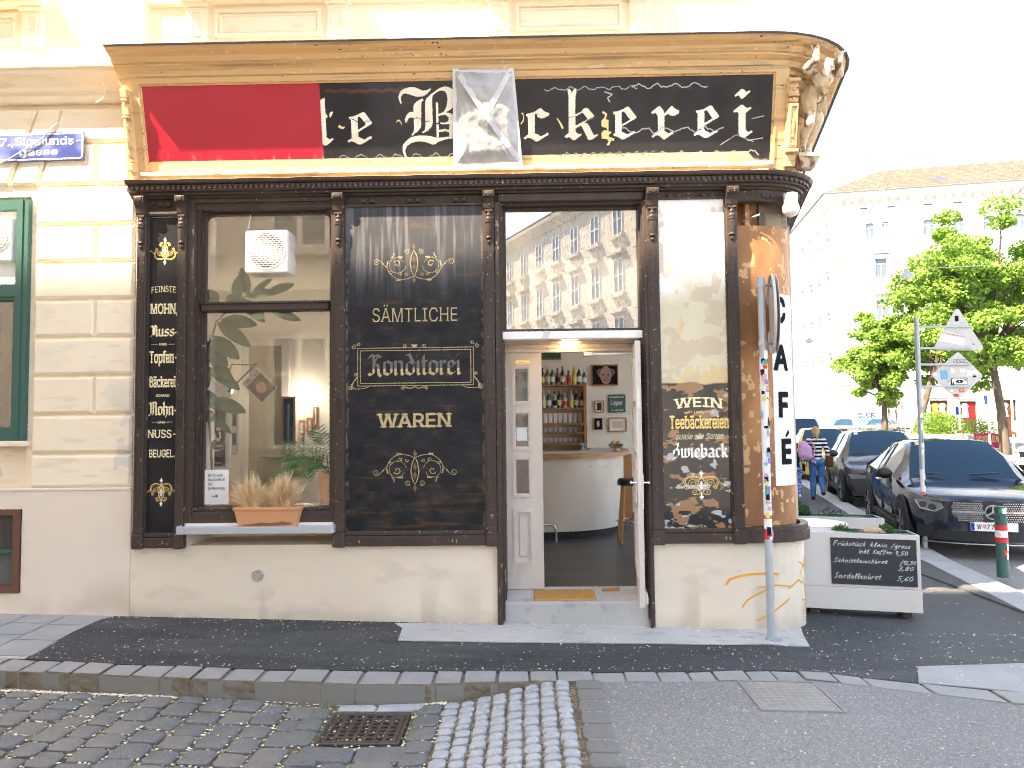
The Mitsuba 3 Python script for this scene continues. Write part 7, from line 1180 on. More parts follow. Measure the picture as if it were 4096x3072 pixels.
obj('pedestal', M().prism([(fb[0] - .085, -.13), (fb[0] + .10, -.13), (fb[0] + .12, .06), (fb[0] - .07, .08)], zt_ - .03, zt_, 'z').add(taper(fb[0] - .08, fb[0] + .10, -.12, .06, zt_ - .115, zt_ - .03, .03, .04), BXF), 'm_oldwood', AT)
# ---- the woman, seen from behind, and the child
def person(key_label, at, facing, S, pose, clothes):
    k = thing('person', key_label, 'person'); z0 = float(walk_z(*at)); fn = lambda v: (np.asarray(v) * S) @ rz(facing)[:3, :3].T + [at[0], at[1], z0]
    J = dict(head=(0, .03, 1.62), neck=(0, 0, 1.46), ch=(0, 0, 1.30), wa=(0, .0, 1.06), pe=(0, 0, .93), lsh=(-.17, 0, 1.40), rsh=(.17, 0, 1.40), lel=(-.25, -.03, 1.12), rel=(.24, -.04, 1.12), lwr=(-.23, .10, .92), rwr=(.24, .03, .90), lhp=(-.085, 0, .90), rhp=(.085, 0, .90), lkn=(-.09, .06, .50), rkn=(.09, .10, .50), lan=(-.10, .0, .08), ran=(.085, -.16, .17))
    J.update(pose); P = {a: np.array(b, float) for a, b in J.items()}; p = lambda a, r: (P[a], r)
    arm = lambda s, o=0: [p(s + 'sh', .052 + o), p(s + 'el', .04 + o), p(s + 'wr', .028 + o)]; leg = lambda s, o=0: [p(s + 'hp', .085 + o), p(s + 'kn', .056 + o), (P[s + 'kn'] * .6 + P[s + 'an'] * .4 + [0, -.02, 0], .054 + o), p(s + 'an', .036 + o)]
    tor = lambda o=0: [[p('ch', .125 + o), p('wa', .105 + o), p('pe', .13 + o)], [p('lsh', .055 + o), p('ch', .11 + o), p('rsh', .055 + o)], [(P['pe'] + [-.05, -.03, -.02], .105 + o), (P['pe'] + [.05, -.03, -.02], .105 + o)]]
    sq = np.array([1, .78, 1]); b = tor() + [arm('l'), arm('r'), leg('l'), leg('r'), [p('neck', .05), (P['head'] - [0, .01, .06], .055)], [(P['head'] + [0, -.012, .03], .088), (P['head'] + [0, .02, -.06], .058)], [(P['head'] + [0, .095, -.01], .012), (P['head'] + [0, .1, -.03], .014)]]
    for s, x in (('l', -1), ('r', 1)):
        b.append([(P[s + 'an'] + [0, -.03, -.03], .034), (P[s + 'an'] + [0, .12, -.045], .028)]); w = P[s + 'wr']; b.append([(w, .026), (w + [0, .01, -.06], .030)]); b.append([(P['head'] + [x * .088, -.01, -.01], .014), (P['head'] + [x * .09, -.015, .012], .012)])
        for i in range(4): b.append([(w + [0, (i - 1.5) * .016 + .01, -.075], .0095), (w + [-x * .012, (i - 1.5) * .016 + .014, -.115], .009), (w + [-x * .03, (i - 1.5) * .015 + .016, -.14], .008)])
        b.append([(w + [0, .035, -.04], .010), (w + [-x * .015, .055, -.085], .009)])
    obj('body', place(flesh(b, .022, 6), fn), 'm_skin', k, smooth=True)
    tp = [arm('l', .014), arm('r', .014)] + tor(.012)[:2] + [[p('neck', .06), p('ch', .12)]]; obj('top', place(flesh(tp, .025, 8), fn), clothes[0], k, smooth=True)
    obj('trousers', place(flesh([leg('l', .018), leg('r', .018)] + [[p('pe', .142), (P['wa'] - [0, 0, .05], .118)]] + tor(.013)[2:], .025, 8), fn), clothes[1], k, smooth=True)
    for s in 'lr': obj('shoe', place(flesh([[(P[s + 'an'] + [0, -.04, -.035], .042), (P[s + 'an'] + [0, .05, -.045], .042), (P[s + 'an'] + [0, .13, -.05], .034)]], .02, 4), fn), clothes[2], k, smooth=True)
    h = P['head']; obj('hair', place(flesh([[(h + [0, -.02, .045], .095), (h + [0, -.045, -.02], .08)]] + clothes[4](h), .02, 5), fn), clothes[3], k, smooth=True); return k, fn, P
wat = (6.6921,10.5589); face = -math.atan2(.25, .97)
tail = lambda h: [[(h + [0, -.11, .05], .035), (h + [.0, -.15, -.03], .04), (h + [.01, -.15, -.16], .022)]]
WO, wf, WP = person('woman with fair ponytail walking away in a striped top and blue jeans', wat, face, .955, {'ran': (.10, -.20, .20), 'rkn': (.10, .07, .50)}, ('m_stripes', 'm_jeans', 'm_black', 'm_hair', tail))
k = thing('backpack', "child's pink patterned backpack with dangling toys slung on the woman's left shoulder", 'backpack'); v, f = flesh([[((-.30, -.12, 1.30), .11), ((-.31, -.14, 1.08), .13)], [((-.22, -.16, 1.22), .10), ((-.22, -.17, 1.06), .11)], [((-.2, -.2, 1.0), .05), ((-.34, -.18, .99), .05)]], .02, 6); obj('bag', (wf(v), f), 'm_pack', k, smooth=True); obj('strap', M().tube([wf(np.array([q_]))[0] for q_ in ((-.2, -.08, 1.36), (-.12, -.13, 1.38), (-.05, -.15, 1.25), (-.08, -.16, 1.05), (-.16, -.17, .98))], .015, 6), 'm_sticker7', k, smooth=True)
for x, z, c in ((-.33, .90, 'm_sticker3'), (-.28, .88, 'm_sticker5'), (-.12, .93, 'm_sticker7'), (-.06, .9, 'm_sticker7')): obj('tag', M().ball(wf(np.array([[x, -.2, z]]))[0], (.022, .02, .04), 8, 6), c, k, smooth=True)
k = thing('handbag', "brown leather bag hanging at the woman's right side", 'bag'); obj('bag', M().box(.20, .36, -.09, .0, .78, 1.04, .02).xf(wf), 'm_leather', k, smooth=30); obj('strap', M().tube([wf(np.array([q_]))[0] for q_ in ((.22, -.04, 1.03), (.2, -.02, 1.25), (.17, .0, 1.46), (.2, -.07, 1.25), (.34, -.05, 1.03))], .008, 5), 'm_leather', k)
cat_ = (6.2105,10.5807); person('dark haired child in navy top and blue checked trousers half hidden behind the corner', cat_, face, .75, {}, ('m_navy', 'm_check', 'm_white', 'm_black', lambda h: [[(h + [0, -.05, .0], .09), (h + [0, -.08, -.16], .06)]]))

# ---------------------------------------------------------------- cars
pr('m_carblack', (.004, .008, .022), .05, spec=.8, coat=1.0); pr('m_cardark', (.030, .032, .038), .15, metal=.3, spec=.7, coat=1.0); pr('m_caryellow', (.62, .45, .09), .2, coat=1.0); pr('m_carwhite', (.74, .75, .76), .2, coat=1.0); pr('m_carblue', (.35, .45, .52), .2, coat=1.0); pr('m_cargrey', (.16, .17, .18), .2, metal=.3, coat=1.0); pr('m_carglass', (.022, .05, .085), .03, spec=.25); pr('m_lens', (.16, .17, .19), .05, spec=1.0); pr('m_dot', (.75, .76, .78), .2, metal=.8); df('m_blue', (.02, .06, .35))
def car(label, name, p, head, paint, L_=4.73, Wd=1.89, H=1.58, wb=2.87, fo=.86, hood=1.02, cowl=1.30, roof0=2.05, roof1=3.05, tail=4.45, rearz=1.18, wr=.36, detail=0, belt=1.02, zg=None):
    k = thing(name, label, 'car'); d = np.array([math.cos(head), math.sin(head)]); n = np.array([d[1], -d[0]]); hw = Wd / 2
    zg = float(gz(p[0])) - .088 if zg is None else zg; W_ = lambda v: np.column_stack([p[0] + d[0] * v[:, 0] + n[0] * v[:, 1], p[1] + d[1] * v[:, 0] + n[1] * v[:, 1], v[:, 2] + zg])
    # stations: x, top z, half width at belt, half width of the top, belt z
    ST_ = [(0, .80, .82, .66, .66), (.10, .87, .93, .76, .76), (.45, .93, .97, .80, .87), (.9, .96, .99, .84, .92), (cowl, hood, 1.0, .86, .97), ((cowl + roof0) / 2, (hood + H) / 2 + .045, 1.0, .76, belt), (roof0, H - .02, 1.0, .63, belt), ((roof0 + roof1) / 2 - .0, H, 1.0, .62, belt + .01), (roof1, H - .02, 1.0, .62, belt + .02), ((roof1 + tail) / 2, (H + rearz) / 2 + .06, .99, .62, belt + .04), (tail, rearz, .95, .66, belt + .05), (L_ - .06, rearz - .12, .90, .66, .95), (L_, .72, .82, .6, .66)]
    ring = []
    for x, zt, b, t, zb in ST_:
        b *= hw; t *= hw; lo = .24 if .3 < x < L_ - .3 else .30; zb = min(zb, zt - .03)
        h = [(0, lo - .02), (b * .86, lo - .02), (b * .97, lo + .12), (b * 1.0, lo + (zb - lo) * .45), (b * 1.005, lo + (zb - lo) * .72), (b * .965, zb), (t * 1.04, zt - .055 - .02 * (x > cowl)), (t * .90, zt - .012), (t * .45, zt + .012), (0, zt + .018)]
        ring.append([(x + .34 * max(0, 1 - x / 1.0) * (abs(y) / hw) ** 2.6 - .20 * max(0, 1 - (L_ - x) / .8) * (abs(y) / hw) ** 2.5, y, z) for y, z in h])
    Rg = np.array(ring); Rg = np.concatenate([Rg, Rg[:, -2:0:-1] * [1, -1, 1]], 1); m = Rg.shape[1]; nS = len(ST_); V = W_(Rg.reshape(-1, 3)); q = {'p': [], 'g': []}; cab = range(4, 10)
    for i in range(nS - 1):
        for j in range(m):
            jj = j if j < 9 else m - 1 - j
            glass = (i in (4, 5) and jj in (7, 8)) or (i in (8, 9) and jj in (7, 8)) or (i in (5, 6, 7, 8) and jj == 5)
            q['g' if glass else 'p'].append([i * m + j, i * m + (j + 1) % m, (i + 1) * m + (j + 1) % m, (i + 1) * m + j][::1])
    q['p'] = q['p']; caps = M()
    obj('body', (V, np.array(q['p'])), paint, k, smooth=38); obj('windows', (V, np.array(q['g'])), 'm_carglass', k, smooth=38)
    def capm(i):
        e = Rg[i][:10]; g = M(); ts = np.linspace(-1, 1, 13); pts = np.array([[(((ST_[i][0] + .34 * max(0, 1 - ST_[i][0]) * abs(y_ * t / hw) ** 2.6) if i == 0 else L_ - .20 * abs(y_ * t / hw) ** 2.5), y_ * t, z_) for t in ts] for _, y_, z_ in e]); a, b = pts.shape[:2]; I, J = np.meshgrid(np.arange(a - 1), np.arange(b - 1), indexing='ij'); g.add(pts.reshape(-1, 3), np.stack([I * b + J, I * b + J + 1, (I + 1) * b + J + 1, (I + 1) * b + J], -1).reshape(-1, 4)); return g
    obj('front', capm(0).xf(W_), paint, k, smooth=38); obj('rear', capm(nS - 1).xf(W_), paint, k, smooth=38)
    def face(poly, dz=.004, th=.02, seg=.06):
        g = M()
        for i in range(-17, 17):
            for c in polys(poly.buffer(0).intersection(sg.box(i * seg, -9, (i + 1) * seg, 9))): g.prism(c, -dz, th, 'x')
        return g.xf(lambda v: np.column_stack([v[:, 0] + .34 * (np.abs(v[:, 1]) / hw) ** 2.6 + np.clip(v[:, 2] - .80, 0, 1) * .9, v[:, 1], v[:, 2]])).xf(W_)
    for s in (-1, 1):
        for x in ((1.55, 2.42, 3.32) if detail else ()): obj('door_gap', M().box(x - .004, x + .004, min(s * (hw - .02), s * (hw + .0035)), max(s * (hw - .02), s * (hw + .0035)), .42, .86).xf(W_), 'm_rubber', k)
        for x in (fo, fo + wb):
            y = s * (hw - .11); a = np.linspace(0, np.pi, 13); 
            arch = [(x + (wr + .085) * math.cos(t), wr + (wr + .085) * math.sin(t)) for t in a]; lowr = [(x - wr - .085, .20), (x + wr + .085, .20)]
            g = M().prism(sg.Polygon(arch + [(x - wr - .085, .24), (x + wr + .085, .24)]), min(s * (hw - .02), s * (hw + .008)), max(s * (hw - .02), s * (hw + .008)), 'y'); obj('wheel_arch', g.xf(W_), 'm_rubber', k)
            w = obj('wheel', M().lathe([(wr * .66, -.11), (wr - .03, -.115), (wr, -.09), (wr, .09), (wr - .03, .115), (wr * .66, .11)], (0, 0, 0), 28, 1).xf(lambda v: v + [x, s * (hw - .09), wr]).xf(W_), 'm_rubber', k, smooth=40)
            sp = M()
            for t in range(5):
                for o in (-.16, .16):
                    b = t * 2 * np.pi / 5 + .3; sp.prism([(x + .05 * math.cos(b), wr + .05 * math.sin(b)), (x + wr * .66 * math.cos(b + o - .05), wr + wr * .66 * math.sin(b + o - .05)), (x + wr * .66 * math.cos(b + o + .06), wr + wr * .66 * math.sin(b + o + .06)), (x + .05 * math.cos(b + .6), wr + .05 * math.sin(b + .6))], min(s * (hw + .005), s * (hw + .022)), max(s * (hw + .005), s * (hw + .022)), 'y')
            obj('rim', sp.xf(W_), 'm_steel', w); obj('hub', M().prism(sg.Point(x, wr).buffer(wr * .655), min(s * (hw - .03), s * (hw + .0)), max(s * (hw - .03), s * (hw + .0)), 'y').xf(W_), 'm_black', w)
        obj('mirror', M().ball((roof0 - .52, s * (hw + .10), hood + .05), (.07, .12, .085), 12, 8).xf(W_), 'm_black' if detail else paint, k, smooth=True); 
        if detail:
            for xa, xb in ((roof0 + .62, roof0 + .72), (roof1 - .02, roof1 + .06)): obj('pillar', M().prism([(xa - .14, belt - .02), (xb - .14, belt - .02), (xb, H - .07), (xa, H - .07)], 0, .012, 'y').xf(lambda v: np.column_stack([v[:, 0], s * (hw * (.965 - .32 * (v[:, 2] - belt) / (H - .075 - belt)) + v[:, 1] + .002), v[:, 2]])).xf(W_), 'm_black', k)
        if detail: obj('door_handle', M().box(2.55, 2.75, min(s * (hw - .01), s * (hw + .03)), max(s * (hw - .01), s * (hw + .03)), .885, .915, .008).xf(W_), 'm_chrome', k); obj('sill', M().box(fo + .45, fo + wb - .45, min(s * (hw - .1), s * (hw + .012)), max(s * (hw - .1), s * (hw + .012)), .24, .36, .02).xf(W_), 'm_rubber', k)
        hl = [(s * .56, .70), (s * .66, .64), (s * .82, .67), (s * .88, .80), (s * .76, .80), (s * .58, .765)] if detail == 1 else [(s * .52, .66), (s * .80, .64), (s * .86, .74), (s * .55, .73)]
        h_ = obj('headlight', face(sg.Polygon(hl), .012), 'm_lens', k)
        if detail == 1: obj('lens', face(unary_union([sg.Point(s * .69, .705).buffer(.045), sg.Point(s * .79, .735).buffer(.04)]), .02), 'm_darkglass', h_); obj('rim', face(stroke([(s * .57, .705), (s * .66, .65), (s * .82, .68), (s * .87, .79)], .008), .02), 'm_chrome', h_)
    if detail: obj('wiper', M().tube([(cowl + .02, -.62, hood + .05), (cowl + .10, -.1, hood + .085), (cowl + .16, .25, hood + .10)], .009, 5).tube([(cowl + .02, .1, hood + .065), (cowl + .08, .5, hood + .075)], .009, 5).xf(W_), 'm_black', k); obj('toll_sticker', M().box(roof0 - .10, roof0 - .03, -.50, -.42, H - .09, H - .03).xf(W_), 'm_paper', k)
    if detail == 1:
        gp = sg.Polygon([(-.46, .775), (-.50, .69), (-.40, .545), (.40, .545), (.50, .69), (.46, .775)]).buffer(.025); gr = obj('grille', face(gp, .01), 'm_black', k); dots = []
        for r in range(9):
            for c in range(-17, 18):
                x, z = c * .0275 + (r % 2) * .0137, .545 + r * .029; pt_ = sg.Point(x, z)
                if gp.buffer(-.02).contains(pt_) and abs(x) > .11 and abs(z - .66) > .020: dots.append(pt_.buffer(.0085, quad_segs=2))
        obj('studs', face(unary_union(dots), .018), 'm_dot', gr, kind='stuff')
        for s in (-1, 1): obj('bar', face(sg.box(min(s * .10, s * .47), .648, max(s * .10, s * .47), .672), .02), 'm_chrome', gr)
        sc = (0, .665); star = unary_union([sg.Polygon([(sc[0] + .006 * math.cos(t + 1.57), sc[1] + .006 * math.sin(t + 1.57)), (sc[0] + .088 * math.cos(t), sc[1] + .088 * math.sin(t)), (sc[0] + .006 * math.cos(t - 1.57), sc[1] + .006 * math.sin(t - 1.57))]).buffer(.006) for t in (1.571, 3.665, 5.760)] + [sg.Point(sc).buffer(.098).difference(sg.Point(sc).buffer(.084))])
        obj('emblem_plate', face(sg.Point(sc).buffer(.09), .02), 'm_darkglass', gr); obj('emblem', face(star, .030), 'm_chrome', gr)
        for a, nm, c in ((sg.Polygon([(-.62, .40), (.62, .40), (.72, .27), (-.72, .27)]), 'lower_grille', 'm_rubber'), (sg.box(-.80, .225, .80, .238), 'lip', 'm_steel'), (sg.Polygon([(-.86, .46), (-.66, .44), (-.70, .32), (-.86, .28)]), 'air_intake', 'm_rubber'), (sg.Polygon([(.86, .46), (.66, .44), (.70, .32), (.86, .28)]), 'air_intake', 'm_rubber')): obj(nm, face(a, .008), c, k)
        np_ = obj('number_plate', M().box(-.05, -.02, -.275, .275, .415, .53, .003).xf(W_), 'm_signwhite', k)
        t = lambda g: M().prism(sa.scale(g, 1, 1), -.0515, -.05, 'x').xf(lambda v: np.column_stack([v[:, 0], v[:, 1], v[:, 2]])).xf(W_)
        obj('lettering', t(unary_union([fit(text2d('W', 1, True), -.205, -.145, .44, .508), fit(text2d('7784', 1, True), -.09, .105, .44, .508)])), 'm_ink', np_); obj('crest', t(sg.Polygon([(-.13, .505), (-.098, .505), (-.098, .46), (-.114, .442), (-.13, .46)])), 'm_signred', np_); obj('cross', t(sg.box(-.117, .445, -.111, .505).union(sg.box(-.13, .477, -.098, .484))), 'm_signwhite', np_); obj('strip', t(sg.box(-.272, .418, -.232, .527)), 'm_blue', np_)
        obj('badge', M().lathe([(0, .004), (.03, .003), (.032, 0)], (.16, 0, .83), 14).xf(W_), 'm_chrome', k)
    else:
        obj('grille', face(sg.Polygon([(-.42, .72), (-.36, .52), (.36, .52), (.42, .72)]), .01), 'm_black', k); obj('number_plate', M().box(-.03, -.01, -.26, .26, .42, .53).xf(W_), 'm_signwhite', k)
    return k
HD = math.radians(73.5)
car('shiny black SUV with a star emblem on its studded grille, nearest parked car', 'parked_car', [6.2582,3.62], HD, 'm_carblack', detail=1)
car('dark grey SUV parked behind the shiny black one', 'parked_car', (7.72, 9.1), HD, 'm_cardark', L_=4.48, Wd=1.85, H=1.64, wb=2.67, fo=.9, hood=1.08, cowl=1.25, roof0=1.95, roof1=3.5, tail=4.3, rearz=1.25, detail=2)
car('yellow car parked beyond the dark grey SUV, partly behind the woman', 'parked_car', (8.95, 15.3), HD, 'm_caryellow', L_=4.4, Wd=1.8, H=1.62, wb=2.7, hood=1.02, cowl=1.0, roof0=1.75, roof1=3.7, tail=4.3, rearz=1.2)
car('pale blue van parked behind the yellow car', 'parked_car', (10.6, 21.5), HD, 'm_carblue', L_=4.8, Wd=1.9, H=1.95, wb=2.9, hood=1.15, cowl=.9, roof0=1.6, roof1=4.3, tail=4.7, rearz=1.5)
car('white hatchback cut off by the right edge of the view', 'parked_car', (17.0, 18.6), math.radians(12), 'm_carwhite', L_=4.1, Wd=1.75, H=1.46, wb=2.55, fo=.8, hood=.95, cowl=1.1, roof0=1.8, roof1=3.0, tail=3.95, rearz=1.1)
for x, y, hd_, c, l in ((17.8, 45, 80, 'm_carwhite', 'far white car at the left of the row down the street'), (20.6, 47, 80, 'm_carwhite', 'second far white car down the street'), (24.3, 50, 60, 'm_cargrey', 'far dark car in the row down the street'), (27.2, 52, 40, 'm_cargrey', 'far dark car turned to the viewer, right of the far row')): car(l, 'parked_car', (x, y), math.radians(hd_), c, L_=4.3, Wd=1.8, H=1.5, wb=2.6, hood=.98, zg=.18)

# ---------------------------------------------------------------- the far side of the square
FB = thing('corner_building', 'large white corner house with red tiled roof and bracketed eaves behind the trees', 'building')
wo = np.array([30.2, 63.7]); wd = np.array([0.9829,-0.1843]); wn = np.array([wd[1], -wd[0]]); ld = np.array([3.1, 20.8]) / math.hypot(3.1, 20.8); ln = np.array([-ld[1], ld[0]])
fr = lambda v: np.column_stack([wo[0] + wd[0] * v[:, 0] - wn[0] * v[:, 1], wo[1] + wd[1] * v[:, 0] - wn[1] * v[:, 1], v[:, 2]])     # (along, into, up) on the right-hand front
lf = lambda v: np.column_stack([wo[0] + ld[0] * v[:, 0] - ln[0] * v[:, 1], wo[1] + ld[1] * v[:, 0] - ln[1] * v[:, 1], v[:, 2]])     # and on the front receding to the left
EV = 23.2; P0, P1_, P2_, P3_ = wo, wo + wd * 46, wo + wd * 46 + ld * 34, wo + ld * 34
obj('wall', M().prism([P0, P1_, P2_, P3_], -.3, EV, 'z'), 'm_farwhite', FB)
obj('eaves', sweep([(0, EV - 1.3), (.12, EV - 1.3), (.15, EV - .75), (.2, EV - .7), (.9, EV - .25), (1.05, EV - .2), (1.1, EV + .12), (0, EV + .2)], [tuple(P3_), tuple(P0), tuple(P1_)]), 'm_farwhite', FB); obj('gutter', sweep([(1.08, EV + .02), (1.22, EV + .02), (1.22, EV + .16), (1.08, EV + .16)], [tuple(P3_), tuple(P0), tuple(P1_)]), 'm_lead', FB)
q = M()
for i in range(56): q.box(.2 + i * .8, .45 + i * .8, -.85, 0, EV - .95, EV - .3)
q.xf(fr); q2 = M()
for i in range(42): q2.box(.2 + i * .8, .45 + i * .8, -.85, 0, EV - .95, EV - .3)
obj('bracket_row', q.join(q2.xf(lf)), 'm_farwhite', FB, kind='stuff', label='row of white brackets under the eaves')
ctr = lambda a, b: P0 + wd * a + ld * b; rg = EV + 4.3; e_ = [P0 - wd * 1.1 - ld * 1.1, P1_ + wd - ld * 1.1, P2_, P3_ - wd * 1.1]; r1, r2, r3 = ctr(6.5, 6.5), ctr(42, 6.5), ctr(6.5, 34)
v = [[*e_[0], EV + .14], [*e_[1], EV + .14], [*r2, rg], [*r1, rg], [*e_[3], EV + .14], [*r3, rg], [*ctr(42, 20), EV], [*ctr(20, 34), EV]]; obj('roof', M().add(v, [[0, 1, 2, 3]]).add(v, [[4, 0, 3, 5]]).add(v, [[3, 2, 6, 7]]), 'm_rooftile', FB)
tp = lambda a, b, h: (a, b, h)
q = M()
for r in range(15):
    t0 = r / 15; a, b = np.array(e_[0]) * (1 - t0) + r1 * t0, np.array(e_[1]) * (1 - t0) + r2 * t0; z = EV + .14 + (rg - EV - .14) * t0; d = -ld * .05; q.add([[*(a + d), z + .05], [*(b + d), z + .05], [*(b + d), z + .11], [*(a + d), z + .11]], [[0, 1, 2, 3]])
obj('tile_course', q, 'm_rooftile', FB, kind='stuff')
for s, t, w, h in ((9.5, 7, 3.2, 1.6), (3.6, 6, 1.2, 1.3), (27, 7, 4, 1.7)): obj('chimney', M().box(s, s + w, t, t + .9, EV + 2.5, rg + h, .03).box(s - .1, s + w + .1, t - .1, t + 1, rg + h, rg + h + .15).xf(fr), 'm_farwhite', FB)
for s in (9.0, 21.5): obj('skylight', M().box(s, s + 1.3, .55, 1.3, EV + 1.05, EV + 1.4).xf(fr), 'm_winglass', FB)
df('m_winframe', (.42, .26, .17)); df('m_winwhite', (.66, .66, .65))
def fwin(r, fn, kind=1):
    x0, z0, x1, z1 = r; w = x1 - x0; c = (x0 + x1) / 2; arch = [(x0, z0), (x1, z0), (x1, z1 - .15 * w), (c + .25 * w, z1), (c - .25 * w, z1), (x0, z1 - .15 * w)] if kind else [(x0, z0), (x1, z0), (x1, z1), (x0, z1)]
    g = sg.Polygon(arch); f = obj('window', M().prism(g.buffer(.2, join_style=2).difference(g), -.14, .02, 'y').xf(fn), 'm_winwhite', FB); obj('pane', M().prism(g, -.02, .0, 'y').xf(fn), 'm_winglass', f)
    if kind: obj('glazing_bar', M().box(x0, x1, -.06, -.02, z0 + (z1 - z0) * .64, z0 + (z1 - z0) * .70).box(c - .07, c + .07, -.055, -.02, z0, z0 + (z1 - z0) * .64).xf(fn), 'm_winframe' if kind < 3 else 'm_winwhite', f)
    obj('sill', M().box(x0 - .3, x1 + .3, -.28, 0, z0 - .22, z0 - .02).xf(fn), 'm_farwhite', f)
    if kind == 2: obj('hood', M().box(x0 - .4, x1 + .4, -.45, 0, z1 + .35, z1 + .7).box(x0 - .3, x0 - .1, -.2, 0, z0, z1 + .35).box(x1 + .1, x1 + .3, -.2, 0, z0, z1 + .35).xf(fn), 'm_farwhite', f)
for r in [(2.3762,21.7276,3.0108,21.9757),(4.7796,21.7312,5.4279,21.9759),(7.9329,21.7358,8.6777,21.9705),(10.517,21.7396,11.2723,21.971),(13.1255,21.7435,13.8488,21.9746),(15.6735,21.7473,16.3863,21.9767)]: fwin(r, fr, 0)
for r in [(2.8163,18.8467,3.4918,20.3834),(4.2295,19.8975,4.867,20.4368),(7.8724,18.9157,8.7699,20.39),(10.4327,18.9915,11.337,20.3584),(12.9942,18.9928,13.8904,20.42),(15.5379,18.9927,16.4233,20.4092)]: fwin(r, fr, 3)
for y0, y1 in ((1029, 1112), (1190, 1272), (1350, 1430)):
    for r in [(3.5328,15.0769,4.5497,17.0241),(7.7284,15.0051,8.7489,16.9511),(10.3204,14.9658,11.3099,16.9455),(12.8731,14.9272,13.8741,16.9376),(15.3668,14.8903,16.3587,16.9322)]: dz = (y0 - 1029) * -.0243; fwin((r[0], r[1] + dz, r[2], r[3] + dz), fr, 2)
for c in range(9):
    s = 2.2 + c * 3.5
    for z, h, kd in ((20.6, .6, 0), (17.6, 2.1, 3), (13.6, 2.3, 2), (9.5, 2.3, 2), (5.6, 2.2, 2)): fwin((s - .55, z, s + .55, z + h), lf, kd)
for fn, n in ((fr, 46), (lf, 34)):
    for z, d, h in ((16.9, .3, .35), (4.9, .5, .5), (12.9, .2, .25)): obj('string_course', M().box(0, n, -d, .01, z, z + h).xf(fn), 'm_farwhite', FB)
# shop openings and daubed walls at its foot
G_ = {'d1': (4.168339056351224, 1.0327450559905502, 4.956510043804396, 3.027778873164852), 'd2': (7.819442367145703, 1.2297577171229412, 9.277830833519523, 3.262187936871178), 'd3': (10.357220856288544, 1.156429431735591, 11.671445139630286, 3.1526408142963644), 'd4': (13.624231339426853, 1.1679818209089814, 14.961639957273805, 3.2127313494523237), 'a': (4.084284016728725, 3.63335349835754, 5.093467773431515, 4.442444862517681), 'g1': (1.4893482362242927, 1.7252471086465677, 3.022364401838051, 2.7025469716939914), 'g1b': (1.4190896500706127, 0.9412365152249631, 2.9868223914530003, 1.6600633941189697), 'g2': (5.29600017313647, 2.1977827446326663, 6.379599628197505, 2.887724236049783), 'g3': (5.252506921660929, 0.9749467869687237, 6.3093184304337555, 2.137232491639829), 'st': (5.28733468849372, 0.12902014359857694, 6.367612836349317, 0.7766083518499367), 'g4': (7.349651411795253, 1.234757340268343, 7.734807746092628, 2.398851139814553)}
for kx in ('d1', 'd2', 'd3', 'd4'):
    x0, z0, x1, z1 = G_[kx]; f = obj('shop_window', M().prism(sg.box(x0 - .15, -.2, x1 + .15, z1 + .2).difference(sg.box(x0, -.3, x1, z1)), -.1, .02, 'y').xf(fr), 'm_winwhite', FB); obj('opening', M().box(x0, x1, -.03, .0, -.2, z1).xf(fr), 'm_leather', f); obj('awning', M().box(x0 - .3, x1 + .3, -.5, -.02, z1 + .25, z1 + .4).xf(fr), 'm_winwhite', f)
    for i, cc in enumerate({'d1': ['m_sticker7'], 'd2': ['m_byellow', 'm_straw'], 'd3': ['m_paper', 'm_inkred'], 'd4': ['m_greige']}[kx]):
        cx, n = x0 + (x1 - x0) * (.3 + .4 * i if kx != 'd1' else .5), .28; zb = z1 - (z1 - z0) * .75; obj('garment', M().prism([(cx - .3, zb), (cx + .3, zb), (cx + .2, zb + .8), (cx + .35, zb + 1.1), (cx + .18, zb + 1.3), (cx - .18, zb + 1.3), (cx - .35, zb + 1.1), (cx - .2, zb + .8)], -.09, -.04, 'y').xf(fr), cc, f)
x0, z0, x1, z1 = G_['a']; obj('arch', M().prism(sg.Point((x0 + x1) / 2, z0).buffer((x1 - x0) / 2).intersection(sg.box(x0, z0, x1, z1 + 1)), -.02, .0, 'y').xf(fr), 'm_leather', FB)
def daub(s, r, c, bold=True): obj('graffiti', M().prism(fit(text2d(s, 1, bold).buffer(.03), r[0], r[2], r[1], r[3]), -.025, -.015, 'y').xf(fr), c, FB, kind='stuff')
daub('CLUB', (G_['g1'][0], G_['g1'][1], G_['g1'][2], (G_['g1'][1] + G_['g1'][3]) / 2), 'm_blue'); daub('HOCK', (G_['g1'][0], (G_['g1'][1] + G_['g1'][3]) / 2 + .1, G_['g1'][2], G_['g1'][3]), 'm_sticker3'); daub('SOL', G_['g1b'], 'm_sticker6'); daub('RAP', G_['g2'], 'm_sticker7'); daub('NEW', G_['g3'], 'm_sticker2'); daub('STL', G_['st'], 'm_ink'); daub('OI', G_['g4'], 'm_sticker6')
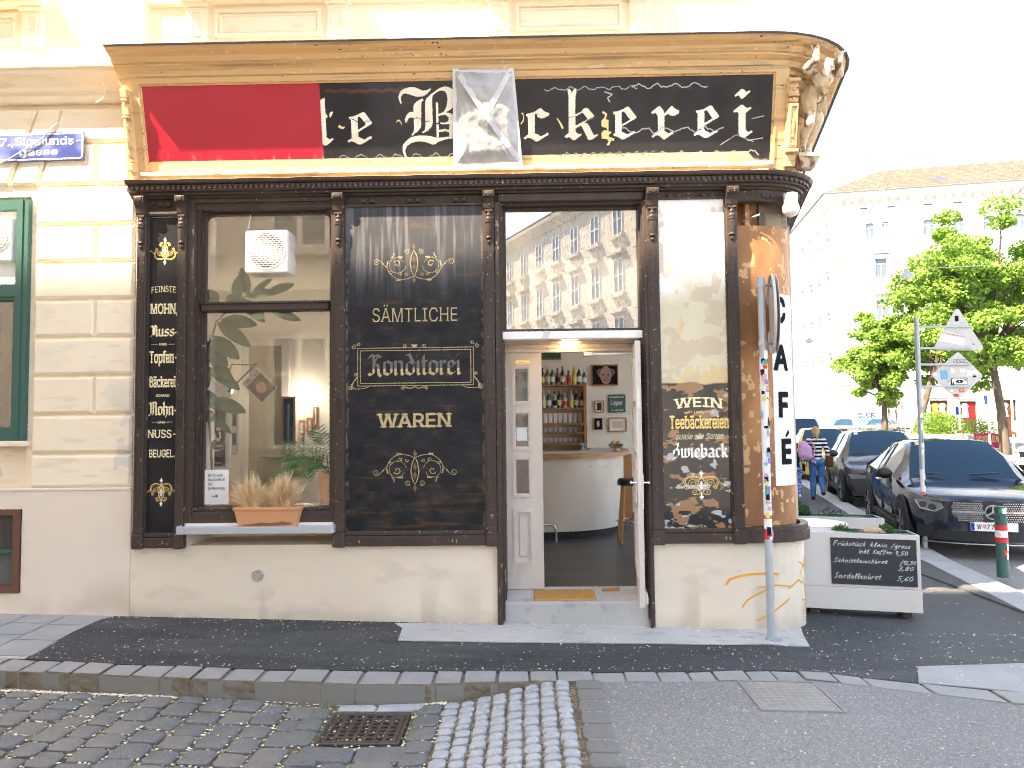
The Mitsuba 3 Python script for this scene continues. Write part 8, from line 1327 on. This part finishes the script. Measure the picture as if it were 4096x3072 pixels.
# trees
def tree(label, base, lean, h, cw, n, cz, blobs, lf_=.15, seed=1):
    r = random.Random(seed); k = thing('street_tree', label, 'tree'); z0 = -.1; b = np.array([base[0], base[1], z0]); top = b + np.array([lean[0], lean[1], h * .42]); q = M()
    q.tube([b + [0, 0, -.1], b * .6 + top * .4 + [.1, 0, 0], top], [.26, .2, .15], 9); tips = []
    for i in range(blobs):
        a = r.uniform(0, 6.28); u = r.uniform(-1, 1); rr_ = r.random() ** .4; d = np.array([math.cos(a) * math.sqrt(1 - u * u), math.sin(a) * math.sqrt(1 - u * u), u]) * rr_; c = np.array([b[0] + lean[0] * 1.4, b[1] + lean[1], cz]) + d * np.array([cw, cw * .9, (h - cz) * (.86 if u > 0 else 1)]) ; tips.append(c)
        if i % 2 == 0: s = top + (np.array([c[0], c[1], top[2]]) - top) * .15; q.tube([s - [0, 0, r.uniform(0, 1.2)], (s + c) / 2 + [r.gauss(0, .25), r.gauss(0, .25), r.gauss(.1, .2)], c], [.075, .045, .015], 5)
    obj('trunk', q, 'm_bark', k, smooth=40); g = np.random.default_rng(seed); N = n; w = g.integers(0, blobs, N); d = g.normal(size=(N, 3)); d /= np.linalg.norm(d, axis=1)[:, None]; br_ = g.uniform(.45, .95, blobs)[w]
    c = np.array(tips)[w] + d * (br_ * g.random(N) ** .35)[:, None] * [1.15, 1.15, .7]; nn = d * .5 + g.normal(size=(N, 3)) * .6 + [0, 0, .6]; nn /= np.linalg.norm(nn, axis=1)[:, None]; a = np.cross(nn, g.normal(size=(N, 3))); a /= np.linalg.norm(a, axis=1)[:, None]; e = np.cross(nn, a); s = (lf_ * g.uniform(.6, 1.25, N))[:, None]
    vv = np.stack([c - a * s, c + e * s * .75 - nn * s * .2, c + a * s, c - e * s * .75 - nn * s * .2], 1).reshape(-1, 3); i4 = np.arange(N)[:, None] * 4; obj('crown', (vv, np.vstack([i4 + [0, 1, 2], i4 + [0, 2, 3]])), 'm_treeleaf', k)
TT = {'a': (24.358779097309856, 43.7), 'b': (24.11880025806642, 39.7), 'c': (24.11624744364917, 30.7), 'd': (28.208611152355076, 33.7)}
tree('leftmost leafy street tree, in front of the white corner house', TT['a'], (.2, 0), 9.6, 2.7, 16000, 6.0, 60, .13, 3); tree('tall leafy street tree between the two others on the square', TT['b'], (1.8, 0), 12.9, 3.3, 23000, 8.0, 80, .13, 4); tree('large leafy tree with thick trunk at the right edge', TT['c'], (-.6, 0), 13.4, 3.9, 32000, 8.2, 95, .105, 5); tree('leafy tree partly outside the right edge', TT['d'], (.3, 0), 12, 3.4, 8000, 8.0, 50, .14, 6)
# on the square: raised beds, banner, scooters, posts, lamps on wires
BB = {'b1': (21.777051532815012, 33.7), 'b2': (24.471006938378025, 33.7), 's1': (23.186782131798285, 34.7), 's2': (25.433568931245865, 34.7), 'ba': (23.518947413244, 32.2), 'bb': (24.993734109546367, 32.2), 'bz0': 0.10168561287763667, 'bz1': 0.871474960103171}
obj('raised_bed', M().box(BB['b1'][0], BB['b2'][0], BB['b1'][1], BB['b1'][1] + 2.2, -.15, .82, .04), 'm_concrete', label='long grey concrete planter on the square behind the parked cars', cat='planter')
bush('bush', 'round light green bush in the concrete planter on the square', (*BB['s1'], .8), (1.5, .9, 1.3), 2600, 'm_treeleaf', .13, 'bush'); bush('bush', 'lower green bush at the right end of the concrete planter', (*BB['s2'], .8), (.9, .7, .8), 900, 'm_treeleaf', .11, 'bush')
BN = thing('banner', 'magenta banner with yellow letters hung on a fence by the tree', 'banner'); df('m_magenta', (.42, .03, .14)); ba, bb_ = BB['ba'], BB['bb']; obj('cloth', M().grid(np.linspace(ba[0], bb_[0], 24), [0, 1], lambda X, Y: X * 0).xf(lambda v: np.column_stack([v[:, 0], ba[1] + .04 * np.sin(v[:, 0] * 9), BB['bz0'] + v[:, 1] * (BB['bz1'] - BB['bz0'])])), 'm_magenta', BN)
obj('lettering', M().flat(fit(text2d('10LUSIO LOUNGE', 1, True), ba[0] + .05, bb_[0] - .05, BB['bz0'] + .3, BB['bz1'] - .1), ba[1] - .06, .01), 'm_byellow', BN)
for i in range(8): obj('fence_post', M().box(ba[0] + i * .21 + .02, ba[0] + i * .21 + .045, ba[1] + .06, ba[1] + .09, -.1, BB['bz1'] + .05), 'm_iron', BN)
SCL = ['white', 'blue', 'black', 'silver', 'white', 'dark', 'red', 'black']
for i, (px_, D) in enumerate([(22.5865,43.7),(23.325,44.2),(23.6013,43.7),(24.3464,44.3),(24.6154,43.7),(25.3074,43.9),(24.1418,37.7),(24.483,37.7)]):
    k = thing('motor_scooter', ['white scooter, first in the row of parked two-wheelers from the left', 'blue scooter, second in the row of parked two-wheelers', 'black scooter, third in the row of parked two-wheelers', 'silver scooter, fourth in the row of parked two-wheelers', 'white scooter, fifth in the row below the first tree trunk', 'dark scooter, sixth in the row of parked two-wheelers', 'red scooter behind the black parked cars, beside the bush', 'black scooter, rightmost, beside the bush'][i], 'scooter'); f = lambda v, a=.5 + .25 * (i % 3), p=(px_, D): v @ rz(a)[:3, :3].T + [p[0], p[1], -.08]
    for x in (0, 1.25): obj('wheel', M().lathe([(.14, -.06), (.24, -.06), (.27, 0), (.24, .06), (.14, .06)], (x, 0, .27), 14, 1).xf(f), 'm_rubber', k)
    c = ['m_carwhite', 'm_blue', 'm_carblack', 'm_steel', 'm_carwhite', 'm_cardark', 'm_signred', 'm_carblack'][i]
    obj('body', M().prism([(.05, .5), (.12, 1.0), (.2, 1.02), (.3, .45), (.75, .42), (.82, .72), (1.45, .78), (1.4, .5), (1.0, .35), (.25, .30)], -.14, .14, 'y').xf(f), c, k); obj('seat', M().box(.8, 1.4, -.12, .12, .78, .88, .03).xf(f), 'm_black', k); obj('handlebar', M().tube([(.16, -.32, 1.08), (.16, 0, 1.02), (.16, .32, 1.08)], .02, 5).xf(f), 'm_iron', k); obj('windshield', M().prism([(.06, 1.0), (.10, 1.45), (.13, 1.45), (.10, 1.0)], -.2, .2, 'y').xf(f), 'm_tumbler', k)
for l, (a, b), h, extra in [('thin white pole with red band left of the tree trunk',(22.7385,29.7),2.9,0),('slim white post with two round signs and a grey box at the right edge',(23.2202,28.7),3.6,1),('short white marker post beside the concrete planter',(23.1001,32.7),2.4,0)]:
    k = thing('street_post', l, 'post'); obj('pole', M().lathe([(.05, -.12), (.05, h), (0, h)], (a, b, 0), 10), 'm_signwhite', k); obj('band', M().lathe([(.053, .9), (.053, 1.05)], (a, b, 0), 10), 'm_signred', k)
    if extra:
        for z in (3.45, 2.95): obj('sign', M().prism(sg.Point(a, z).buffer(.24), b - .09, b - .06, 'y'), 'm_signback', k)
        obj('box', M().box(a - .02, a + .36, b - .2, b, 1.0, 1.55, .04), 'm_greige', k)
    else: obj('plate', M().box(a - .18, a - .05, b - .02, b + .02, h - .55, h - .1), 'm_blue', k)
LW = [(12.7033,17.7,6.4126),(14.9103,31.7,5.7796),(15.1607,13.7,6.0125),(23.4193,48.7,10.8867),(15.3312,13.7,9.4042),(17.4707,21.7,8.8771)]
for i, (c, r, l) in enumerate(((LW[0], .23, 'grey street lamp hanging from wires in front of the left tree'), (LW[1], .22, 'pale street lamp hanging from a wire before the receding white front'))):
    k = thing('hanging_street_lamp', l, 'street lamp'); obj('shade', M().lathe([(r, -.02), (r * .95, .03), (r * .6, .12), (.06, .17), (.05, .24), (0, .25)], c, 18), 'm_galv', k, smooth=40); obj('glass', M().lathe([(0, -.09), (r * .5, -.075), (r * .95, -.015)], c, 18), 'm_carwhite', k, smooth=True)
obj('span_wire', M().tube([LW[2], LW[0][:2] + (LW[0][2] + .25,), LW[3]], .012, 5), 'm_lead', label='wire carrying the street lamp in front of the trees', cat='wire'); obj('span_wire', M().tube([LW[4], LW[5]], .010, 5), 'm_lead', label='short wire at the upper right before the white house', cat='wire')
